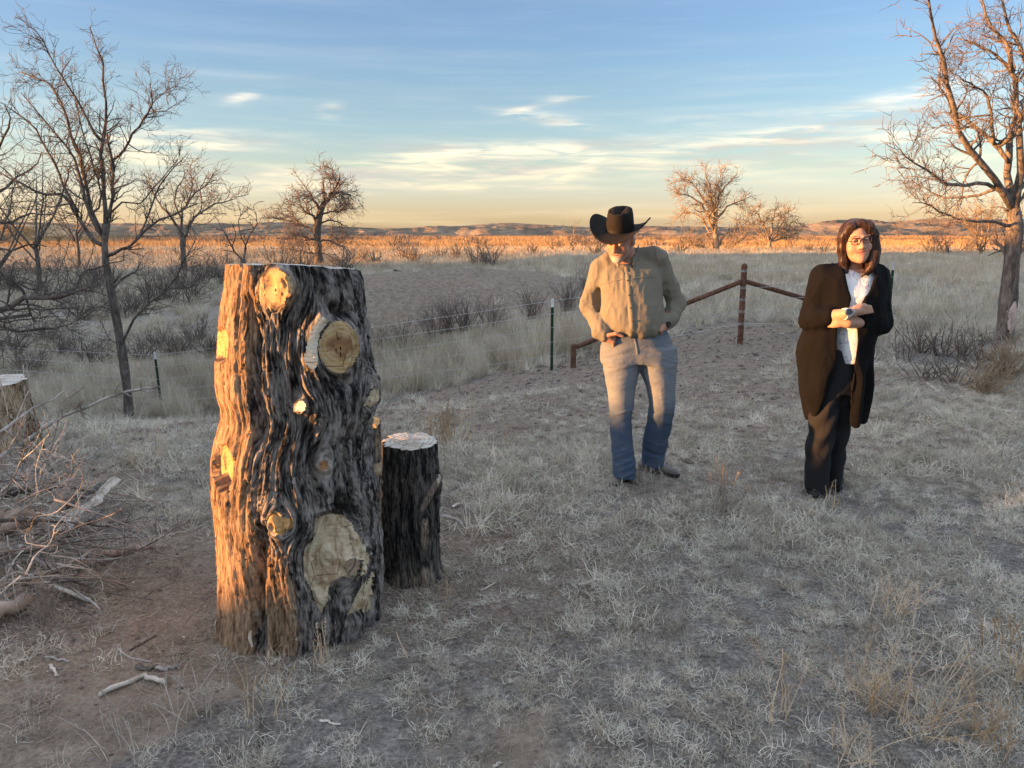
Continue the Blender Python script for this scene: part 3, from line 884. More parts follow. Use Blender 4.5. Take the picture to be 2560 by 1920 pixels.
# ------------------------------------------------------------------ shrubs
def shrub(name, px, py, D, h, wid, n, label, mat, seed, group, rm=.006, dens=3.0, ln=.35, up=1.0, lv3=True):
    b = at(px, py, D) if D else gnd(px, py)
    b[2] = gz(b[0], b[1])
    rng = np.random.default_rng(seed)
    a = rng.uniform(0, 2 * math.pi, n)
    tilt = rng.random(n) ** .7
    K = 6
    P = np.zeros((n, K, 3))
    P[:, 0] = np.stack([rng.normal(size=n) * wid * .12, rng.normal(size=n) * wid * .12, np.full(n, -.03)], 1)
    d = np.stack([np.cos(a) * tilt * wid / h, np.sin(a) * tilt * wid / h, np.full(n, up)], 1)
    d /= np.linalg.norm(d, axis=1, keepdims=True)
    L = h * rng.uniform(.6, 1.15, n)
    for k in range(1, K):
        d = d + rng.normal(size=(n, 3)) * .16
        d /= np.linalg.norm(d, axis=1, keepdims=True)
        P[:, k] = P[:, k - 1] + d * (L / (K - 1))[:, None]
    R = np.linspace(1, .4, K)[None] * (rm * 2.2) * rng.uniform(.7, 1.3, n)[:, None]
    st = Tubes().add(P, R, 4)
    tw = Tubes()
    pl = np.linalg.norm(np.diff(P, axis=1), axis=2).sum(1)
    P2, R2 = children(P, R, pl * dens, rng, ln, (25, 65), 5, .6, (0, 0, .25), .25, .2, rm)
    tw.add(P2, R2, 3)
    if lv3:
        pl = np.linalg.norm(np.diff(P2, axis=1), axis=2).sum(1)
        P3, R3 = children(P2, R2, pl * dens * 1.3, rng, ln * .5, (25, 60), 4, .7, (0, 0, .2), .25, .15, rm * .7)
        tw.add(P3, R3, 3)
    root = empty(name, tuple(b))
    link('stems', st.mesh('stems'), mat[0], root)['kind'] = 'stuff'
    link('twigs', tw.mesh('twigs'), mat[1], root)['kind'] = 'stuff'
    tag(root, label, 'shrub', group)
    return root
# ------------------------------------------------------------------ stumps
def bark_streak_mat(name, dark, mid, light, bare0, bare1, sc=1.0, reddish=0.0):
    """weathered bark whose grain follows the 'grain' attribute; 'bare' shows stripped wood"""
    m, g, b = new_mat(name)
    gr = g.n('ShaderNodeAttribute', attribute_name='grain').outputs['Vector']
    ba = g.n('ShaderNodeAttribute', attribute_name='bare').outputs['Fac']
    P = g.n('ShaderNodeTexCoord').outputs['Object']
    v1 = g.mapping(gr, (46 * sc, 4.2 * sc, 1))
    v2 = g.mapping(gr, (135 * sc, 22 * sc, 1))
    n1 = g.noise(v1, 1.0, 5.0, .62, .35)
    n2 = g.noise(v2, 1.0, 4.0, .6, .2)
    n3 = g.noise(P, 7.0, 4.0, .6)
    s = g.m('ADD', g.m('ADD', g.m('MULTIPLY', n1, .42), g.m('MULTIPLY', n2, .38)), g.m('MULTIPLY', n3, .20))
    bark = g.ramp(s, [(.425, dark), (.475, mid), (.53, light), (.61, tuple(min(1, 1.55 * q) for q in light))])
    wood = g.ramp(s, [(.39, tuple(.14 * q for q in bare0)), (.45, bare0), (.56, bare1), (.68, tuple(min(1, 1.2 * q) for q in bare1))])
    k = g.ramp(g.m('ADD', ba, g.m('MULTIPLY', g.m('SUBTRACT', n3, .5), .9)), [(.38, 0.0), (.58, 1.0)])
    g.put(b.inputs['Base Color'], g.mix(k, bark, wood))
    b.inputs['Roughness'].default_value = .88
    b.inputs['Specular IOR Level'].default_value = .18
    n5 = g.noise(g.mapping(gr, (210 * sc, 45 * sc, 1)), 1.0, 4.0, .7, .6)
    h = g.m('ADD', g.m('ADD', g.m('MULTIPLY', n1, .6), g.m('MULTIPLY', n2, .5)), g.m('MULTIPLY', n5, .35))
    g.put(b.inputs['Normal'], g.bump(h, 1.0, .026))
    return m
def cut_mat(name, pale, mid, dark, ring=70.0, heart=0.0, heart_r=.05, saw=1.0, rk=.06, holes=0.0, blot=0.0):
    """sawn end grain: rings about the object's origin, saw scratches, radial checks"""
    m, g, b = new_mat(name)
    P = g.n('ShaderNodeTexCoord').outputs['Object']
    wob = g.noise(P, 9.0, 3.0, .5, 0, 1)
    Pw = g.vm('ADD', P, g.vm('SCALE', g.vm('SUBTRACT', wob, (.5, .5, .5)), None))
    ln = g.n('ShaderNodeVectorMath', operation='LENGTH'); g.put(ln.inputs[0], P)
    r = ln.outputs['Value']
    rw = g.m('ADD', r, g.m('MULTIPLY', g.noise(P, 12.0, 3.0, .5), .03))
    rings = g.m('SINE', g.m('MULTIPLY', rw, ring * 6.28))
    n = g.noise(P, 22.0, 5.0, .6)
    sawv = g.noise(g.mapping(P, (8, 30, 190), rot=(0, .35, 0)), 1.0, 2.0, .5)
    t = g.m('ADD', g.m('ADD', g.m('MULTIPLY', rings, rk), g.m('MULTIPLY', n, .6)), g.m('MULTIPLY', sawv, .34 * saw))
    c = g.ramp(t, [(.28, dark), (.42, mid), (.62, pale)])
    if heart:
        hn = g.m('ADD', r, g.m('MULTIPLY', g.m('SUBTRACT', g.noise(P, 14.0, 4.0, .6), .5), .09))
        c = g.mix(g.m('MULTIPLY', g.ramp(g.m('DIVIDE', hn, heart_r * 2), [(.36, 1.0), (.56, 0.0)]), heart), c, g.ramp(n, [(.3, (.13, .06, .025)), (.7, (.36, .19, .085))]))
    if blot:
        bl_ = g.noise(P, 9.0, 4.0, .6, .8)
        c = g.mix(g.m('MULTIPLY', g.ramp(bl_, [(.47, 0.0), (.60, 1.0)]), blot), c, g.ramp(n, [(.3, (.20, .11, .05)), (.7, (.42, .27, .14))]))
    if holes:
        hv = g.vor(g.mapping(P, (34, 34, 34)), 1.0)
        c = g.mix(g.m('MULTIPLY', g.ramp(hv, [(.16, 1.0), (.30, 0.0)]), g.ramp(g.noise(P, 16.0, 2.0, .5), [(.50, 0.0), (.56, holes)])), c, (.03, .018, .010))
    # drying checks
    vd = g.vor(g.mapping(P, (9, 9, 9)), 1.0, 'DISTANCE_TO_EDGE')
    crack = g.m('MULTIPLY', g.ramp(vd, [(.0, 1.0), (.022, 0.0)]), g.ramp(g.noise(P, 6.0, 2.0, .5), [(.5, 0.0), (.56, 1.0)]))
    c = g.mix(crack, c, (.05, .03, .018))
    g.put(b.inputs['Base Color'], c)
    b.inputs['Roughness'].default_value = .75
    b.inputs['Specular IOR Level'].default_value = .2
    g.put(b.inputs['Normal'], g.bump(g.m('ADD', g.m('MULTIPLY', sawv, .6), g.m('MULTIPLY', n, .5)), .35, .006))
    return m

BARK_BIG = bark_streak_mat('stump_bark_weathered', (.014, .012, .011), (.080, .069, .061), (.27, .235, .205), (.20, .12, .068), (.48, .325, .20))
BARK_CHAR = bark_streak_mat('stump_bark_charred', (.010, .010, .010), (.028, .026, .025), (.115, .098, .082), (.12, .085, .06), (.33, .26, .20), 1.0)
WOOD_SPLIT = bark_streak_mat('stump_split_wood', (.05, .03, .018), (.20, .14, .085), (.42, .33, .23), (.30, .19, .10), (.62, .50, .36), 1.0)
CUT_PALE = cut_mat('sawn_wood_pale', (.76, .68, .53), (.64, .53, .38), (.46, .35, .22), 60)
CUT_TAN = cut_mat('sawn_wood_tan', (.50, .37, .21), (.42, .28, .13), (.30, .18, .075), 60, .95, .047)
CUT_ORANGE = cut_mat('sawn_wood_orange', (.58, .35, .15), (.48, .27, .10), (.28, .14, .05), 55)
CUT_LOW = cut_mat('sawn_wood_cream', (.72, .61, .44), (.58, .46, .30), (.36, .25, .15), 50, 0, .05, 1.0, .02, 0, .8)
CUT_KNOT = cut_mat('knot_wood_orange', (.55, .34, .16), (.44, .26, .11), (.25, .14, .06), 50, 0, .05, 1.2, .02, 1.0, .4)
CUT_BROWN = cut_mat('knot_wood_brown', (.36, .27, .19), (.26, .18, .12), (.15, .10, .065), 110)
CUT_TOP = cut_mat('sawn_wood_top', (.66, .61, .53), (.52, .46, .38), (.34, .28, .21), 45, .35, .06, 1.0, .10, 0, .35)

def cells(x, y, seed):
    """distance to the nearest cell border and a value per cell"""
    ix, iy = np.floor(x).astype(np.int64), np.floor(y).astype(np.int64)
    f1 = np.full(x.shape, 9.0); f2 = np.full(x.shape, 9.0); val = np.zeros(x.shape)
    z0 = np.zeros_like(ix)
    for a in (-1, 0, 1):
        for b in (-1, 0, 1):
            cx = ix + a + .15 + .7 * _hash(ix + a, iy + b, z0, seed); cy = iy + b + .15 + .7 * _hash(ix + a, iy + b, z0 + 1, seed)
            d = np.hypot(x - cx, y - cy)
            v = _hash(ix + a, iy + b, z0 + 2, seed)
            near = d < f1
            f2 = np.where(near, f1, np.minimum(f2, d)); val = np.where(near, v, val); f1 = np.where(near, d, f1)
    return f2 - f1, val
def to_px(P):
    """world points -> pixels of the photograph"""
    P = np.asarray(P, float)
    q = P - np.array((0, 0, CAM_Z))
    xc = q[..., 0]; zc = q[..., 1] * _cp - q[..., 2] * _sp; yc = q[..., 1] * _sp + q[..., 2] * _cp
    return CX + F_PX * xc / zc, CY - F_PX * yc / zc
def poly_dist(px, py, poly):
    """signed distance in pixels to a polygon, negative inside"""
    poly = np.asarray(poly, float); n = len(poly)
    d = np.full(px.shape, 1e9); ins = np.zeros(px.shape, bool)
    for i in range(n):
        x0, y0 = poly[i]; x1, y1 = poly[(i + 1) % n]
        dx, dy = x1 - x0, y1 - y0
        t = np.clip(((px - x0) * dx + (py - y0) * dy) / (dx * dx + dy * dy + 1e-9), 0, 1)
        d = np.minimum(d, np.hypot(px - x0 - t * dx, py - y0 - t * dy))
        c = ((y0 > py) != (y1 > py)) & (px < (x1 - x0) * (py - y0) / (y1 - y0 + 1e-12) + x0)
        ins ^= c
    return np.where(ins, -d, d)
def ell(cx, cy, rx, ry, n=22, rot=0.0, seed=0, jag=.05):
    r = np.random.default_rng(seed)
    a = np.linspace(0, 2 * math.pi, n, endpoint=False)
    k = 1 + jag * r.normal(size=n)
    x, y = rx * np.cos(a) * k, ry * np.sin(a) * k
    return [(cx + x[i] * math.cos(rot) - y[i] * math.sin(rot), cy + x[i] * math.sin(rot) + y[i] * math.cos(rot)) for i in range(n)]

def stump(name, Yc, left, right, depth, bark, label, top_mat, nA=300, nZ=260, zt=None, tilt=0.0, knots=(), grooves=(), regions=(), bulges=(), amp=1.0, seed=1,
          lobes=.02, bare_fn=None, sq=2.3, zbot=-.06, cat='stump', topname='top_cut', plates=1.0, top_drop=0.0, inset=0.0, nrad=9, group=None):
    L = np.array([at(x, y, Yc) for x, y in left]); Rr = np.array([at(x, y, Yc) for x, y in right])
    gz0 = gz((L[-1, 0] + Rr[-1, 0]) / 2, Yc)
    zb = gz0 + zbot
    zs = np.linspace(0, 1, nZ)
    th = np.linspace(-math.pi, math.pi, nA, endpoint=False)
    T, S = np.meshgrid(th, zs)
    yrel = -np.cos(T)
    ztop = zt + tilt * yrel + .004 * fbm(np.cos(T) * 3 + 7, np.sin(T) * 3, 0, seed + 71, 3) + .003 * fbm(T * 9, 0 * T, 0, seed + 73, 2) + top_drop * -smooth(.15, .95, np.sin(T))
    Z = zb + (ztop - zb) * S
    o = np.argsort(L[:, 2]); XL = np.interp(Z, L[o, 2], L[o, 0])
    o = np.argsort(Rr[:, 2]); XR = np.interp(Z, Rr[o, 2], Rr[o, 0])
    C = (XL + XR) / 2; A = (XR - XL) / 2
    A0 = A.mean()
    B = depth * (A / A0) ** .6
    sx, cxx = np.sin(T), np.cos(T)
    rr = (np.abs(sx) ** sq + np.abs(cxx) ** sq) ** (-1.0 / sq)
    X = C + A * rr * sx
    Y = Yc - B * rr * cxx
    # features given in pixels -> angle and height
    def find(px, py):
        y = Yc - depth
        for _ in range(5):
            p = at(px, py, y)
            i = int(np.argmin(np.abs(Z[:, nA // 2] - p[2])))
            q = np.argmin((X[i] - p[0]) ** 2 + np.where(Y[i] < Yc, 0, 9))
            y = Y[i, q]
        return T[i, q], p[2]
    W = T * A0            # across the grain, metres
    psi = W.copy()
    kk = [(find(k[0], k[1]) + (k[2],)) for k in knots]
    for (t0, z0, rho) in kk:
        dx = W - t0 * A0; dz = Z - z0
        psi -= dx * rho * rho / (dx * dx + (dz * .8) ** 2 + .25 * rho * rho) * .62
    psi += .014 * fbm(W * 3, Z * 1.2, 0, seed + 3, 3)
    ca, sa = np.cos(T), np.sin(T)      # use periodic noise for the lobes
    disp = lobes * fbm(ca * 1.5 + 5, sa * 1.5, Z * .9, seed, 3) * 1.6
    rd = 1 - np.abs(fbm(psi * 26, Z * 1.3, 0, seed + 5, 4, .6))
    rd2 = 1 - np.abs(fbm(psi * 64, Z * 3.6, 0, seed + 9, 2, .7))
    V0x, V0y = to_px(np.stack([X, Y, Z], -1))
    strip = 1 - .6 * smooth(.5, .95, bare_fn(V0x, V0y, T, Z - gz0)) if bare_fn is not None else 1.0
    seam = smooth(math.pi, math.pi - .35, np.abs(T))
    disp += amp * ((rd ** 1.6 - .65) * .040 + (rd2 - .75) * .020 + .0045 * fbm(psi * 75, Z * 30, 0, seed + 13, 2)) * (0.25 + .75 * seam) * strip
    wx = psi * 44 + .6 * fbm(W * 14, Z * 9, 0, seed + 41, 3); wz = Z * 4.6 + .6 * fbm(W * 11, Z * 14, 0, seed + 43, 3)
    bd, pv = cells(wx, wz, seed + 47)
    disp += amp * plates * (-.012 * smooth(.20, .0, bd) + .008 * (pv - .5)) * (0.25 + .75 * seam) * strip
    for (pts, dep, wd) in grooves:
        q = [find(*p) for p in pts]
        d = np.full(T.shape, 9.0)
        for (a, b) in zip(q[:-1], q[1:]):
            ax, az, bx, bz = a[0] * A0, a[1], b[0] * A0, b[1]
            dx, dz = bx - ax, bz - az
            t = np.clip(((W - ax) * dx + (Z - az) * dz) / (dx * dx + dz * dz + 1e-9), 0, 1)
            d = np.minimum(d, np.hypot(W - ax - t * dx, Z - az - t * dz))
        disp -= dep * np.exp(-(d / wd) ** 2)
    for (px, py, hgt_, wx, wz) in bulges:
        t0, z0 = find(px, py)
        disp += hgt_ * np.exp(-((W - t0 * A0) / wx) ** 2 - ((Z - z0) / wz) ** 2)
    disp -= inset
    # feet flare a little
    disp += .006 * smooth(.10, -.02, Z - gz0)
    nxr = sx / (A + 1e-6); nyr = -cxx / (B + 1e-6)
    nl = np.hypot(nxr, nyr)
    X = X + disp * nxr / nl; Y = Y + disp * nyr / nl
    V = np.stack([X, Y, Z], -1)
    px, py = to_px(V)
    front = (V[..., 1] < Yc + .02)
    reg = np.zeros(T.shape, int)
    RNGs = np.random.default_rng(seed + 77)
    for k, (poly, push, nrm, rim, rough) in enumerate(regions):
        sd = poly_dist(px, py, poly)
        inside = (sd < 0) & front
        if not inside.any(): continue
        nrm = np.array(nrm, float); nrm /= np.linalg.norm(nrm)
        cen = V[inside].mean(0) + nrm * push
        D = np.stack([(px - CX) / F_PX, _cp + (CY - py) / F_PX * _sp, -_sp + (CY - py) / F_PX * _cp], -1)
        o0 = np.array((0, 0, CAM_Z))
        den = (D * nrm).sum(-1)
        tt = ((cen - o0) @ nrm) / np.where(np.abs(den) < 1e-4, -1e-4, den)
        Pp = o0 + D * tt[..., None]
        if abs(nrm[0]) > .45: Pp = V - nrm * np.maximum((V - cen) @ nrm, 0)[..., None]      # faces seen edge-on are planed square to themselves
        if rough: Pp = Pp + nrm * (rough * fbm(psi * 30, Z * 9, 0, seed + 31 + k, 3))[..., None]
        dl = Pp - V; ln = np.linalg.norm(dl, axis=-1, keepdims=True)
        Pp = V + dl * np.minimum(1, .07 / (ln + 1e-9))
        w = np.where(inside, 1.0, smooth(rim, 0, sd) * .92) * front
        V = V * (1 - w[..., None]) + Pp * w[..., None]
        reg[inside] = k + 1
    base = np.array((float(C[0].mean()), Yc, gz0))
    root = empty(name, tuple(base))
    i = np.arange(nZ * nA).reshape(nZ, nA)
    nx = np.roll(i, -1, 1)
    F = np.stack([i[:-1], nx[:-1], nx[1:], i[1:]], -1).reshape(-1, 4)
    fr = reg.ravel()[F]
    fid = np.where((fr == fr[:, :1]).all(1), fr[:, 0], 0)
    for k in range(len(regions)):              # a cut face is one piece: stray bits go back to the bark
        fi = np.nonzero(fid == k + 1)[0]
        if len(fi) == 0: continue
        lab = np.arange(len(fi)); fv = F[fi]
        vm = np.full(nZ * nA, 10 ** 9)
        for _ in range(300):
            np.minimum.at(vm, fv.ravel(), np.repeat(lab, 4))
            nl_ = vm[fv].min(1)
            if (nl_ == lab).all(): break
            lab = nl_
        u_, c_ = np.unique(lab, return_counts=True)
        fid[fi[lab != u_[np.argmax(c_)]]] = 0
    Vf = V.reshape(-1, 3) - base
    me = make_mesh('trunk', Vf, F[fid == 0])
    bare_ = np.zeros(T.shape) if bare_fn is None else bare_fn(px, py, T, Z - gz0)
    vattr(me, 'grain', np.stack([psi, Z, np.zeros_like(Z)], -1).reshape(-1, 3), 'FLOAT_VECTOR')
    vattr(me, 'bare', bare_.ravel())
    link('trunk', me, bark, root)
    for k, rg in enumerate(regions):
        f = F[fid == k + 1]
        if len(f) == 0: continue
        u, inv = np.unique(f.ravel(), return_inverse=True)
        vv = Vf[u]; c = vv.mean(0)
        mk = make_mesh('cut_face', vv - c, inv.reshape(-1, 4))
        vattr(mk, 'grain', np.stack([psi, Z, np.zeros_like(Z)], -1).reshape(-1, 3)[u], 'FLOAT_VECTOR')
        vattr(mk, 'bare', np.ones(len(u)))
        link('cut_face', mk, region_mats[name + str(k)] if (name + str(k)) in region_mats else CUT_PALE, root, tuple(c))
    # sawn top: rings drawn in to the middle
    topring = V[-1]
    c = topring.mean(0)
    ring_v = []; nr = nrad
    for j in range(nr):
        f = 1 - j / nr
        ring_v.append(c + (topring - c) * f + np.array((0, 0, 1.0)) * (.003 + .004 * fbm(topring[:, :1] * 12 * f, topring[:, 1:2] * 12 * f, j * .7, seed + 50, 2)) * (0 if j == 0 else 1))
    tv = np.concatenate(ring_v + [c[None] + np.array((0, 0, .004))]) - c
    it = np.arange(nr * nA).reshape(nr, nA); itn = np.roll(it, -1, 1)
    q4 = np.stack([it[:-1], itn[:-1], itn[1:], it[1:]], -1).reshape(-1, 4)
    tri = np.stack([it[-1], itn[-1], np.full(nA, nr * nA)], -1)
    link(topname, make_mesh(topname, tv, [q4, tri]), top_mat, root, tuple(c - base))
    tag(root, label, cat, group)
    return root, V, Yc

region_mats = {}
def big_stump():
    left = [(571, 640), (571, 666), (568, 700), (559, 760), (552, 821), (547, 857), (546, 905), (546, 929), (549, 965), (555, 985), (560, 1001), (562, 1032), (556, 1062), (546, 1107), (544, 1120), (542, 1185), (546, 1234), (553, 1283), (558, 1348), (560, 1413), (560, 1478), (558, 1511), (555, 1559), (554, 1600)]
    right = [(889, 640), (893, 670), (904, 700), (907, 730), (916, 785), (925, 821), (934, 881), (946, 941), (951, 959), (953, 1001), (950, 1023), (943, 1041), (933, 1077), (927, 1122), (931, 1150), (938, 1185), (947, 1250), (952, 1315), (960, 1380), (964, 1445), (958, 1510), (954, 1560), (952, 1600)]
    regs = [
        (ell(694, 716, 37, 45, seed=1, jag=.10), .034, (-.42, -.90, .08), 20, .016),
        ([(801, 785), (825, 803), (800, 833), (795, 881), (797, 908), (786, 928), (771, 920), (756, 899), (765, 863), (780, 815)], .022, (.18, -.98, .0), 12, 0),
        (ell(848, 867, 53, 67, seed=2, jag=.02), .060, (.28, -.95, .05), 13, 0),
        (ell(751, 1017, 15, 16, seed=3), .045, (-.35, -.9, .15), 8, 0),
        (ell(811, 1164, 16, 16, seed=4), .030, (.15, -.98, .1), 9, .004),
        (ell(551, 863, 15, 43, seed=5), -.004, (-.72, -.69, 0), 5, .002),
        (ell(557, 1170, 21, 58, seed=7), -.004, (-.72, -.69, 0), 5, .002),
        ([(947, 966), (949, 1001), (921, 1026), (914, 1017), (934, 977)], -.004, (.62, -.78, 0), 6, 0),
        ([(790, 1293), (825, 1283), (858, 1286), (881, 1306), (905, 1350), (926, 1390), (920, 1432), (891, 1449), (858, 1441), (835, 1452), (822, 1472), (821, 1501), (812, 1520), (803, 1537), (786, 1511), (777, 1472), (760, 1439), (756, 1397), (760, 1371), (780, 1348)], -.006, (.08, -1, .10), 9, .030),
        ([(943, 1400), (936, 1462), (926, 1524), (873, 1556), (874, 1540), (900, 1485)], -.004, (.50, -.86, .05), 6, .003),
        ([(665, 1290), (690, 1275), (715, 1296), (738, 1290), (732, 1318), (715, 1330), (700, 1345), (680, 1330), (672, 1312)], .048, (-.45, -.85, .25), 14, .022),
        (ell(884, 1419, 21, 22, seed=9), .028, (.05, -1, .12), 5, 0),
    ]
    mats = [CUT_KNOT, CUT_PALE, CUT_TAN, CUT_PALE, CUT_TAN, CUT_ORANGE, CUT_ORANGE, CUT_LOW, CUT_LOW, CUT_LOW, CUT_ORANGE, CUT_BROWN]
    for k, m_ in enumerate(mats): region_mats['big_stump' + str(k)] = m_
    kn = [(694, 716, .085), (848, 867, .115), (751, 1017, .04), (811, 1164, .04), (548, 863, .03), (552, 1170, .035), (850, 1390, .13), (700, 1310, .07), (935, 1000, .06)]
    gv = [([(655, 1330), (645, 1430), (640, 1530), (645, 1620)], .050, .028), ([(745, 910), (738, 970), (742, 1040), (765, 1100)], .055, .026), ([(796, 668), (803, 720), (830, 765), (870, 790)], .045, .030),
          ([(790, 1130), (792, 1200), (795, 1270)], .045, .022), ([(612, 760), (625, 860), (618, 980), (640, 1100)], .032, .030), ([(880, 1080), (870, 1180), (895, 1290)], .03, .02),
          ([(846, 1478), (862, 1500), (840, 1540)], .055, .035), ([(690, 900), (700, 1000), (685, 1110)], .028, .02), ([(735, 700), (752, 760), (735, 830)], .03, .03)]
    bl = [(690, 720, .035, .10, .11), (848, 867, .030, .13, .15), (940, 990, .02, .08, .10), (700, 1320, .030, .07, .07), (720, 1450, .020, .06, .2), (600, 1350, .015, .07, .2), (820, 1200, .012, .06, .15)]
    def bare_fn(px, py, T, Z):
        k = smooth(690, 575, px + 40 * fbm(T * 4, Z * 3, 0, 5, 3))
        k = np.maximum(k, .8 * smooth(.62, .30, Z) * smooth(790, 700, px) * (.75 + .5 * fbm(T * 9, Z * 4, 0, 8, 3)))
        k = np.maximum(k, .9 * np.exp(-((px - 690) / 60) ** 2 - ((py - 720) / 60) ** 2))
        k = np.maximum(k, .45 * smooth(.2, 1.0, fbm(T * 6, Z * 1.2, 0, 12, 3)))
        k *= (np.abs(T) < 2.2)
        return np.clip(k + .15 * (fbm(T * 3, Z * 2, 0, 15, 2)), 0, 1)
    root, V, Yc = stump('big_stump', 3.07, left, right, .315, BARK_BIG, 'massive upright weathered stump taller than its neighbour, with several sawn limb scars', CUT_TOP,
                        nA=440, nZ=430, zt=1.486, tilt=.014 * -1, knots=kn, grooves=gv, regions=regs, bulges=bl, amp=1.0, seed=4, lobes=.026, bare_fn=bare_fn, top_drop=.014, inset=.020)
    # splintered white tongues of wood where the bark ends at the foot
    rng = np.random.default_rng(2)
    sp = Tubes()
    for j in range(16):
        p = at(552 + j * 5.0 + rng.normal() * 2, 1500 + j * 5.5 + rng.normal() * 8, 2.98 - j * .014)
        L_ = rng.uniform(.05, .13)
        q = np.array([p, p + np.array((-.004, -.008, -L_ * .5)), p + np.array((rng.normal() * .008 - .008, -.014, -L_))])
        sp.add(q - np.array(root.location), np.array([.003, .007, .004]) * rng.uniform(.7, 1.3), 4)
    link('splinters', sp.mesh('splinters', False), simple('splinter_wood', [(.35, .28, .20), (.70, .62, .50)], 30, (1, 1, .2), bump=.2), root)['kind'] = 'stuff'
    return root
BIG = big_stump()

def small_stump():
    left = [(957, 1060), (957, 1105), (958, 1200), (958, 1300), (956, 1400), (955, 1470), (954, 1500)]
    right = [(1090, 1060), (1090, 1095), (1095, 1180), (1101, 1210), (1098, 1280), (1099, 1380), (1104, 1440), (1106, 1470), (1107, 1500)]
    regs = [(ell(1096, 1198, 6, 16, seed=3), .012, (.8, -.6, .1), 6, .006)]
    region_mats['short_stump0'] = CUT_TOP
    def bare_fn(px, py, T, Z):
        k = np.exp(-((px - 1062) / 11) ** 2) * smooth(1285, 1310, py) * smooth(1400, 1350, py)
        k = np.maximum(k, .75 * np.exp(-((px - (1096 - (py - 1200) * .55)) / 12) ** 2) * smooth(1180, 1200, py) * smooth(1300, 1260, py))
        k = np.maximum(k, .7 * smooth(.16, .04, Z) * (.6 + .8 * fbm(T * 6, Z * 5, 0, 3, 2)))
        return np.clip(k, 0, 1) * 1.05
    stump('short_stump', 3.47, left, right, .135, BARK_CHAR, 'short black-barked stump with a pale sawn top beside the massive one', CUT_TOP, nA=170, nZ=150, zt=.668, tilt=.008,
          knots=[(1096, 1198, .03), (1062, 1300, .03)], grooves=[([(1020, 1110), (1015, 1250), (1020, 1400)], .012, .02), ([(985, 1120), (990, 1300), (985, 1450)], .010, .015)],
          regions=regs, bulges=[(1096, 1200, .014, .03, .04), (1062, 1305, .008, .02, .05)], amp=.55, seed=14, lobes=.012, bare_fn=bare_fn, sq=2.05, nrad=7)
small_stump()

def left_stump():
    left = [(-62, 930), (-62, 965), (-68, 1050), (-75, 1150), (-80, 1200)]
    right = [(62, 930), (60, 962), (70, 1000), (84, 1060), (96, 1120), (104, 1200)]
    def bare_fn(px, py, T, Z):
        return np.clip(.9 - smooth(30, 75, px + 12 * fbm(T * 5, Z * 3, 0, 3, 2)), 0, 1)
    stump('split_stump', 5.45, left, right, .19, WOOD_SPLIT, 'pale split stump behind the brush pile at the left edge', CUT_TOP, nA=150, nZ=110, zt=.585, tilt=.015,
          knots=[(20, 1040, .05)], grooves=[([(30, 970), (40, 1040), (55, 1110)], .035, .02), ([(5, 980), (8, 1060), (2, 1140)], .02, .015), ([(58, 975), (66, 1030), (72, 1090)], .03, .014)],
          regions=(), amp=.8, seed=24, lobes=.02, bare_fn=bare_fn, sq=2.1, nrad=6)
left_stump()

def hidden_log():
    left = [(900, 1050), (902, 1072), (900, 1130), (898, 1215)]
    right = [(950, 1050), (950, 1068), (956, 1130), (958, 1215)]
    regs = [([(930, 1160), (957, 1150), (958, 1190), (932, 1196)], .01, (.1, -1, .1), 6, .004)]
    region_mats['log_round0'] = CUT_LOW
    stump('log_round', 4.1, left, right, .07, BARK_BIG, 'low log round half hidden in the gap behind the two stumps', CUT_ORANGE, nA=90, nZ=70, zt=.60, tilt=.02, regions=regs, amp=.5, seed=34, lobes=.01, sq=2.0, nrad=5,
          bare_fn=lambda px, py, T, Z: np.clip(.4 + .5 * fbm(T * 4, Z * 6, 0, 3, 2), 0, 1))
hidden_log()
# ------------------------------------------------------------------ fence
RUST = simple('rusty_pipe', [(.055, .026, .018), (.13, .062, .040), (.20, .105, .07)], 16.0, (1, 1, .6), rough=.8, bump=.25, bdist=.004)
TPOST_GREEN = simple('post_green_paint', [(.012, .035, .022), (.03, .065, .042)], 30.0, rough=.55, bump=.1)
TPOST_WHITE = simple('post_white_tip', [(.55, .55, .52), (.78, .78, .75)], 30.0, rough=.6, bump=.1)
WIRE = simple('galvanised_wire', [(.44, .44, .43), (.62, .62, .60)], 20.0, rough=.45, bump=0)
WIRE.node_tree.nodes['Principled BSDF'].inputs['Metallic'].default_value = .3

def pipe(p0, p1, r, n=14, dome=True):
    p0 = np.asarray(p0, float); p1 = np.asarray(p1, float)
    d = (p1 - p0) / np.linalg.norm(p1 - p0)
    P = [p0, p0 + d * .02, (p0 + p1) / 2, p1 - d * r]
    Rr = [r, r, r, r]
    if dome:
        for a in (25, 50, 70, 84):
            P.append(p1 - d * r + d * r * math.sin(R_(a))); Rr.append(r * math.cos(R_(a)))
    else:
        P.append(p1); Rr.append(r)
    return np.array(P), np.array(Rr)
def corner_post():
    b = gnd(1850, 861)
    top = at(1857, 658, b[1])
    top = np.array((b[0], b[1], top[2]))
    root = empty('corner_post', tuple(b))
    t = Tubes(); P, Rr = pipe((0, 0, -.2), top - b, .044); t.add(P, Rr, 14)
    link('post', t.mesh('post'), RUST, root)
    for py in (677, 719, 748, 778, 809):
        z = at(1854, py, b[1])[2] - b[2]
        tw = Tubes()
        for k in range(3):
            a = np.linspace(0, 2 * math.pi, 15)
            tw.add(np.stack([.0475 * np.cos(a), .0475 * np.sin(a), z + (k - 1) * .011 + .004 * np.sin(a + k)], 1), np.full(15, .0030), 4)
        link('wire_wrap', tw.mesh('wire_wrap'), WIRE, root)
    tag(root, 'tall rusty pipe corner post with a domed cap and five wire wraps', 'fence post')
    return b, top
CB, CT = corner_post()
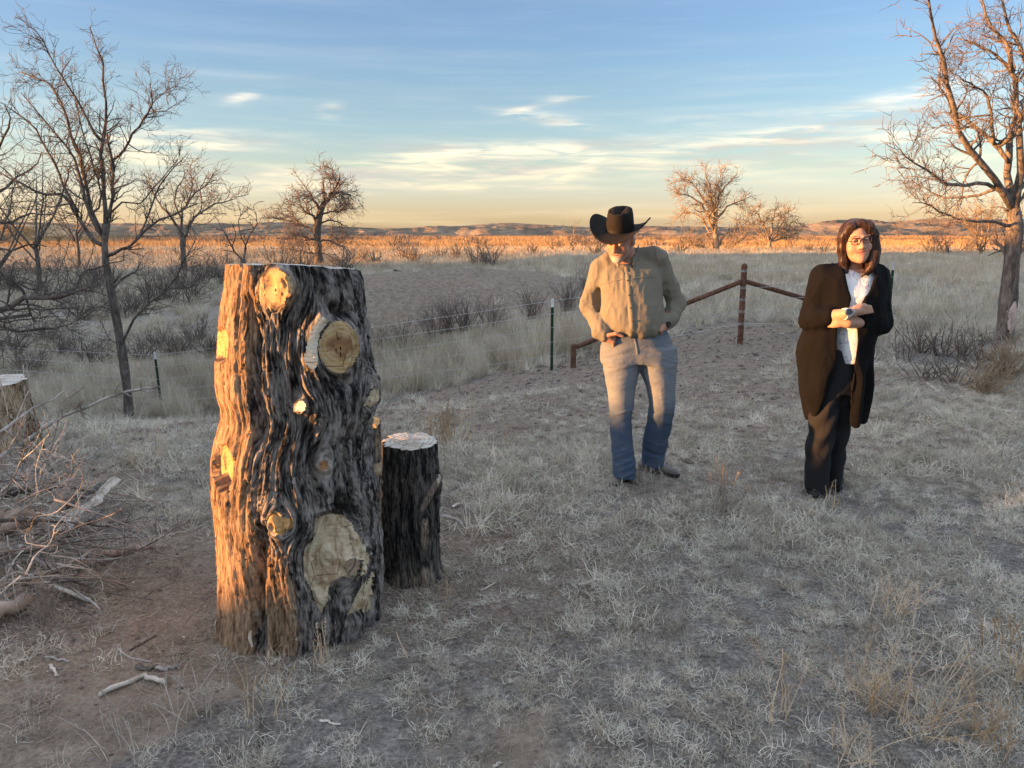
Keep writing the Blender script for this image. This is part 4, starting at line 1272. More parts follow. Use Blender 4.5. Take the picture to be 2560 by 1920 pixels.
def short_post(b, h, label):
    root = empty('brace_post', tuple(b))
    t = Tubes(); P, Rr = pipe((0, 0, -.15), (0, 0, h), .042); t.add(P, Rr, 14)
    link('post', t.mesh('post'), RUST, root)
    tag(root, label, 'fence post')
    return b + np.array((0, 0, h))
def brace(p, q, label):
    p = np.asarray(p); q = np.asarray(q)
    d = (q - p) / np.linalg.norm(q - p)
    t = Tubes(); P, Rr = pipe(p + d * .045 - p, q - d * .045 - p, .037, dome=False); t.add(P, Rr, 12)
    o = link('brace_rail', t.mesh('brace_rail'), RUST, None, tuple(p))
    tag(o, label, 'fence rail')
sb = gnd(1433, 919)
sh = at(1433, 858, sb[1])[2] - sb[2]
short_post(sb, sh, 'low rusty pipe stub that the brace rail runs down to, left of the man')
cz = at(1853, 702, CB[1])[2]
brace((CB[0], CB[1], cz), sb + np.array((0, 0, sh * .80)), 'rusty pipe rail sloping down from the corner post behind the man')
rb = at(2150, 800, CB[1] + 1.3); rb[2] = gz(rb[0], rb[1])
short_post(rb, .36, 'low rusty pipe stub mostly hidden behind the woman')
brace((CB[0], CB[1], cz), rb + np.array((0, 0, .29)), 'rusty pipe rail sloping down from the corner post to the woman')

def t_post(px0, py0, px1, py1, label, D=None):
    b = gnd(px0, py0) if D is None else at(px0, py0, D)
    b[2] = gz(b[0], b[1])
    top = at(px1, py1, b[1]); h = top[2] - b[2]
    lean = top[0] - b[0]
    root = empty('t_post', tuple(b))
    prof = [(-.022, -.012), (.022, -.012), (.022, -.006), (.004, -.006), (.004, .022), (-.004, .022), (-.004, -.006), (-.022, -.006)]
    def seg(z0, z1, k=1.0):
        zz = np.linspace(z0, z1, 2)
        V = np.array([(x * k + lean * z / h, y * k, z) for z in zz for x, y in prof])
        i = np.arange(8); j = (i + 1) % 8
        F = np.stack([i, j, j + 8, i + 8], 1)
        cap = [(8, 9, 10, 15), (11, 12, 13, 14), (10, 11, 14, 15)]
        return V, np.concatenate([F, np.array(cap)])
    V, F = seg(-.25, h - .13)
    VV = [V]; FF = [F]; n = len(V)
    for z in np.arange(.06, h - .14, .052):          # the studs down the face
        w, dd = .007, .008
        c = np.array([(sx * w + lean * z / h, -.012 - sy * dd, z + sz * .008) for sz in (-1, 1) for sy in (0, 1) for sx in (-1, 1)])
        f = np.array([(0, 1, 3, 2), (4, 6, 7, 5), (2, 3, 7, 6), (0, 2, 6, 4), (1, 5, 7, 3)])
        VV.append(c); FF.append(f + n); n += 8
    link('post', make_mesh('post', np.concatenate(VV), np.concatenate(FF), False), TPOST_GREEN, root)
    V, F = seg(h - .1299, h, 1.0)
    link('white_tip', make_mesh('white_tip', V, F, False), TPOST_WHITE, root)
    tag(root, label, 'fence post', 'studded steel fence posts')
    return b, h, lean
tp_mid = t_post(1379, 926, 1381, 746, 'green steel fence post with white tip between the stumps and the man')
tp_left = t_post(406, 1031, 387, 880, 'green steel fence post with white tip beside the dark tree trunk')
tp_right = t_post(2218, 832, 2233, 655, 'green steel fence post with white tip just right of the woman')

# five strands along the left run, and on to the right
def strand(pts, label, seed, group):
    rng = np.random.default_rng(seed)
    P = np.array(pts)
    out = []
    for a, b in zip(P[:-1], P[1:]):
        m = 18
        for k in range(m):
            t = k / m
            out.append(a * (1 - t) + b * t + np.array((0, 0, -.03 * 4 * t * (1 - t))))
    out.append(P[-1]); out = np.array(out)
    c = out[0].copy()
    t = Tubes().add(out - c, np.full(len(out), .0031), 4)
    o = link('fence_wire', t.mesh('fence_wire'), WIRE, None, tuple(c))
    tag(o, label, 'fence wire', group)
fr = [.25, .42, .58, .74, .92]
ordn = ['lowest', 'second lowest', 'middle', 'second highest', 'highest']
wl = [809, 778, 748, 719, 677]
for k in range(5):
    pc = np.array((CB[0] - .047, CB[1], at(1854, wl[k], CB[1])[2]))
    b, h, ln = tp_mid
    zz = [.20, .40, .60, .79, .97][k]
    pm = b + np.array((ln * zz, -.016, h * zz))
    b2, h2, ln2 = tp_left
    z2 = [.16, .36, .55, .76, .95][k]
    pl = b2 + np.array((ln2 * z2, -.016, h2 * z2))
    x3 = -13.0; y3 = b2[1] + (b2[1] - b[1]) / (b2[0] - b[0]) * (x3 - b2[0])
    p3 = np.array((x3, y3, gz(x3, y3) + h2 * z2))
    strand([pc, pm, pl, p3], '%s barbed wire strand of the fence running left from the corner post' % ordn[k], k, 'barbed wires of the left run')
    b4, h4, ln4 = tp_right
    pr = np.array((CB[0] + .047, CB[1], pc[2]))
    p4 = b4 + np.array((ln4 * zz, -.016, h4 * zz))
    x5 = b4[0] + 6; y5 = b4[1] + (b4[1] - CB[1]) / (b4[0] - CB[0]) * 6
    strand([pr, p4, np.array((x5, y5, gz(x5, y5) + h4 * zz))], '%s barbed wire strand of the fence running right from the corner post' % ordn[k], k + 9, 'barbed wires of the right run')
# ------------------------------------------------------------------ shrubs, near and far
rs = np.random.default_rng(99)
MD = (BARK_DARK, TWIG)
ORD_ = ['first', 'second', 'third', 'fourth', 'fifth', 'sixth', 'seventh', 'eighth', 'ninth', 'tenth', 'eleventh', 'twelfth', 'thirteenth', 'fourteenth', 'fifteenth', 'sixteenth', 'seventeenth', 'eighteenth', 'nineteenth', 'twentieth']
ORD = ORD_ + ['twenty-%s' % q for q in ORD_[:9]]; MG = (BARK_GREY, TWIG); MT = (BARK_TAN, TWIG_TAN)
for k in range(20):
    px = -20 + k * 33 + rs.uniform(-14, 14)
    shrub('bush', px, 690, rs.uniform(28, 48), rs.uniform(1.0, 1.9), 1.4, 26, ORD[k] + ' dark leafless bush from the left edge in the far field thicket', MD, 300 + k, 'dark thicket bushes', .0075, 2.8, .5)
for k, (px, D) in enumerate([(20, 20), (60, 17), (110, 23), (150, 20), (215, 18.5), (350, 19), (395, 21), (440, 20), (485, 22), (520, 20)]):
    shrub('bush', px, 800, D, rs.uniform(.7, 1.0), .8, 36, ORD[k] + ' low grey twiggy bush from the left, beyond the left fence wires', (TWIG, TWIG), 340 + k, 'grey bushes beyond the fence', .0055, 4.5, .26)
for k, (px, D, h) in enumerate(sorted([(905, 58, 1.4), (935, 55, 1.2), (1010, 60, 1.9), (1035, 57, 1.6), (1100, 62, 1.3), (1135, 60, 1.5), (1195, 52, 2.0), (1225, 50, 2.2), (1490, 58, 1.4), (1330, 62, 1.2), (2020, 66, 1.5), (2060, 62, 1.4), (2330, 60, 1.9), (2370, 58, 2.2), (2410, 62, 1.6), (2540, 55, 1.7), (1700, 62, 1.2), (860, 50, 1.8), (760, 52, 2.0), (700, 48, 2.2)])):
    shrub('bush', px, 660, D, h, h * .8, 22, ORD[k] + ' scrubby bush from the left along the near edge of the orange plain', MG if k % 3 else MT, 370 + k, 'bushes at the edge of the plain', .012, 1.8, .5)
for k, (px, py) in enumerate([(960, 915), (1010, 905), (1085, 890), (1120, 860), (1165, 855), (1230, 850), (1330, 820), (1420, 800), (1465, 775)]):
    b = gnd(px, py - 12)
    shrub('bush', px, py, b[1] + .5, rs.uniform(.6, .95), .6, 46, ORD[k] + ' reddish brown upright bush from the left in tall grass behind the fence', (TWIG, TWIG), 400 + k, 'brown bushes in the tall grass', .0030, 4.0, .2, 1.2)
for k, (px, py, h, lab) in enumerate([(2505, 950, .50, 'straw-coloured bush at the right edge in front of the big trunk'), (2460, 985, .34, 'low straw-coloured bush left of the one at the right edge')]):
    shrub('bush', px, py, None, h, .42, 60, lab, (TWIG_TAN, TWIG_TAN), 430 + k, 'straw bushes under the right tree', .0035, 7.0, .15)
for k, (px, py, h) in enumerate([(2260, 905, .45), (2300, 880, .55), (2315, 950, .35), (2350, 890, .5), (2380, 960, .38), (2405, 895, .45), (2430, 930, .4), (2460, 900, .5)]):
    shrub('bush', px, py, None, h, .5, 16, ORD[k] + ' sparse grey dead bush from the left, between the woman and the right tree', MG, 440 + k, 'dead bushes under the right tree', .0042, 3.2, .22)

# heap of old logs far off behind the bank
def heap():
    b = at(1005, 668, 44); b[2] = gz(b[0], b[1])
    root = empty('log_heap', tuple(b))
    rng = np.random.default_rng(5)
    for k in range(22):
        a = rng.uniform(-.5, .5) + (math.pi if rng.random() < .5 else 0)
        c = np.array((rng.uniform(-1.5, 1.5), rng.uniform(-.5, .5), rng.uniform(.05, .5)))
        c[2] *= 1 - abs(c[0]) / 2.0
        d = np.array((math.cos(a), math.sin(a), rng.normal() * .18)) * rng.uniform(.4, 1.0)
        P = resample([c - d, c + np.array((0, 0, rng.normal() * .06)), c + d], 6)
        t = Tubes().add(P, np.linspace(.07, .035, 6) * rng.uniform(.6, 1.2), 6)
        link('log', t.mesh('log'), BARK_DARK, root)
    tag(root, 'dark heap of old branches in the shade beyond the earth bank', 'brush pile')
heap()

# ------------------------------------------------------------------ the brush pile at the left
W_GREY = simple('dead_branch_grey', [(.12, .105, .09), (.34, .30, .26), (.56, .51, .455)], 9.0, (1, 1, 1), bump=.5, bdist=.004)
W_DARK = simple('dead_branch_dark', [(.035, .028, .024), (.11, .09, .075), (.22, .185, .155)], 12.0, bump=.5, bdist=.004)
W_RED = simple('peeled_branch_reddish', [(.16, .11, .08), (.34, .255, .19), (.50, .40, .315)], 10.0, (1, 1, 1), bump=.5, bdist=.004)
W_PALE = simple('split_wood_pale', [(.25, .20, .15), (.55, .49, .40), (.74, .69, .60)], 14.0, (1, 1, 1), bump=.4, bdist=.003)
S7 = 540 / 1400.0
def z7(x, y, dz=0.0):
    p = gnd(x * S7, 920 + y * S7, dz)
    return p + np.array((0, 0, dz))
def branch(name, pts, r0, r1, mat, label, group='pieces of the brush pile', seed=0, K=12, twig=0.0, tl=.2, sides=7, cat='branch', knob=.12, tm=None, flatten=None):
    rng = np.random.default_rng(seed)
    P, Rr = resample(pts, K, np.linspace(r0, r1, len(pts)))
    P[1:-1] += rng.normal(size=P[1:-1].shape) * r0 * .3
    Rr = Rr * (1 + knob * rng.normal(size=K))
    c = P[0].copy()
    def ov(ring):
        if flatten is None: return ring
        m = ring.mean(axis=2, keepdims=True)
        d = ring - m
        d[..., 2] *= flatten
        return m + d
    t = Tubes().add(P - c, Rr, sides, ov)
    o = link(name, t.mesh(name, sides > 4), mat, None, tuple(c))
    if twig:
        pl = np.linalg.norm(np.diff(P, axis=0), axis=1).sum()
        P2, R2 = children(P[None], Rr[None], np.array([pl * twig]), rng, tl, (30, 75), 6, .5, (0, 0, .15), .28, .15, .0016)
        tw = Tubes()
        if len(P2):
            tw.add(P2 - c, R2, 4)
            pl2 = np.linalg.norm(np.diff(P2, axis=1), axis=2).sum(1)
            P3, R3 = children(P2, R2, pl2 * 6, rng, tl * .4, (30, 70), 4, .6, (0, 0, .1), .28, .2, .0012)
            tw.add(P3 - c, R3, 3)
            link('twigs', tw.mesh('twigs'), tm or mat, o)['kind'] = 'stuff'
    tag(o, label, cat, group)
    return o
branch('branch', [z7(-80, 640, .30), z7(150, 480, .36), z7(380, 335, .46), z7(560, 252, .54), z7(800, 157, .62), z7(1030, 122, .68)], .0135, .0075, W_GREY, 'long grey pole branch rising from the brush pile toward the fence post', seed=1, K=20, twig=9, tl=.16)
branch('branch', [z7(-60, 470, .46), z7(90, 350, .54), z7(230, 255, .60), z7(350, 200, .64), z7(415, 150, .68)], .008, .003, W_GREY, 'thinner knobbly branch above the long pole in the brush pile', seed=2, K=16, twig=12, tl=.18)
branch('split_rail', [z7(365, 1075, .12), z7(480, 960, .16), z7(620, 835, .20), z7(750, 720, .24)], .032, .036, W_PALE, 'whitish split length of wood leaning out of the brush pile', seed=3, K=8, sides=4, cat='wood', knob=.07, flatten=.62)
branch('bark_strip', [z7(440, 900, .19), z7(560, 820, .17), z7(680, 745, .17)], .012, .016, W_DARK, 'strip of black bark lying along the whitish split wood', seed=33, K=8, sides=5, cat='bark', knob=.2)
branch('bark_slab', [z7(245, 1085, .10), z7(330, 940, .18), z7(400, 800, .26), z7(475, 690, .33)], .026, .010, W_RED, 'reddish slab of bark standing slantwise in the brush pile', seed=4, K=9, sides=5, cat='bark', knob=.1, flatten=.5)
branch('pole', [z7(-90, 1450, .03), z7(120, 1380, .05), z7(330, 1320, .06), z7(560, 1235, .065)], .017, .018, W_RED, 'reddish peeled pole along the front of the brush pile', seed=5, K=12, knob=.06)
branch('pole', [z7(520, 1250, .05), z7(700, 1200, .055), z7(860, 1175, .05), z7(1010, 1150, .045)], .022, .017, W_RED, 'pinkish split pole end sticking out over the bare soil', seed=6, K=10, sides=5, knob=.1)
branch('pole', [z7(-80, 1540, .02), z7(200, 1400, .04), z7(420, 1280, .09), z7(640, 1160, .10), z7(730, 1118, .10)], .010, .005, W_RED, 'slim tan pole behind the reddish peeled one', seed=7, K=14, knob=.1)
branch('log', [z7(-120, 1640, .05), z7(40, 1570, .05), z7(190, 1505, .055)], .036, .031, W_RED, 'stubby peeled log at the bottom of the brush pile', seed=8, K=8, sides=9, cat='log', knob=.05)
branch('branch', [z7(60, 1165, .12), z7(250, 1240, .07), z7(400, 1370, .05), z7(500, 1440, .04), z7(650, 1565, .02)], .013, .004, W_GREY, 'grey crooked branch bending down to the soil in front of the brush pile', seed=9, K=16, twig=5, tl=.15)
branch('branch', [z7(-60, 985, .34), z7(150, 985, .32), z7(300, 985, .30), z7(600, 1018, .22), z7(850, 1055, .14)], .010, .003, W_DARK, 'straight dark branch lying level across the brush pile', seed=10, K=16, twig=7, tl=.2)
branch('branch', [z7(210, 1370, .03), z7(320, 1400, .04), z7(440, 1450, .03), z7(580, 1505, .02)], .012, .008, W_PALE, 'bleached stick at the front of the brush pile', seed=11, K=10, knob=.15)
branch('log', [z7(-140, 1010, .20), z7(0, 1000, .22), z7(165, 985, .24)], .062, .058, W_RED, 'thick brown log end deep inside the brush pile', seed=12, K=8, sides=10, cat='log', knob=.04)
branch('log', [z7(-120, 820, .16), z7(100, 800, .18), z7(330, 800, .16)], .030, .020, W_DARK, 'dark log across the back of the brush pile', seed=13, K=9, sides=8, cat='log', knob=.1)
branch('log', [z7(-120, 1190, .10), z7(60, 1180, .10), z7(260, 1170, .12)], .040, .028, W_GREY, 'grey barked log in the middle of the brush pile', seed=14, K=9, sides=9, cat='log', knob=.1)
for k, (a, b, c_) in enumerate([((110, 540), (280, 490), (460, 395)), ((80, 592), (180, 585), (330, 560)), ((210, 480), (260, 530), (300, 600)), ((250, 600), (290, 660), (330, 720)), ((330, 560), (430, 590), (560, 620)), ((350, 545), (480, 610), (620, 650)), ((420, 420), (380, 470), (250, 545)), ((290, 520), (350, 640), (400, 760)), ((130, 550), (240, 600), (300, 700))]):
    rng = np.random.default_rng(60 + k)
    dz = rng.uniform(.28, .42)
    branch('bark_strip', [z7(a[0], a[1], dz), z7(b[0], b[1], dz + .02), z7(c_[0], c_[1], dz)], .010, .004, W_RED, 'torn reddish strip of bark high in the brush pile, %s from the left' % ORD[[0, 1, 3, 4, 6, 7, 8, 5, 2][k]], seed=70 + k, K=9, sides=4, cat='bark', knob=.25, flatten=.5)
# upright twigs in front of the split stump
for k, L in enumerate([[(150, -20), (158, 120), (165, 260), (150, 400)], [(0, 80), (30, 200), (55, 330), (50, 400)], [(185, 150), (120, 300), (40, 440), (-40, 520)], [(545, 120), (480, 170), (380, 240), (320, 340)], [(430, 160), (460, 240), (520, 280), (545, 330)], [(60, 520), (110, 430), (150, 340), (170, 300)], [(520, 215), (490, 260), (440, 250)]]):
    n = len(L)
    branch('branch', [z7(x, y, .62 - .22 * i / (n - 1)) for i, (x, y) in enumerate(L)], .0042, .0030, W_RED, ORD[[2, 1, 0, 6, 4, 3, 5][k]] + ' slender twig from the left rising out of the brush pile', seed=90 + k, K=10, twig=8, tl=.12, sides=5)
def zone(x, y):
    v = 'top' if y < 760 else ('upper half' if y < 1020 else ('lower half' if y < 1240 else 'foot'))
    h = 'leftward' if x < 100 else ('centrally' if x < 320 else 'rightward')
    return 'in the brush pile %s, %s' % (v, h)
rng = np.random.default_rng(11)
for k in range(78):
    x0, y0 = rng.uniform(-80, 400), rng.uniform(560, 1440)
    if x0 > 330 and y0 < 640: x0 -= 250
    hh = .06 + .34 * max(0, 1 - abs(y0 - 900) / 520) * rng.random() + .05 * rng.random()
    p = z7(x0, y0, hh)
    a = rng.normal() * .7 + (math.pi if rng.random() < .35 else 0)
    L = rng.uniform(.25, .8)
    d = np.array((math.cos(a), math.sin(a) * .7, rng.normal() * .12))
    q1 = p + d * L * .5 + np.array((0, 0, rng.normal() * .05))
    q2 = p + d * L + np.array((0, 0, rng.uniform(-.12, .10)))
    for q in (q1, q2): q[2] = max(q[2], gz(q[0], q[1]) + .015)
    if q2[0] > -1.55: continue
    branch('branch', [p, q1, q2], rng.uniform(.0028, .0070), .0016, [W_GREY, W_DARK, W_GREY, W_RED][k % 4], '%s loose branch %s' % (['grey', 'dark', 'grey', 'reddish'][k % 4], zone(x0, y0)), seed=120 + k, K=10, twig=11, tl=.19, sides=5)
for k in range(64):
    x0, y0 = rng.uniform(-40, 500), rng.uniform(640, 1350)
    p = z7(x0, y0, rng.uniform(.05, .25))
    a = rng.uniform(0, 2 * math.pi)
    pts = [p]
    d = np.array((math.cos(a), math.sin(a), rng.uniform(-.2, .8)))
    for j in range(4):
        d = d + rng.normal(size=3) * .55; d /= np.linalg.norm(d)
        q = pts[-1] + d * rng.uniform(.06, .13); q[2] = max(q[2], gz(q[0], q[1]) + .01)
        pts.append(q)
    if pts[-1][0] > -1.5: continue
    branch('branch', pts, .0042, .0016, [W_GREY, W_PALE, W_RED][k % 3], '%s wiry curled twig %s' % (['grey', 'bleached', 'reddish'][k % 3], zone(x0, y0)), seed=220 + k, K=14, twig=7, tl=.10, sides=4)

for k in range(34):
    x0, y0 = rng.uniform(-90, 240), rng.uniform(620, 1000)
    p = z7(x0, y0, rng.uniform(.20, .42))
    pts = [p]
    a = rng.normal() * .9
    d = np.array((math.cos(a), math.sin(a) * .6, rng.uniform(-.3, .9)))
    for j in range(4):
        d = d + rng.normal(size=3) * .35; d /= np.linalg.norm(d)
        q = pts[-1] + d * rng.uniform(.07, .15); q[2] = max(q[2], gz(q[0], q[1]) + .01)
        pts.append(q)
    if pts[-1][0] > -1.6: continue
    branch('branch', pts, .0038, .0014, [W_GREY, W_PALE, W_DARK, W_GREY][k % 4], '%s springy twig %s' % (['grey', 'bleached', 'dark', 'grey'][k % 4], zone(x0, y0)), seed=320 + k, K=14, twig=9, tl=.13, sides=4)
same = {}
for o in COL.objects:
    if o.get('group') == 'pieces of the brush pile' and o.parent is None: same.setdefault(o['label'], []).append(o)
for lab, L in same.items():
    if len(L) > 1:
        L.sort(key=lambda o: o.location.x / o.location.y)
        for k, o in enumerate(L): o['label'] = lab + ', %s from left' % ORD[k]

# ------------------------------------------------------------------ sticks and chips on the ground
def stick(pts, r0, r1, mat, label, seed, sides=6, flatten=None, name='stick', K=9, lift=None):
    P = [gnd(*p) for p in pts]
    l = r0 * .7 if lift is None else lift
    P = [p + np.array((0, 0, l)) for p in P]
    branch(name, P, r0, r1, mat, label, 'sticks and chips on the ground', seed, K, sides=sides, cat='stick' if name == 'stick' else 'wood chip', flatten=flatten)
ZA = lambda x, y: (x * 860 / 2212.0, 1480 + y * 860 / 2212.0)
ZB = lambda x, y: (860 + x * 900 / 2212.0, 1280 + y * 900 / 2212.0)
ZC = lambda x, y: (1060 + x * 420 / 1742.0, 960 + y * 420 / 1742.0)
stick([ZA(640, 680), ZA(740, 635), ZA(850, 590), ZA(930, 560), ZA(1000, 578), ZA(1060, 605)], .010, .009, W_PALE, 'curved bleached stick on the bare soil in front of the brush pile', 1, K=14, lift=.012)
stick([ZA(760, 365), ZA(820, 420), ZA(900, 440), ZA(980, 455)], .004, .003, W_GREY, 'thin grey twig on the soil above the curved bleached stick', 2)
stick([ZA(890, 485), ZA(950, 505), ZA(1010, 480)], .012, .007, W_DARK, 'black bark fragment beside the curved bleached stick', 3, flatten=.6, name='wood_chip')
stick([ZA(1010, 500), ZA(1090, 500), ZA(1160, 470)], .012, .006, W_GREY, 'splintered grey bark fragment on the bare soil', 4, flatten=.6, name='wood_chip')
stick([ZA(840, 380), ZA(920, 330), ZA(1000, 285)], .005, .007, W_DARK, 'charred stick on the soil left of the big stump', 5)
stick([ZA(290, 420), ZA(370, 440), ZA(445, 455)], .007, .005, W_GREY, 'flat grey splinter at the left on bare soil, upper of two', 6, flatten=.5, name='wood_chip')
stick([ZA(325, 475), ZA(350, 510), ZA(375, 545)], .008, .005, W_PALE, 'flat grey splinter at the left on bare soil, lower of two', 7, flatten=.5, name='wood_chip')
stick([ZA(1110, 400), ZA(1190, 395)], .006, .006, W_RED, 'tan wood chip on the soil just left of the big stump', 8, flatten=.5, name='wood_chip')
stick([ZA(1750, 470), ZA(1805, 430)], .009, .007, W_PALE, 'yellow wood chip in the grass at the foot of the big stump', 9, flatten=.5, name='wood_chip')
stick([ZA(2060, 830), ZA(2190, 860)], .008, .004, W_PALE, 'pale splinter in the grass below the big stump', 10, flatten=.5, name='wood_chip')
stick([ZA(470, 30), ZA(575, 55)], .009, .008, W_PALE, 'bleached stub of wood near the front of the brush pile', 11, name='wood_chip')
stick([ZB(840, 490), ZB(890, 462), ZB(935, 437)], .006, .005, W_PALE, 'pale splinter in brown litter right of the short stump', 12, flatten=.6, name='wood_chip')
stick([ZB(925, 247), ZB(975, 226)], .010, .007, W_PALE, 'cream wood chip in brown litter right of the short stump', 13, flatten=.5, name='wood_chip')
stick([ZB(665, 362), ZB(715, 370), ZB(765, 362)], .008, .005, W_GREY, 'grey stick end beside the foot of the short stump', 14)
stick([ZB(600, 30), ZB(680, 50), ZB(735, 85)], .011, .006, W_GREY, 'grey branch lying just right of the short stump', 15)
stick([ZB(1090, 1215), ZB(1170, 1185), ZB(1245, 1130)], .008, .004, W_GREY, 'grey splinter of wood in the middle of the foreground grass', 16, flatten=.7)
stick([ZB(915, 1572), ZB(970, 1550)], .007, .005, W_PALE, 'pale splinter at the bottom edge of the foreground', 17, flatten=.6, name='wood_chip')
stick([ZC(295, 1285), ZC(395, 1262)], .016, .006, W_PALE, 'wedge-shaped pale chip between the short stump and the man', 18, flatten=.35, sides=4, name='wood_chip', K=5)
stick([ZC(590, 1225), ZC(655, 1238)], .013, .012, W_PALE, 'square white chip between the short stump and the man', 19, flatten=.35, sides=4, name='wood_chip', K=5)
stick([ZC(720, 1185), ZC(830, 1172), ZC(930, 1160)], .007, .010, W_PALE, 'crumbled white sliver of wood between the stumps and the man', 20, flatten=.5, name='wood_chip')
stick([(424, 1180), (450, 1178)], .022, .020, W_PALE, 'small square block of pale wood behind the big stump at left', 21, flatten=.8, sides=4, name='wood_chip', K=4)
stick([(2420, 995), (2490, 1002), (2560, 1008)], .011, .007, W_PALE, 'long pale branch on the grass at the right edge, upper of two', 22)
stick([(2470, 1020), (2530, 1032), (2570, 1030)], .012, .008, W_PALE, 'long pale branch on the grass at the right edge, lower of two', 23)
stick([(2318, 960), (2335, 975), (2345, 980), (2360, 978)], .014, .008, W_PALE, 'twisted bleached root on the soil right of the woman', 24)
stick([(2205, 965), (2260, 945), (2310, 962)], .012, .006, W_GREY, 'weathered branch on the soil right of the woman', 25)
stick([(2350, 930), (2400, 918), (2440, 922)], .010, .006, W_GREY, 'weathered branch in the dead brush under the right tree', 26)
stick([(2400, 905), (2440, 915)], .010, .008, W_PALE, 'short bleached stick in the dead brush under the right tree', 27)
stick([(648, 1895), (655, 1840), (652, 1795)], .006, .005, W_DARK, 'charred stub of a stem in the foreground grass below the stump', 28)
# ------------------------------------------------------------------ people: smooth signed-distance shapes turned into one skin each
from mathutils.bvhtree import BVHTree

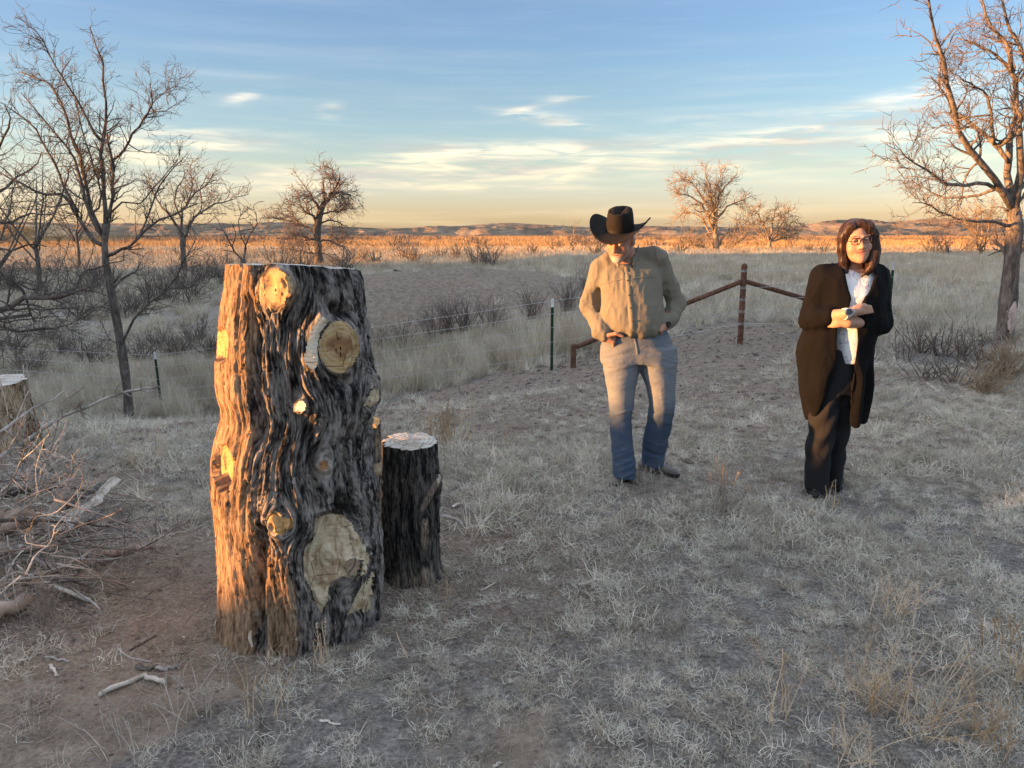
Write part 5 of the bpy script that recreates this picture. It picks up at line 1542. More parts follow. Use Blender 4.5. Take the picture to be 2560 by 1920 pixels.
class Sdf:
    def __init__(s, lo, hi, h):
        s.h = h; s.lo = np.asarray(lo, float)
        n = np.ceil((np.asarray(hi, float) - s.lo) / h).astype(int) + 1
        s.ax = [s.lo[k] + h * np.arange(n[k]) for k in range(3)]
        s.d = np.full(n, 1.0, np.float32)
    def region(s, lo, hi):
        sl = []
        for k in range(3):
            a = int(np.clip(np.floor((lo[k] - s.lo[k]) / s.h), 0, len(s.ax[k]) - 1))
            b = int(np.clip(np.ceil((hi[k] - s.lo[k]) / s.h) + 1, a + 1, len(s.ax[k])))
            sl.append(slice(a, b))
        sl = tuple(sl)
        return sl, np.meshgrid(s.ax[0][sl[0]], s.ax[1][sl[1]], s.ax[2][sl[2]], indexing='ij')
    def put(s, fn, lo, hi, k=.02, sub=False, inter=False):
        m = k + 3 * s.h
        sl, (X, Y, Z) = s.region(np.asarray(lo) - m, np.asarray(hi) + m)
        v = fn(X, Y, Z).astype(np.float32)
        d = s.d[sl]
        if sub:
            a, b = -d, v
            hh = np.maximum(k - np.abs(a - b), 0) / max(k, 1e-6)
            s.d[sl] = -(np.minimum(a, b) - hh * hh * k * .25)
        else:
            hh = np.maximum(k - np.abs(d - v), 0) / max(k, 1e-6)
            s.d[sl] = np.minimum(d, v) - hh * hh * k * .25
        return s
    def cap(s, a, b, ra, rb, k=.02, sub=False):
        a = np.asarray(a, float); b = np.asarray(b, float)
        ab = b - a; L2 = float(ab @ ab) + 1e-12
        def fn(X, Y, Z):
            t = np.clip(((X - a[0]) * ab[0] + (Y - a[1]) * ab[1] + (Z - a[2]) * ab[2]) / L2, 0, 1)
            return np.sqrt((X - a[0] - t * ab[0]) ** 2 + (Y - a[1] - t * ab[1]) ** 2 + (Z - a[2] - t * ab[2]) ** 2) - (ra + (rb - ra) * t)
        r = max(ra, rb)
        return s.put(fn, np.minimum(a, b) - r, np.maximum(a, b) + r, k, sub)
    def chain(s, pts, rad, k=.02):
        for i in range(len(pts) - 1): s.cap(pts[i], pts[i + 1], rad[i], rad[i + 1], k)
        return s
    def ell(s, c, r, R=None, k=.02, sub=False):
        c = np.asarray(c, float); r = np.asarray(r, float)
        R = np.eye(3) if R is None else np.asarray(R)       # columns = axes
        def fn(X, Y, Z):
            dx, dy, dz = X - c[0], Y - c[1], Z - c[2]
            q = [R[0, i] * dx + R[1, i] * dy + R[2, i] * dz for i in range(3)]
            k0 = np.sqrt((q[0] / r[0]) ** 2 + (q[1] / r[1]) ** 2 + (q[2] / r[2]) ** 2)
            k1 = np.sqrt((q[0] / r[0] ** 2) ** 2 + (q[1] / r[1] ** 2) ** 2 + (q[2] / r[2] ** 2) ** 2) + 1e-6
            return k0 * (k0 - 1) / k1
        m = r.max()
        return s.put(fn, c - m, c + m, k, sub)
    def loft(s, rows, k=.02, sub=False, grow=0.0, sq=2.0, zcap=True):
        """rows: (z, cx, cy, rx, ry), any order"""
        rows = np.array(sorted([tuple(map(float, r)) for r in rows]))
        z0, z1 = rows[0, 0], rows[-1, 0]
        def fn(X, Y, Z):
            zz = Z[0, 0, :]
            # smooth interpolation down the rows
            f = [np.interp(zz, rows[:, 0], rows[:, i]) for i in range(1, 5)]
            ker = max(1, int(.022 / s.h))
            if ker > 1:
                w = np.ones(ker) / ker
                f = [np.convolve(np.pad(q, (ker, ker), 'edge'), w, 'same')[ker:-ker] for q in f]
            cx, cy, rx, ry = f
            rx = rx + grow; ry = ry + grow
            u = np.abs((X - cx) / rx); v = np.abs((Y - cy) / ry)
            q = (u ** sq + v ** sq) ** (1 / sq)
            d = (q - 1) * np.minimum(rx, ry) / np.sqrt(np.maximum(1, 1.0))
            e = np.maximum(z0 - Z, Z - z1)
            return np.maximum(d, e) if zcap else d
        m = (rows[:, 3].max() + abs(grow), rows[:, 4].max() + abs(grow))
        lo = (rows[:, 1].min() - m[0], rows[:, 2].min() - m[1], z0)
        hi = (rows[:, 1].max() + m[0], rows[:, 2].max() + m[1], z1)
        return s.put(fn, lo, hi, k, sub)
    def field(s, fn):
        X, Y, Z = np.meshgrid(*s.ax, indexing='ij')
        s.d = fn(X, Y, Z, s.d).astype(np.float32)
        return s
    def nets(s):
        d = s.d; ins = d < 0
        n = np.array(d.shape)
        c = np.zeros(n - 1, np.int8)
        for i in (0, 1):
            for j in (0, 1):
                for k in (0, 1):
                    c += ins[i:n[0] - 1 + i, j:n[1] - 1 + j, k:n[2] - 1 + k]
        act = (c > 0) & (c < 8)
        I = np.argwhere(act)
        idx = np.full(n - 1, -1, np.int64); idx[act] = np.arange(len(I))
        acc = np.zeros((len(I), 3)); cnt = np.zeros(len(I))
        corners = [(i, j, k) for i in (0, 1) for j in (0, 1) for k in (0, 1)]
        for a in corners:
            for ax in range(3):
                if a[ax]: continue
                b = list(a); b[ax] = 1
                va = d[I[:, 0] + a[0], I[:, 1] + a[1], I[:, 2] + a[2]]
                vb = d[I[:, 0] + b[0], I[:, 1] + b[1], I[:, 2] + b[2]]
                m = (va < 0) != (vb < 0)
                t = va / np.where(np.abs(va - vb) < 1e-12, 1e-12, va - vb)
                p = np.tile(np.array(a, float), (len(I), 1)); p[:, ax] = t
                acc[m] += p[m]; cnt[m] += 1
        V = s.lo + (I + acc / np.maximum(cnt, 1)[:, None]) * s.h
        F = []
        for ax in range(3):
            o1, o2 = [(1, 2), (2, 0), (0, 1)][ax]
            s0 = [slice(None)] * 3; s1 = [slice(None)] * 3
            s0[ax] = slice(0, -1); s1[ax] = slice(1, None)
            ch = ins[tuple(s0)] != ins[tuple(s1)]
            E = np.argwhere(ch)
            ok = (E[:, o1] >= 1) & (E[:, o2] >= 1) & (E[:, o1] < n[o1] - 1) & (E[:, o2] < n[o2] - 1)
            E = E[ok]
            def cell(d1, d2):
                q = E.copy(); q[:, o1] -= d1; q[:, o2] -= d2
                return idx[q[:, 0], q[:, 1], q[:, 2]]
            quad = np.stack([cell(1, 1), cell(0, 1), cell(0, 0), cell(1, 0)], 1)
            fl = ins[E[:, 0], E[:, 1], E[:, 2]]
            quad = np.where(fl[:, None], quad, quad[:, ::-1])
            F.append(quad)
        F = np.concatenate(F)
        F = F[(F >= 0).all(1)]
        return V, F

def normals(V, F):
    a = V[F[:, 2]] - V[F[:, 0]]; b = V[F[:, 3]] - V[F[:, 1]]
    fn = np.cross(a, b)
    N = np.zeros_like(V)
    for k in range(4): np.add.at(N, F[:, k], fn)
    return N / (np.linalg.norm(N, axis=1, keepdims=True) + 1e-12)
def relax(V, F, it=2, w=.5):
    """even out the mesh a little"""
    for _ in range(it):
        S = np.zeros_like(V); C = np.zeros(len(V))
        for k in range(4):
            a, b = F[:, k], F[:, (k + 1) % 4]
            np.add.at(S, a, V[b]); np.add.at(S, b, V[a])
            np.add.at(C, a, 1); np.add.at(C, b, 1)
        V = V * (1 - w) + w * S / C[:, None]
    return V
def folds(P, amp, fr, seed, axis=(1, 1, 1), sharp=2.0):
    n = fbm(P[:, 0] * fr * axis[0], P[:, 1] * fr * axis[1], P[:, 2] * fr * axis[2], seed, 3)
    return amp * ((1 - np.abs(n)) ** sharp - .6)

def skin_mat(name, base):
    m, g, b = new_mat(name)
    c = g.n('ShaderNodeAttribute', attribute_name='tone').outputs['Color']
    P = g.n('ShaderNodeTexCoord').outputs['Object']
    n = g.noise(P, 60.0, 4.0, .6)
    c2 = g.mix(1.0, c, g.ramp(n, [(.3, (.86, .84, .82)), (.7, (1.1, 1.08, 1.06))]), 'MULTIPLY')
    g.put(b.inputs['Base Color'], c2)
    b.inputs['Roughness'].default_value = .55
    b.inputs['Specular IOR Level'].default_value = .35
    try:
        b.inputs['Subsurface Weight'].default_value = .08
        b.inputs['Subsurface Radius'].default_value = (.012, .005, .003)
    except Exception: pass
    g.put(b.inputs['Normal'], g.bump(n, .15, .002))
    return m
def cloth_mat(name, c0, c1, scale=260.0, rough=.9, bump=.25, large=6.0, crease=.55, sheen=0.0):
    m, g, b = new_mat(name)
    P = g.n('ShaderNodeTexCoord').outputs['Object']
    n = g.noise(P, large, 4.0, .55)
    f = g.noise(P, scale, 2.0, .5)
    c = g.mix(g.m('ADD', g.m('MULTIPLY', n, .7), g.m('MULTIPLY', f, .3)), c0, c1)
    g.put(b.inputs['Base Color'], c)
    b.inputs['Roughness'].default_value = rough
    b.inputs['Specular IOR Level'].default_value = .15
    if sheen: b.inputs['Sheen Weight'].default_value = sheen
    cr = g.noise(g.mapping(P, (1, 1, .6)), 16.0, 4.0, .6, .8)
    rd = g.m('ABSOLUTE', g.m('SUBTRACT', cr, .5))
    g.put(b.inputs['Normal'], g.bump(f, bump, .0015, g.bump(rd, crease, .012)))
    return m

def head_sdf(S, c, R, sc=1.0, fem=False):
    """R columns: right-hand side of the picture, forwards, up"""
    W = lambda x, y, z: c + R @ (np.array((x, y, z)) * sc)
    e = lambda p, r, k=.02, sub=False: S.ell(W(*p), np.array(r) * sc, R, k * sc, sub)
    e((0, -.010, .035), (.074, .096, .092), .01)
    e((0, .020, -.030), (.064, .076, .075), .03)
    e((0, .048, -.075), (.046 if fem else .052, .046, .038), .03)
    e((0, .080, -.096), (.021 if fem else .026, .018, .018), .022)
    for sx in (-1, 1):
        e((sx * .040, .062, -.030), (.024, .022, .026), .02)
        e((sx * .078, -.008, -.005), (.010, .022, .032), .008)
        e((sx * .032, .092, .018), (.017, .014, .012), .012, True)
        e((sx * .032, .078, .016), (.0155, .0155, .0135), .004)
        S.cap(W(sx * .014, .094, .032), W(sx * .050, .082, .034), .007 * sc, .006 * sc, .012 * sc)
        e((sx * .012, .100, -.026), (.009, .010, .008), .008)
    S.cap(W(0, .092, .022), W(0, .112, -.022), .008 * sc, .012 * sc, .014 * sc)
    u = .006 if fem else 0.0        # a smile lifts the corners
    for sx in (-1, 1):
        S.cap(W(0, .087, -.0595), W(sx * .026, .074, -.056 + u), .0058 * sc, .0040 * sc, .006 * sc)
        S.cap(W(0, .089, -.0505), W(sx * .026, .075, -.052 + u), .0050 * sc, .0036 * sc, .006 * sc)
        if fem: e((sx * .040, .068, -.030), (.020, .018, .018), .016)
def mouth_line(V, c, R, sc, u):
    q = (V - c) @ R / sc
    m = np.exp(-((q[:, 2] + .0548 - u * (q[:, 0] / .026) ** 2) / .0030) ** 2) * smooth(.027, .021, np.abs(q[:, 0])) * (q[:, 1] > .055)
    return m
def rot_frame(yaw, pitch, roll):
    """yaw: face turned towards picture-left; pitch: looking down; roll: top of the head towards picture-left"""
    f0 = Vector((0, -1, 0)); u0 = Vector((0, 0, 1)); r0 = Vector((1, 0, 0))
    M = Matrix.Rotation(-yaw, 3, 'Z') @ Matrix.Rotation(pitch, 3, 'X') @ Matrix.Rotation(-roll, 3, 'Y')
    return np.array([list(M @ r0), list(M @ f0), list(M @ u0)]).T

def mesh_part(name, VF, mat, root, base, disp=None, rel=1, tone=None):
    V, F = VF
    V = relax(V, F, rel)
    if disp is not None:
        V = V + normals(V, F) * disp(V)[:, None]
    me = make_mesh(name, V - base, F)
    if tone is not None: vattr(me, 'tone', np.concatenate([tone(V), np.ones((len(V), 1))], 1), 'FLOAT_COLOR')
    o = link(name, me, mat, root)
    return o, V, F
def bvh(V, F):
    return BVHTree.FromPolygons([tuple(v) for v in V], [tuple(f) for f in F])
def hit(tree, px, py, off=.002):
    d = ray(px, py); d = d / np.linalg.norm(d)
    loc, nrm, i, dist = tree.ray_cast(Vector((0, 0, CAM_Z)), Vector(d))
    if loc is None: return None, None
    n = np.array(nrm)
    if n @ d > 0: n = -n
    return np.array(loc) + n * off, n
def ribbon(tree, L, w, off, K=24, thick=.002):
    """a flat strip lying on a surface, given by a pixel polyline; w in metres"""
    L = np.array(L, float)
    t = np.linspace(0, len(L) - 1, K)
    px = np.interp(t, np.arange(len(L)), L[:, 0]); py = np.interp(t, np.arange(len(L)), L[:, 1])
    P = []; N = []
    for a, b in zip(px, py):
        p, n = hit(tree, a, b, off)
        if p is None: continue
        P.append(p); N.append(n)
    P = np.array(P); N = np.array(N)
    ker = np.array([.25, .5, .25])
    for _ in range(2):
        P[1:-1] = .25 * P[:-2] + .5 * P[1:-1] + .25 * P[2:]
        N[1:-1] = .25 * N[:-2] + .5 * N[1:-1] + .25 * N[2:]
    T = np.gradient(P, axis=0)
    S_ = np.cross(T, N); S_ /= np.linalg.norm(S_, axis=1, keepdims=True) + 1e-9
    V = np.stack([P - S_ * w / 2 - N * .004, P - S_ * w / 2 + N * thick, P + S_ * w / 2 + N * thick, P + S_ * w / 2 - N * .004], 1).reshape(-1, 3)
    i = np.arange(len(V)).reshape(-1, 4)
    F = np.concatenate([np.stack([i[:-1, k], i[:-1, k + 1], i[1:, k + 1], i[1:, k]], 1) for k in range(3)])
    return V, F
def seam(tree, L, r, off=.0, K=20):
    L = np.array(L, float)
    t = np.linspace(0, len(L) - 1, K)
    px = np.interp(t, np.arange(len(L)), L[:, 0]); py = np.interp(t, np.arange(len(L)), L[:, 1])
    P = [hit(tree, a, b, off)[0] for a, b in zip(px, py)]
    P = np.array([p for p in P if p is not None])
    P[1:-1] = .25 * P[:-2] + .5 * P[1:-1] + .25 * P[2:]
    return P, np.full(len(P), r)

def hand(S, wrist, palm, tips, thumb, sc=1.0, kn=None):
    """palm joined to the wrist, four fingers to their tips, thumb from the side of the palm"""
    wrist = np.asarray(wrist, float); palm = np.asarray(palm, float)
    S.cap(wrist, palm, .029 * sc, .030 * sc, .02)
    ax = (palm - wrist) / np.linalg.norm(palm - wrist)
    tips = [np.asarray(t, float) for t in tips]
    mean = sum(tips) / 4
    side = tips[3] - tips[0]; side -= (side @ ax) * ax; side /= np.linalg.norm(side) + 1e-9
    for j, t in enumerate(tips):
        k0 = palm + ax * .030 * sc + side * (j - 1.5) * .017 * sc
        S.cap(palm + side * (j - 1.5) * .013 * sc, k0, .0125 * sc, .0110 * sc, .012)
        mid = (k0 + t) / 2 + (np.asarray(kn) if kn is not None else 0)
        S.cap(k0, mid, .0095 * sc, .0088 * sc, .004)
        S.cap(mid, t, .0088 * sc, .0070 * sc, .003)
    th = [np.asarray(t, float) for t in thumb]
    S.chain(th, [.0145 * sc, .0115 * sc, .0095 * sc][:len(th)], .006)

# ================================================================== the man
def build_man():
    Y0 = 4.90
    g0 = gnd(1592, 1205)
    base = np.array((at(1592, 1200, Y0)[0], Y0, gz(at(1592, 1200, Y0)[0], Y0)))
    gr = base[2]
    A = lambda px, py, dy=0.0: at(px, py, Y0 + dy)
    def rows(L, ry, dy=0.0):
        out = []
        for i, (py, a, b) in enumerate(L):
            r = ry[i] if hasattr(ry, '__len__') else ry
            y = dy[i] if hasattr(dy, '__len__') else dy
            p, q = A(a, py, y), A(b, py, y)
            out.append((p[2], (p[0] + q[0]) / 2, Y0 + y, (q[0] - p[0]) / 2, r))
        return out
    root = empty('person', tuple(base))
    SKIN = skin_mat('skin_weathered', None)
    SHIRT = cloth_mat('shirt_khaki_olive', (.175, .152, .112), (.235, .207, .155), 300, .85, .2, 5.0)
    JEAN = new_mat('jeans_washed_denim')
    m, g, b = JEAN
    P = g.n('ShaderNodeTexCoord').outputs['Object']
    x, y, z = g.sep(P)[:3]
    fade = g.m('ADD', g.m('MULTIPLY', g.ramp(z, [(.40, 0.0), (.60, .75), (.90, .75), (1.0, .3)]), 1.0), g.m('MULTIPLY', g.m('SUBTRACT', g.noise(g.mapping(P, (4, 4, 12)), 1.6, 4.0, .6), .5), .9), clamp=True)
    den = g.mix(fade, (.058, .084, .128), (.195, .205, .21))
    tw = g.noise(g.mapping(P, (500, 500, 180)), 1.0, 2.0, .5)
    den = g.mix(g.m('MULTIPLY', tw, .35), den, g.mix(1.0, den, (1.7, 1.6, 1.5), 'MULTIPLY'))
    g.put(b.inputs['Base Color'], den); b.inputs['Roughness'].default_value = .9; b.inputs['Specular IOR Level'].default_value = .1
    jc = g.m('ABSOLUTE', g.m('SUBTRACT', g.noise(g.mapping(P, (1, 1, 1.7)), 15.0, 4.0, .6, .6), .5))
    g.put(b.inputs['Normal'], g.bump(tw, .2, .0012, g.bump(jc, .6, .014)))
    JEAN = m
    HAT = cloth_mat('hat_dark_brown_felt', (.014, .011, .009), (.024, .019, .0155), 220, .85, .15, 9.0)
    BAND = simple('hat_band_black', [(.012, .010, .009), (.02, .017, .015)], 30, rough=.6, bump=.1)
    LEATH = simple('boot_brown_leather', [(.11, .092, .08), (.19, .165, .145), (.27, .24, .215)], 18, rough=.65, bump=.2, bdist=.002)
    BELT = simple('belt_dark_leather', [(.02, .014, .010), (.045, .032, .024)], 30, rough=.6, bump=.2, bdist=.001)
    METAL = simple('dull_steel', [(.35, .34, .32), (.5, .49, .46)], 40, rough=.35, bump=0, spec=.5); METAL.node_tree.nodes['Principled BSDF'].inputs['Metallic'].default_value = .9
    BUTTON = simple('shirt_button_brown', [(.06, .045, .03), (.10, .075, .05)], 50, rough=.5, bump=0)
    # skeleton points
    shR, elR, wrR = A(1498, 672, .02), A(1471, 764, .05), A(1512, 842, -.10)
    shL, elL, wrL = A(1645, 652, .02), A(1690, 757, .06), A(1664, 812, -.05)
    hc = A(1551, 600, -.085)
    HR = rot_frame(R_(30), R_(26), R_(-5))
    # --- skin
    S = Sdf((base[0] - .48, Y0 - .34, gr - .02), (base[0] + .48, Y0 + .32, gr + 1.80), .0062)
    torso = [(655, 1515, 1635), (690, 1508, 1652), (740, 1512, 1650), (800, 1516, 1650), (850, 1518, 1668), (895, 1520, 1678)]
    S.loft(rows(torso, [.07, .10, .11, .12, .11, .10], [0, 0, -.02, -.03, -.01, 0]), .03)
    S.chain([shR, elR, wrR], [.052, .040, .030], .03)
    S.chain([shL, elL, wrL], [.052, .040, .030], .03)
    hipR, knR, anR = A(1552, 890, 0), A(1552, 1035, -.05), A(1561, 1180, -.06)
    hipL, knL, anL = A(1642, 890, 0), A(1652, 1035, -.02), A(1630, 1160, .10)
    S.chain([hipR, knR, anR], [.075, .050, .038], .03)
    S.chain([hipL, knL, anL], [.075, .050, .038], .03)
    S.cap(anR, gnd(1552, 1206) + np.array((0, 0, .05)), .030, .016, .01)
    S.cap(anL, gnd(1655, 1184) + np.array((0, 0, .05)), .030, .016, .01)
    nb = A(1572, 660, .02)
    S.cap(nb, hc + HR @ np.array((0, -.035, -.06)), .066, .058, .03)
    # hands: thumbs out, fingers down in the pockets
    pR = A(1524, 844, -.108)
    hand(S, wrR, pR, [A(1532 + 6 * j, 884 - 2 * j, -.040) for j in range(4)], [A(1522, 838, -.140), A(1540, 834, -.158), A(1557, 841, -.160)], 1.0, np.array((0, -.004, 0)))
    pL = A(1650, 820, -.092)
    hand(S, wrL, pL, [A(1636 + 6 * j, 862, -.035) for j in range(4)], [A(1646, 815, -.112), A(1638, 818, -.120), A(1632, 830, -.110)], 1.0)
    Vb, Fb = S.nets()
    # head at a finer step, same surface: cut the coarse field out and rebuild there
    S2 = Sdf(hc - .20, hc + .20, .0036)
    head_sdf(S2, hc, HR, 1.02)
    S2.cap(nb, hc + HR @ np.array((0, -.035, -.06)), .064, .056, .03)
    Vh, Fh = S2.nets()
    # keep one mesh: join and weld by letting the neck run inside the collar
    Vh = relax(Vh, Fh, 1, .4); Vh = Vh - (HR[:, 1] * .003) * mouth_line(Vh, hc, HR, 1.02, 0.0)[:, None]
    V = np.concatenate([Vb, Vh]); F = np.concatenate([Fb, Fh + len(Vb)])
    def tone(P):
        q = (P - hc) @ HR
        sk = np.array((.43, .215, .140))
        col = np.tile(sk, (len(P), 1))
        red = np.exp(-((q[:, 1] - .10) / .03) ** 2 - (q[:, 2] / .05) ** 2)[:, None] * .35
        col = col * (1 - red) + np.array((.46, .19, .12)) * red
        hd = np.linalg.norm(q, axis=1) < .19
        lip = np.exp(-((q[:, 2] + .054) / .007) ** 2 - (q[:, 0] / .022) ** 2) * (q[:, 1] > .06) * hd
        # grey goatee and moustache, stubble on the jaw
        be = np.exp(-((q[:, 2] + .090) / .024) ** 2 - (q[:, 0] / .030) ** 2) * (q[:, 1] > .05) * hd
        mo = np.exp(-((q[:, 2] + .041) / .007) ** 2 - (q[:, 0] / .028) ** 2) * (q[:, 1] > .06) * hd
        st = .30 * smooth(-.035, -.06, q[:, 2]) * (q[:, 1] > -.02) * hd
        br = np.exp(-((q[:, 2] - .036) / .006) ** 2 - ((np.abs(q[:, 0]) - .033) / .018) ** 2) * (q[:, 1] > .06) * hd
        for w, c in ((st, (.34, .25, .20)), (lip * .8, (.38, .15, .115)), (np.clip(be * 1.6, 0, .95), (.44, .42, .40)), (np.clip(mo * 1.2, 0, .85), (.38, .34, .31)), (br * .85, (.16, .12, .09)), (.85 * mouth_line(P, hc, HR, 1.02, 0.0), (.12, .05, .04))):
            col = col * (1 - w[:, None]) + np.array(c) * w[:, None]
        hr = (smooth(-.005, -.03, q[:, 1]) * smooth(-.035, -.02, q[:, 2]) * hd * (np.linalg.norm(q / np.array((.078, .1, .095)), axis=1) > .9))
        col = col * (1 - .8 * hr[:, None]) + np.array((.20, .16, .13)) * .8 * hr[:, None]
        return col
    me = make_mesh('body', V - base, F)
    vattr(me, 'tone', np.concatenate([tone(V), np.ones((len(V), 1))], 1), 'FLOAT_COLOR')
    link('body', me, SKIN, root)
    for sx in (-1, 1):
        bm = bmesh.new(); bmesh.ops.create_uvsphere(bm, u_segments=10, v_segments=8, radius=.0115)
        em = bpy.data.meshes.new('eye'); bm.to_mesh(em); bm.free()
        link('eye', em, simple('eye_shaded', [(.30, .26, .23), (.42, .38, .34)], 30, rough=.2, bump=0, spec=.5), root, tuple(hc + HR @ np.array((sx * .032, .0885, .017)) - base))
    # --- shirt
    S = Sdf((base[0] - .50, Y0 - .36, gr + .80), (base[0] + .50, Y0 + .34, gr + 1.62), .0066)
    tr = [(640, 1552, 1606), (648, 1530, 1622), (660, 1510, 1640), (680, 1496, 1655), (720, 1497, 1658), (760, 1500, 1660), (795, 1501, 1664), (818, 1505, 1664), (832, 1512, 1662), (838, 1520, 1660)]
    S.loft(rows(tr, [.062, .080, .105, .128, .142, .150, .156, .152, .138, .12], [.03, .025, .015, 0, -.012, -.022, -.030, -.030, -.025, -.02]), .05, sq=2.1)
    S.chain([shR, elR, A(1503, 828, -.08), A(1508, 838, -.095)], [.062, .053, .049, .044], .03)
    S.chain([shL, elL, A(1674, 798, -.02), A(1667, 808, -.04)], [.067, .056, .050, .045], .03)
    S.cap(A(1520, 655, .01), A(1560, 645, .03), .06, .055, .04)
    S.cap(A(1635, 640, .01), A(1590, 640, .03), .062, .058, .04)
    # open neck
    S.cap(nb + np.array((-.02, -.03, .0)), hc + HR @ np.array((0, -.02, -.075)), .062, .066, .01, True)
    # the creases between sleeve and body
    S.cap(A(1502, 725, -.02), A(1497, 790, -.02), .010, .014, .03, True)
    S.cap(A(1664, 715, -.02), A(1664, 785, -.02), .010, .014, .03, True)
    def dsh(P):
        q = folds(P, .011, 5.2, 5, (1.2, 1, .7), 2.6) + folds(P, .008, 13.0, 9, (1.4, 1, .5), 2.8)
        blouse = .010 * np.exp(-((P[:, 2] - (gr + .98)) / .05) ** 2) * np.sin(P[:, 0] * 70 + 4 * fbm(P[:, 0] * 6, P[:, 2] * 6, 0, 3, 2))
        el = sum(np.exp(-((np.linalg.norm(P - e, axis=1)) / .09) ** 2) for e in (elR, elL))
        return q + blouse * .6 + el * folds(P, .012, 17.0, 21, (1, 1, 1.6), 2.0)
    so, Vs, Fs = mesh_part('shirt', S.nets(), SHIRT, root, base, dsh, 2)
    tree = bvh(Vs, Fs)
    # placket, pockets and buttons
    PL = [(1567, 668), (1571, 700), (1574, 740), (1577, 780), (1581, 822)]
    V, F = ribbon(tree, PL, .034, .0006, 24, .0012); link('placket', make_mesh('placket', V - base, F), SHIRT, so)
    for (a, b) in ((1569, 702), (1573, 738), (1577, 770), (1583, 802)):
        p, n = hit(tree, a, b, .006)
        if p is None: continue
        bm = bmesh.new(); bmesh.ops.create_cone(bm, segments=12, radius1=.0062, radius2=.0058, depth=.004, cap_ends=True)
        mm = bpy.data.meshes.new('button'); bm.to_mesh(mm); bm.free()
        o = link('button', mm, BUTTON, so, tuple(p - base)); o.rotation_euler = Vector(n).to_track_quat('Z', 'Y').to_euler()
    for L in ([(1497, 712), (1520, 706), (1540, 701), (1556, 697)], [(1582, 697), (1600, 694), (1622, 692), (1646, 690)]):
        V, F = ribbon(tree, L, .009, .0005, 16, .0012); link('pocket_flap', make_mesh('pocket_flap', V - base, F), SHIRT, so)
    # collar: two leaves standing round the neck
    for L in ([(1596, 612, .02), (1591, 630, -.02), (1586, 642, -.055), (1580, 650, -.085)], [(1532, 628, -.03), (1537, 640, -.075), (1543, 648, -.10), (1549, 652, -.11)]):
        P = [A(*q) for q in L]
        P = resample(P, 9)
        dn = np.linspace(.040, .046, 9)[:, None] * np.array((0.10 * (1 if L[0][0] > 1570 else -1), -.35, -.93))
        Vc = np.stack([P + np.array((0, .006, .004)), P + np.array((0, -.004, .008)), P + dn + np.array((0, -.012, 0)), P + dn + np.array((0, 0, 0))], 1).reshape(-1, 3)
        i = np.arange(len(Vc)).reshape(-1, 4)
        Fc = np.concatenate([np.stack([i[:-1, k], i[:-1, (k + 1) % 4], i[1:, (k + 1) % 4], i[1:, k]], 1) for k in range(4)] + [i[:1, ::-1], i[-1:]])
        link('collar', make_mesh('collar', Vc - base, Fc), SHIRT, so)
    # --- jeans
    S = Sdf((base[0] - .42, Y0 - .32, gr + .0), (base[0] + .42, Y0 + .34, gr + 1.08), .0064)
    S.loft(rows([(806, 1514, 1660), (822, 1510, 1664), (850, 1505, 1678), (885, 1506, 1688), (905, 1507, 1689)], [.118, .125, .132, .130, .122], [-.01, -.01, -.005, 0, 0]), .02, sq=2.3)
    lr = [(870, 1506, 1602), (900, 1507, 1598), (935, 1512, 1595), (982, 1519, 1588), (1012, 1521, 1585), (1048, 1523, 1581), (1090, 1525, 1581), (1124, 1529, 1583), (1150, 1532, 1587), (1170, 1533, 1588), (1192, 1535, 1588)]
    S.loft(rows(lr, [.118, .114, .104, .092, .086, .080, .078, .076, .074, .074, .076], [0, -.01, -.02, -.04, -.05, -.05, -.045, -.05, -.055, -.06, -.06]), .035)
    rl = [(870, 1592, 1689), (905, 1598, 1690), (931, 1603, 1690), (972, 1616, 1688), (1012, 1623, 1687), (1043, 1620, 1683), (1070, 1615, 1678), (1094, 1609, 1671), (1131, 1604, 1665), (1150, 1605, 1660), (1164, 1607, 1657)]
    S.loft(rows(rl, [.118, .114, .106, .094, .088, .084, .080, .076, .074, .074, .076], [0, -.01, -.015, -.03, -.035, -.02, .01, .04, .08, .095, .10]), .035)
    def dj(P):
        z = P[:, 2] - gr
        ph = fbm(P[:, 0] * 5, P[:, 1] * 5, 0, 7, 2)
        rid = lambda fx, fz, sd: (1 - np.abs(fbm(P[:, 0] * fx, P[:, 1] * fx, z * fz + np.abs(P[:, 0] - base[0]) * fz * .35, sd, 2))) ** 2 - .6
        whisk = .0065 * rid(3.0, 24.0, 61) * smooth(.60, .72, z) * (1 - smooth(.92, .98, z))
        stack = .011 * rid(4.0, 22.0, 67) * (1 - smooth(.20, .38, z))
        knee = .011 * rid(5.0, 16.0, 71) * np.exp(-((z - .46) / .09) ** 2)
        return whisk + stack + knee + folds(P, .008, 6.0, 11, (1, 1, .6), 2.0)
    jo, Vj, Fj = mesh_part('jeans', S.nets(), JEAN, root, base, dj, 2)
    tj = bvh(Vj, Fj)
    V, F = ribbon(tj, [(1582, 836), (1588, 850), (1592, 870), (1594, 886)], .014, .001, 12); link('fly', make_mesh('fly', V - base, F), JEAN, jo)
    for L in ([(1529, 838), (1545, 846), (1563, 836)], [(1636, 826), (1652, 836), (1676, 832)]):
        P, r = seam(tj, L, .0028, .001); link('pocket_seam', Tubes().add(P - base, r, 5).mesh('pocket_seam'), JEAN, jo)
    # belt
    V, F = ribbon(tj, [(1530, 834), (1556, 834), (1582, 831), (1610, 824), (1640, 814), (1658, 808)], .030, .006, 26, .006)
    bo = link('belt', make_mesh('belt', V - base, F), BELT, root)
    p, n = hit(tj, 1580, 831, .020)
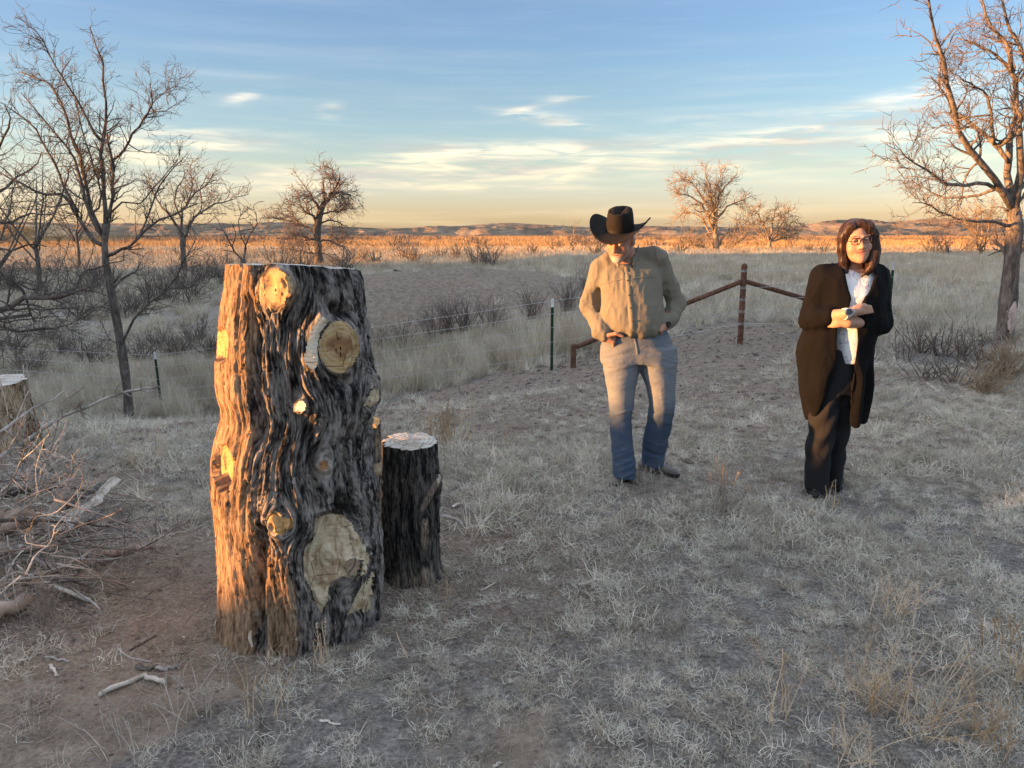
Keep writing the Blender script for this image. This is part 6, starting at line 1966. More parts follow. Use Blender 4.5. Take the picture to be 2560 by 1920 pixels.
    if p is not None:
        bm = bmesh.new(); bmesh.ops.create_cube(bm, size=1.0); bmesh.ops.scale(bm, vec=(.050, .034, .006), verts=bm.verts); bmesh.ops.bevel(bm, geom=bm.edges[:], offset=.002, segments=2)
        mm = bpy.data.meshes.new('buckle'); bm.to_mesh(mm); bm.free()
        o = link('buckle', mm, METAL, bo, tuple(p - base)); o.rotation_euler = Vector(n).to_track_quat('Z', 'Y').to_euler()
    # --- boots
    for heel, toe, an in ((gnd(1574, 1198), gnd(1530, 1220), anR), (gnd(1622, 1180), gnd(1694, 1194), anL)):
        S = Sdf(np.minimum(np.minimum(heel, toe), an) - .12, np.maximum(np.maximum(heel, toe), an) + .12, .0050)
        d = (toe - heel); d[2] = 0; Ln = np.linalg.norm(d); d /= Ln
        if Ln < .25: heel = toe - d * .27
        if Ln > .31: toe = heel + d * .29
        u = np.array((0, 0, 1.0))
        S.cap(heel + u * .055 + d * .02, heel + d * .12 + u * .060, .036, .040, .02)
        S.cap(heel + d * .12 + u * .058, toe - d * .035 + u * .034, .040, .026, .03)
        S.cap(toe - d * .05 + u * .030, toe - d * .008 + u * .026, .028, .016, .02)
        S.cap(heel + d * .055 + u * .075, an + np.array((0, 0, .02)), .048, .044, .03)
        S.field(lambda X, Y, Z, D, h=heel: np.maximum(D, (h[2] + .018) - Z))
        Vt, Ft = S.nets(); Vt = relax(Vt, Ft, 1)
        bt = link('boot', make_mesh('boot', Vt - base, Ft), LEATH, root)
        # welt sole and heel block
        sd = np.cross(d, u)
        out = []
        for t, w in ((0, .030), (.06, .036), (.13, .036), (.20, .044), (.25, .036), (.285, .016)):
            out.append((t, w))
        top = [heel + d * t * .98 + sd * w for t, w in out] + [heel + d * t * .98 - sd * w for t, w in out[::-1]]
        n_ = len(top)
        Vs2 = np.array([p * np.array((1, 1, 0)) + u * (heel[2] + .026) for p in top] + [p * np.array((1, 1, 0)) + u * (heel[2] + .008) for p in top])
        i = np.arange(n_); j = (i + 1) % n_
        Fs2 = np.stack([i, j, j + n_, i + n_], 1)[:, ::-1]
        capq = np.array([(k, k + 1, n_ - 2 - k, n_ - 1 - k) for k in range(n_ // 2 - 1)])
        link('sole', make_mesh('sole', Vs2 - base, np.concatenate([Fs2, capq, capq[:, ::-1] + n_]), False), BELT, bt)
    # --- hat
    na, nt = 64, 14
    up = HR[:, 2]; fw = HR[:, 1]; rt = HR[:, 0]
    TH = rot_frame(R_(26), R_(17), R_(-4))
    O = hc + HR @ np.array((0, -.008, .068))
    W = lambda x, y, z: O + TH @ np.array((x, y, z))
    a = np.linspace(0, 2 * math.pi, na, endpoint=False)
    rows_ = []
    for t in np.linspace(0, 1, nt):          # brim, outer edge to crown
        w = (1 - t)
        rx, ry = .084 + .118 * w, .100 + .100 * w
        lift = .078 * (np.abs(np.cos(a)) ** 2.2) * w ** 1.7 - .030 * (np.abs(np.sin(a)) ** 3) * w ** 1.5
        tuck = 1 - .13 * (np.abs(np.cos(a)) ** 3) * w ** 2
        rows_.append(np.stack([rx * tuck * np.cos(a), ry * np.sin(a), lift], 1))
    for t in np.linspace(.06, 1, 13):        # crown
        sh = (1 - .10 * t - .06 * t ** 6)
        rx, ry = .084 * sh, .100 * sh
        pinch = 1 - .22 * smooth(.45, 1.0, t) * np.exp(-((a - math.pi / 2) / .75) ** 2)
        x = rx * pinch * np.cos(a); y = ry * np.sin(a)
        z = .118 * t + .010 * t ** 4 * np.cos(2 * a) * 0 + .012 * smooth(.6, 1, t) * np.sin(a) * -.3
        rows_.append(np.stack([x, y, np.full(na, 0) + z], 1))
    last = rows_[-1]
    for f in (.82, .6, .35, .12):            # dented top
        p = last.copy(); p[:, :2] *= f
        p[:, 2] = last[:, 2] + .010 * smooth(1, .7, f) - .034 * np.exp(-(p[:, 0] / .020) ** 2) * smooth(1.0, .75, f) - .018 * np.exp(-((np.abs(p[:, 0]) - .05) / .02) ** 2 - ((p[:, 1] - .05) / .03) ** 2)
        rows_.append(p)
    Vh_ = np.array(rows_)
    nr = len(Vh_)
    i = np.arange(nr * na).reshape(nr, na); nx = np.roll(i, -1, 1)
    Fq = np.stack([i[:-1], nx[:-1], nx[1:], i[1:]], -1).reshape(-1, 4)
    inner = Vh_[:nt].copy(); inner[:, :, 2] -= .004
    ii = np.arange(nt * na).reshape(nt, na) + nr * na; inx = np.roll(ii, -1, 1)
    Fi = np.stack([ii[:-1], inx[:-1], inx[1:], ii[1:]], -1).reshape(-1, 4)[:, ::-1]
    Fe = np.stack([i[0], ii[0], inx[0], nx[0]], -1)
    capf = np.stack([i[-1], nx[-1], np.full(na, (nr + nt) * na)], -1)
    Vall = np.concatenate([Vh_.reshape(-1, 3), inner.reshape(-1, 3), [[0, 0, Vh_[-1, :, 2].mean()]]])
    Vw = O + Vall @ TH.T
    ho = link('hat', make_mesh('hat', Vw - base, [np.concatenate([Fq, Fi, Fe]), capf]), HAT, root)
    bl = np.stack([.0855 * np.cos(a), .1015 * np.sin(a)], 1)
    bv = np.concatenate([np.column_stack([bl * 1.0, np.full(na, .004)]), np.column_stack([bl * .99, np.full(na, .020)])])
    k = np.arange(na); kn = (k + 1) % na
    link('hat_band', make_mesh('hat_band', O + bv @ TH.T - base, np.stack([k, kn, kn + na, k + na], 1)), BAND, ho)
    # --- wrist watch
    ax = (pL - wrL) / np.linalg.norm(pL - wrL)
    c0 = wrL + ax * .004
    e1 = np.cross(ax, (0, 0, 1.0)); e1 /= np.linalg.norm(e1); e2 = np.cross(ax, e1)
    an_ = np.linspace(0, 2 * math.pi, 22)
    t = Tubes()
    for o_ in (-.006, 0, .006): t.add(c0 + ax * o_ + .034 * (np.cos(an_)[:, None] * e1 + np.sin(an_)[:, None] * e2) - base, np.full(22, .0045), 6)
    wo = link('watch', t.mesh('watch'), METAL, root)
    fwd = np.array((.35, -.9, .2)); fwd /= np.linalg.norm(fwd)
    bm = bmesh.new(); bmesh.ops.create_cone(bm, segments=20, radius1=.020, radius2=.018, depth=.010, cap_ends=True)
    mm = bpy.data.meshes.new('watch_case'); bm.to_mesh(mm); bm.free()
    o = link('watch_case', mm, BELT, wo, tuple(c0 + fwd * .037 - base)); o.rotation_euler = Vector(fwd).to_track_quat('Z', 'Y').to_euler()
    tag(root, 'person in a dark cowboy hat, khaki shirt, jeans and boots, hands in pockets, looking down', 'person')
build_man()

# ================================================================== the woman
def build_woman():
    Y0 = 4.66
    bx = at(2066, 1225, Y0)[0]
    base = np.array((bx, Y0, gz(bx, Y0)))
    gr = base[2]
    A = lambda px, py, dy=0.0: at(px, py, Y0 + dy)
    def rows(L, ry, dy=0.0):
        out = []
        for i, (py, a, b) in enumerate(L):
            r = ry[i] if hasattr(ry, '__len__') else ry
            y = dy[i] if hasattr(dy, '__len__') else dy
            p, q = A(a, py, y), A(b, py, y)
            out.append((p[2], (p[0] + q[0]) / 2, Y0 + y, (q[0] - p[0]) / 2, r))
        return out
    root = empty('person', tuple(base))
    SKIN = skin_mat('skin_fair', None)
    KNIT = cloth_mat('cardigan_dark_brown_knit', (.0038, .0036, .0038), (.0066, .0060, .0060), 420, .95, .35, 8.0, .5)
    TROU = cloth_mat('trousers_black', (.014, .014, .015), (.024, .023, .023), 400, .9, .2, 6.0, .5)
    SHOE = simple('shoe_black', [(.012, .012, .012), (.03, .03, .03)], 20, rough=.5, bump=.1)
    HAIRM = new_mat('hair_dark_brown')
    m, g, b = HAIRM
    gr_ = g.n('ShaderNodeAttribute', attribute_name='strand').outputs['Vector']
    n = g.noise(g.mapping(gr_, (150, 6, 150)), 1.0, 4.0, .6)
    c = g.ramp(n, [(.32, (.014, .0065, .0045)), (.5, (.042, .020, .013)), (.72, (.105, .052, .032))])
    g.put(b.inputs['Base Color'], c); b.inputs['Roughness'].default_value = .45; b.inputs['Specular IOR Level'].default_value = .4
    g.put(b.inputs['Normal'], g.bump(n, .6, .004))
    HAIRM = m
    BL = new_mat('blouse_white_print')
    m, g, b = BL
    P = g.n('ShaderNodeTexCoord').outputs['Object']
    w = g.noise(P, 13.0, 3.0, .55, 1.2)
    ln = g.m('ABSOLUTE', g.m('SUBTRACT', w, .5))
    v = g.vor(g.mapping(P, (16, 16, 16)), 1.0, 'DISTANCE_TO_EDGE')
    n1 = g.noise(P, 9.0, 3.0, .6)
    line = g.m('MAXIMUM', g.m('MULTIPLY', g.ramp(ln, [(.008, 1.0), (.022, 0.0)]), g.ramp(n1, [(.46, 0.0), (.52, 1.0)])), g.m('MULTIPLY', g.ramp(v, [(.010, 1.0), (.035, 0.0)]), g.ramp(n1, [(.54, 0.0), (.60, .8)])))
    wash = g.mix(g.ramp(g.noise(P, 18.0, 3.0, .6), [(.56, 0.0), (.66, .55)]), (.80, .79, .77), (.42, .45, .56))
    g.put(b.inputs['Base Color'], g.mix(line, wash, (.30, .27, .29)))
    b.inputs['Roughness'].default_value = .7
    cr = g.noise(g.mapping(P, (1, 1, .35)), 22.0, 3.0, .6, .6)
    g.put(b.inputs['Normal'], g.bump(cr, .5, .012))
    BL = m
    FRAME = simple('glasses_dark_frame', [(.03, .012, .01), (.07, .025, .02)], 60, rough=.3, bump=0, spec=.5)
    WHITE = simple('watch_white_band', [(.72, .71, .69), (.82, .81, .80)], 30, rough=.5, bump=0)
    BLACK = simple('watch_black_glass', [(.006, .006, .007), (.012, .012, .013)], 30, rough=.12, bump=0, spec=.6)
    SILV = simple('silver_trim', [(.55, .55, .55), (.7, .7, .7)], 30, rough=.25, bump=0); SILV.node_tree.nodes['Principled BSDF'].inputs['Metallic'].default_value = 1.0
    hc = A(2139, 604, -.045)
    HR = rot_frame(R_(6), R_(4), R_(9))
    nb = A(2134, 672, .02)
    shR, elR = A(2060, 694, .01), A(2032, 797, -.03)
    shL, elL = A(2192, 692, .01), A(2200, 806, -.03)
    wrR, wrL = A(2116, 784, -.235), A(2120, 806, -.205)
    # --- skin
    S = Sdf((base[0] - .36, Y0 - .36, gr - .02), (base[0] + .52, Y0 + .26, gr + 1.72), .0062)
    S.loft(rows([(672, 2092, 2176), (700, 2066, 2186), (760, 2070, 2178), (830, 2062, 2170), (900, 2048, 2152), (930, 2046, 2150)], [.06, .09, .11, .11, .11, .10], 0), .03)
    S.chain([shR, elR, (elR * .55 + wrR * .45), wrR], [.046, .042, .040, .028], .03)
    S.chain([shL, elL, (elL * .60 + wrL * .40), wrL], [.046, .044, .042, .029], .03)
    hipR, knR, anR = A(2062, 930), A(2052, 1080, -.02), A(2040, 1225, -.02)
    hipL, knL, anL = A(2118, 930), A(2100, 1080, .02), A(2082, 1205, .06)
    S.chain([hipR, knR, anR], [.075, .05, .036], .03)
    S.chain([hipL, knL, anL], [.075, .05, .036], .03)
    S.cap(anR, gnd(2040, 1244) + np.array((0, 0, .035)), .032, .028, .02)
    S.cap(anL, gnd(2090, 1226) + np.array((0, 0, .035)), .032, .028, .02)
    S.cap(nb, hc + HR @ np.array((0, -.025, -.06)), .052, .050, .03)
    # crossed arms: the watch hand lies over the other forearm
    hand(S, wrR, A(2144, 777, -.228), [A(2178 + 1.5 * j, 765 + 5.0 * j, -.190 + .004 * j) for j in range(4)], [A(2136, 770, -.235), A(2150, 763, -.225), A(2162, 761, -.210)], .92)
    hand(S, wrL, A(2096, 806, -.185), [A(2066 - 2 * j, 800 + 5 * j, -.12) for j in range(4)], [A(2094, 796, -.165), A(2082, 792, -.15), A(2072, 792, -.13)], .9)
    Vb, Fb = S.nets()
    S2 = Sdf(hc - .19, hc + .19, .0034)
    head_sdf(S2, hc, HR, 1.03, True)
    S2.cap(nb, hc + HR @ np.array((0, -.025, -.06)), .050, .048, .03)
    Vh, Fh = S2.nets()
    Vh = relax(Vh, Fh, 1, .4); Vh = Vh - (HR[:, 1] * .003) * mouth_line(Vh, hc, HR, 1.03, .006)[:, None]
    V = np.concatenate([Vb, Vh]); F = np.concatenate([Fb, Fh + len(Vb)])
    def tone(P):
        q = (P - hc) @ HR / 1.03
        col = np.tile(np.array((.47, .265, .18)), (len(P), 1))
        hd = np.linalg.norm(q, axis=1) < .19
        ck = .40 * np.exp(-((np.abs(q[:, 0]) - .042) / .018) ** 2 - ((q[:, 2] + .028) / .02) ** 2) * (q[:, 1] > .03) * hd
        lip = np.exp(-((q[:, 2] + .055 - .006 * (q[:, 0] / .026) ** 2) / .0085) ** 2 - (q[:, 0] / .027) ** 4) * (q[:, 1] > .06) * hd
        br = np.exp(-((q[:, 2] - .039 - .003 * np.cos(q[:, 0] * 60)) / .0045) ** 2 - ((np.abs(q[:, 0]) - .033) / .018) ** 4) * (q[:, 1] > .05) * hd
        for w_, c_ in ((ck, (.60, .27, .20)), (np.clip(lip, 0, .85), (.45, .14, .12)), (br * .75, (.12, .07, .05)), (.8 * mouth_line(P, hc, HR, 1.03, .006), (.26, .08, .065))):
            col = col * (1 - w_[:, None]) + np.array(c_) * w_[:, None]
        return col
    me = make_mesh('body', V - base, F)
    vattr(me, 'tone', np.concatenate([tone(V), np.ones((len(V), 1))], 1), 'FLOAT_COLOR')
    link('body', me, SKIN, root)
    EYEW = simple('eye_white', [(.42, .37, .34), (.52, .47, .44)], 30, rough=.5, bump=0, spec=.1)
    IRIS = simple('eye_iris_dark', [(.03, .018, .012), (.06, .04, .028)], 80, rough=.5, bump=0, spec=.1)
    for sx in (-1, 1):
        for nm, r, p_, mt in (('eye', .0118, (sx * .033, .0885, .0160), EYEW), ('iris', .0064, (sx * .033 - .001, .0950, .0160), IRIS)):
            bm = bmesh.new(); bmesh.ops.create_uvsphere(bm, u_segments=12, v_segments=8, radius=r)
            bmesh.ops.scale(bm, vec=(1, 1, .55), verts=bm.verts)
            em = bpy.data.meshes.new(nm); bm.to_mesh(em); bm.free()
            link(nm, em, mt, root, tuple(hc + HR @ np.array(p_) - base))
    # --- blouse
    S = Sdf((base[0] - .30, Y0 - .32, gr + .74), (base[0] + .45, Y0 + .24, gr + 1.50), .0066)
    br_ = [(664, 2112, 2172), (674, 2086, 2184), (700, 2062, 2194), (740, 2062, 2186), (780, 2068, 2176), (830, 2072, 2168), (870, 2076, 2160), (903, 2082, 2148)]
    S.loft(rows(br_, [.060, .085, .118, .142, .138, .138, .140, .138], [.02, .01, 0, -.018, -.018, -.014, -.012, -.010]), .02, sq=2.2)
    S.cap(nb + np.array((0, -.055, .02)), hc + HR @ np.array((0, .02, -.10)), .060, .060, .012, True)
    mesh_part('blouse', S.nets(), BL, root, base, lambda P: folds(P, .007, 8.0, 15, (1.3, 1, .35), 2.0) + .004 * np.sin(P[:, 0] * 95 + 3 * fbm(P[:, 0] * 4, P[:, 2] * 4, 0, 5, 2)) * smooth(gr + 1.30, gr + 1.42, P[:, 2]), 2)
    # --- cardigan: a shell with an open front
    S = Sdf((base[0] - .38, Y0 - .34, gr + .42), (base[0] + .55, Y0 + .32, gr + 1.52), .0068)
    cr_ = [(655, 2098, 2178), (664, 2072, 2194), (676, 2048, 2206), (700, 2036, 2212), (755, 2034, 2208), (800, 2030, 2200), (835, 2010, 2186), (860, 2000, 2179), (885, 1995, 2176), (960, 2004, 2170), (1033, 2018, 2156), (1050, 2023, 2152)]
    S.loft(rows(cr_, [.070, .098, .125, .148, .166, .166, .168, .170, .172, .168, .160, .158], [.03, .02, .012, 0, -.012, -.010, -.004, 0, .004, .008, .010, .010]), .02, sq=2.2)
    S.chain([shR, elR, A(2056, 795, -.105), A(2070, 790, -.135)], [.080, .072, .060, .054], .03)
    S.chain([shL, elL, A(2190, 806, -.075), A(2184, 805, -.095)], [.076, .066, .058, .052], .03)
    op = [(2106, 640), (2108, 672), (2114, 700), (2127, 746), (2120, 776), (2100, 800), (2094, 820), (2092, 860), (2091, 905), (2083, 951), (2062, 1000), (2039, 1049), (2036, 1080), (2124, 1080), (2123, 1046), (2126, 960), (2138, 905), (2143, 850), (2141, 810), (2143, 776), (2162, 746), (2180, 716), (2189, 690), (2180, 668), (2172, 640)]
    inner = rows([(650, 2112, 2168), (674, 2072, 2190), (700, 2058, 2198), (755, 2050, 2192), (800, 2048, 2186), (860, 2012, 2168), (960, 2016, 2156), (1033, 2034, 2142), (1070, 2036, 2140)], [.05, .095, .122, .146, .146, .150, .150, .142, .142], [.03, .012, 0, -.014, -.012, -.004, .006, .010, .010])
    S.loft(inner, .006, True, 0.0, 2.2)
    S.cap(nb, nb + np.array((0, -.02, .14)), .062, .075, .01, True)
    # the opening, cut along the sight lines but only through the front
    def cut(X, Y, Z, D):
        m = (Y < Y0 - .045) & (D < .03)
        out = D.copy()
        P = np.stack([X[m], Y[m], Z[m]], -1)
        px, py = to_px(P)
        sd = poly_dist(px, py, op)
        dl = -sd / 400.0 - .0
        armz = np.ones(len(P))
        # sleeves that cross the opening stay whole
        keep = np.minimum(np.linalg.norm(P - (elR * .35 + A(2070, 790, -.135) * .65), axis=1) - .078, np.linalg.norm(P - (elL * .35 + A(2184, 805, -.095) * .65), axis=1) - .074)
        v = np.where(keep < 0, -1.0, dl)
        out[m] = np.maximum(D[m], v)
        return out
    S.field(cut)
    Vc, Fc = S.nets()
    def dk(P):
        z = P[:, 2] - gr
        drape = .022 * np.sin((P[:, 0] * .9 + P[:, 1] * .5) * 58 + 3 * fbm(P[:, 0] * 3, P[:, 1] * 3, z * 1.2, 5, 2)) * smooth(.92, .70, z)
        el = sum(np.exp(-((np.linalg.norm(P - e, axis=1)) / .11) ** 2) for e in (elR, elL))
        return drape * .8 + folds(P, .015, 6.5, 19, (1.3, 1, .4), 2.4) + el * folds(P, .018, 15.0, 23, (.7, 1, 1.5), 2.0)
    mesh_part('cardigan', (Vc, Fc), KNIT, root, base, dk, 4)
    # --- trousers
    S = Sdf((base[0] - .36, Y0 - .28, gr + .0), (base[0] + .44, Y0 + .30, gr + .98), .0068)
    S.loft(rows([(870, 2046, 2156), (905, 2042, 2156), (950, 2036, 2152), (980, 2034, 2146)], [.115, .122, .122, .115], [0, .0, .0, .0]), .03)
    S.loft(rows([(960, 2034, 2100), (1000, 2031, 2096), (1055, 2027, 2088), (1095, 2022, 2082), (1132, 2017, 2076), (1180, 2014, 2072), (1211, 2013, 2071), (1240, 2016, 2069)], [.105, .102, .096, .092, .090, .090, .094, .098], [0, -.01, -.02, -.02, -.02, -.02, -.02, -.02]), .03)
    S.loft(rows([(960, 2086, 2150), (1010, 2080, 2136), (1058, 2074, 2123), (1095, 2068, 2114), (1150, 2062, 2107), (1190, 2060, 2102), (1205, 2060, 2101)], [.105, .100, .092, .088, .088, .092, .094], [.02, .03, .04, .045, .055, .06, .06]), .03)
    mesh_part('trousers', S.nets(), TROU, root, base, lambda P: folds(P, .010, 5.0, 29, (1.4, 1, .35), 2.0) + .006 * np.sin((P[:, 2] * 1.0 - P[:, 0] * 1.6) * 40) * smooth(.75, .5, P[:, 2] - gr) * smooth(.1, .3, P[:, 2] - gr), 2)
    for heel, toe in ((gnd(2046, 1232), gnd(2036, 1252)), (gnd(2086, 1206), gnd(2098, 1234))):
        S = Sdf(np.minimum(heel, toe) - .12, np.maximum(heel, toe) + .12, .005)
        d = toe - heel; d[2] = 0; d /= np.linalg.norm(d)
        heel = toe - d * .24
        u = np.array((0, 0, 1.0))
        S.cap(heel + u * .045, heel + d * .11 + u * .050, .032, .036, .02)
        S.cap(heel + d * .11 + u * .046, toe - d * .03 + u * .030, .036, .026, .03)
        S.cap(heel + u * .05 + d * .03, heel + d * .05 + u * .12, .034, .036, .02)
        S.field(lambda X, Y, Z, D, h=heel: np.maximum(D, h[2] + .006 - Z))
        Vt, Ft = S.nets()
        link('shoe', make_mesh('shoe', relax(Vt, Ft, 1) - base, Ft), SHOE, root)
    # --- hair
    S = Sdf(hc - np.array((.20, .20, .26)), hc + np.array((.20, .20, .20)), .0044)
    W = lambda x, y, z: hc + HR @ np.array((x, y, z))
    S.ell(W(.004, -.020, .038), (.088, .106, .094), HR, .01)
    S.ell(W(0, -.050, -.040), (.080, .066, .100), HR, .04)
    S.chain([W(.018, .058, .112), W(-.040, .060, .098), W(-.076, .034, .045), W(-.082, .022, -.020), W(-.082, .022, -.100), W(-.078, .030, -.160), W(-.070, .040, -.200)], [.014, .020, .020, .018, .017, .014, .006], .025)
    S.chain([W(.018, .058, .112), W(.060, .056, .085), W(.084, .044, .030), W(.088, .044, -.030), W(.080, .052, -.085), W(.052, .074, -.145), W(.000, .082, -.192)], [.014, .022, .022, .021, .020, .015, .006], .03)
    S.chain([W(.088, .020, .02), W(.088, .030, -.06), W(.072, .045, -.125), W(.040, .062, -.185)], [.022, .024, .022, .008], .035)
    S.chain([W(-.060, -.03, -.05), W(-.064, -.01, -.17)], [.032, .022], .03)
    S.chain([W(.066, -.03, -.05), W(.066, -.01, -.16)], [.034, .024], .03)
    S.ell(W(-.002, .110, -.020), (.072, .090, .110), HR, .010, True)
    S.ell(W(-.012, .10, -.10), (.056, .08, .07), HR, .02, True)
    Vr, Fr = S.nets(); Vr = relax(Vr, Fr, 1)
    q = (Vr - hc) @ HR
    ang = np.arctan2(q[:, 0], q[:, 1] + .02)
    st = np.stack([ang * .09 + .003 * fbm(q[:, 0] * 9, q[:, 2] * 6, 0, 5, 2), q[:, 2], q[:, 1] * .25], 1)
    Vr = Vr + normals(Vr, Fr) * (.0022 * (1 - np.abs(fbm(st[:, 0] * 190, st[:, 1] * 2.5, st[:, 2] * 60, 7, 2))))[:, None]
    me = make_mesh('hair', Vr - base, Fr)
    vattr(me, 'strand', st, 'FLOAT_VECTOR')
    ho = link('hair', me, HAIRM, root)
    # loose strands over the mass of the hair
    th = bvh(Vr, Fr)
    rr = np.random.default_rng(8)
    SP = []
    for j in rr.choice(len(Vr), 420, replace=False):
        p = Vector(Vr[j]); pts = []
        fly = rr.random() < .25
        for k in range(8):
            loc, nn, ix, ds = th.find_nearest(p)
            if loc is None: break
            if nn.dot(loc - Vector(hc)) < 0: nn = -nn
            off = .0012 + (.0012 * k * k * .12 if fly else 0)
            q = loc + nn * off
            pts.append(np.array(q))
            gdir = Vector((rr.normal() * .08, rr.normal() * .08, -1.0))
            gdir = (gdir - nn * gdir.dot(nn))
            if gdir.length < 1e-3: gdir = Vector((0, 0, -1))
            p = Vector(q) + gdir.normalized() * .016
        if len(pts) == 8: SP.append(pts)
    SP = np.array(SP)
    sm = Tubes().add(SP - base, np.full(SP.shape[:2], .0011) * np.linspace(1, .5, 8)[None], 3).mesh('strands')
    qs = (np.array([v.co for v in sm.vertices]) + base - hc) @ HR
    vattr(sm, 'strand', np.stack([np.arctan2(qs[:, 0], qs[:, 1] + .02) * .09 + .3, qs[:, 2], qs[:, 1] * .25], 1), 'FLOAT_VECTOR')
    link('strands', sm, HAIRM, ho)['kind'] = 'stuff'
    # --- glasses
    t = Tubes()
    def rim(sx):
        a = np.linspace(0, 2 * math.pi, 26)
        x = .0245 * np.sign(np.cos(a)) * np.abs(np.cos(a)) ** .75; z = .0185 * np.sign(np.sin(a)) * np.abs(np.sin(a)) ** .75
        return np.array([W(sx * .032 + p, .112 - .30 * abs(sx * .032 + p) ** 1.3, .014 + r) for p, r in zip(x, z)])
    rims = [rim(-1), rim(1)]
    for r_ in rims: t.add(r_ - base, np.full(len(r_), .0025), 5)
    t.add(np.array([W(-.0085, .115, .020), W(0, .117, .023), W(.0085, .115, .020)]) - base, np.full(3, .0020), 5)
    for sx in (-1, 1): t.add(np.array([W(sx * .056, .104, .020), W(sx * .072, .085, .020), W(sx * .080, .0, .014)]) - base, np.full(3, .0018), 5)
    go = link('glasses', t.mesh('glasses'), FRAME, root)
    LENS = new_mat('lens_glass')
    m, g, b = LENS
    tr = g.n('ShaderNodeBsdfTransparent'); gl = g.n('ShaderNodeBsdfGlossy'); gl.inputs['Roughness'].default_value = .02
    mx = g.n('ShaderNodeMixShader'); mx.inputs[0].default_value = .06
    m.node_tree.links.new(tr.outputs[0], mx.inputs[1]); m.node_tree.links.new(gl.outputs[0], mx.inputs[2])
    m.node_tree.links.new(mx.outputs[0], m.node_tree.nodes['Material Output'].inputs[0])
    for r_ in rims:
        c_ = r_.mean(0); n_ = len(r_) - 1
        Vl = np.concatenate([r_[:n_], c_[None]]) - base
        i = np.arange(n_)
        link('lens', make_mesh('lens', Vl, np.stack([i, (i + 1) % n_, np.full(n_, n_)], 1)), m, go)
    # --- watch, bracelets
    fwd = np.array((-.08, -.93, .30)); fwd /= np.linalg.norm(fwd)
    ax = (A(2146, 778, -.215) - wrR); ax /= np.linalg.norm(ax)
    e1 = np.cross(ax, fwd); e1 /= np.linalg.norm(e1); e2 = np.cross(e1, ax)
    an_ = np.linspace(0, 2 * math.pi, 24)
    c0 = wrR - ax * .006
    t = Tubes()
    for o_ in (-.008, -.003, .003, .008): t.add(c0 + ax * o_ + .0305 * (np.cos(an_)[:, None] * e1 + np.sin(an_)[:, None] * e2) - base, np.full(24, .0032), 5)
    wo = link('watch', t.mesh('watch'), WHITE, root)
    for nm, r, dp, off, mt in (('watch_case', .0225, .010, .034, SILV), ('watch_face', .0200, .004, .0395, BLACK)):
        bm = bmesh.new(); bmesh.ops.create_cone(bm, segments=24, radius1=r, radius2=r * .95, depth=dp, cap_ends=True)
        mm = bpy.data.meshes.new(nm); bm.to_mesh(mm); bm.free()
        o = link(nm, mm, mt, wo, tuple(c0 + e2 * off - base)); o.rotation_euler = Vector(e2).to_track_quat('Z', 'Y').to_euler()
    c1 = wrR + ax * .026
    bt = Tubes().add(c1 + .0315 * (np.cos(an_)[:, None] * e1 + np.sin(an_)[:, None] * e2) + ax * (.006 * np.sin(an_))[:, None] - base, np.full(24, .0022), 5)
    link('bracelet', bt.mesh('bracelet'), SILV, root)
    tag(root, 'person with glasses in a long dark cardigan over a white blouse, arms crossed, smiling', 'person')
build_woman()
# ------------------------------------------------------------------ grasses
def blade_mesh(name, n, rng, rad, L, tilt, curl, width, K=5, droop=0.0, kink=.25):
    a = rng.uniform(0, 2 * math.pi, n)
    r = rad * np.sqrt(rng.random(n))
    b0 = rng.uniform(0, 2 * math.pi, n)
    base = np.stack([r * np.cos(b0), r * np.sin(b0), np.full(n, -.006)], 1)
    t = np.radians(rng.uniform(tilt[0], tilt[1], n))
    d = np.stack([np.cos(a) * np.sin(t), np.sin(a) * np.sin(t), np.cos(t)], 1)
    ln = rng.uniform(L[0], L[1], n)
    P = np.zeros((n, K, 3)); P[:, 0] = base
    ax = rng.normal(size=(n, 3)); ax /= np.linalg.norm(ax, axis=1, keepdims=True)
    cu = rng.uniform(curl[0], curl[1], n)[:, None] / (K - 1)
    for k in range(1, K):
        P[:, k] = P[:, k - 1] + d * (ln / (K - 1))[:, None]
        d = d + np.cross(ax, d) * cu + rng.normal(size=(n, 3)) * kink / (K - 1)
        d[:, 2] -= droop / (K - 1)
        d /= np.linalg.norm(d, axis=1, keepdims=True)
    P[:, :, 2] = np.maximum(P[:, :, 2], -.006 + .010 * np.linspace(0, 1, K)[None])
    T = np.gradient(P, axis=1)
    side = np.cross(T, rng.normal(size=(n, 1, 3))); side /= np.linalg.norm(side, axis=2, keepdims=True) + 1e-9
    w = width * rng.uniform(.6, 1.3, n)[:, None, None] * np.linspace(1, .35, K)[None, :, None] * .5
    A = P - side * w; B = P + side * w
    V = np.stack([A, B], 2).reshape(-1, 3)
    i = np.arange(n * K * 2).reshape(n, K, 2)
    F = np.stack([i[:, :-1, 0], i[:, :-1, 1], i[:, 1:, 1], i[:, 1:, 0]], -1).reshape(-1, 4)
    return make_mesh(name, V, F)

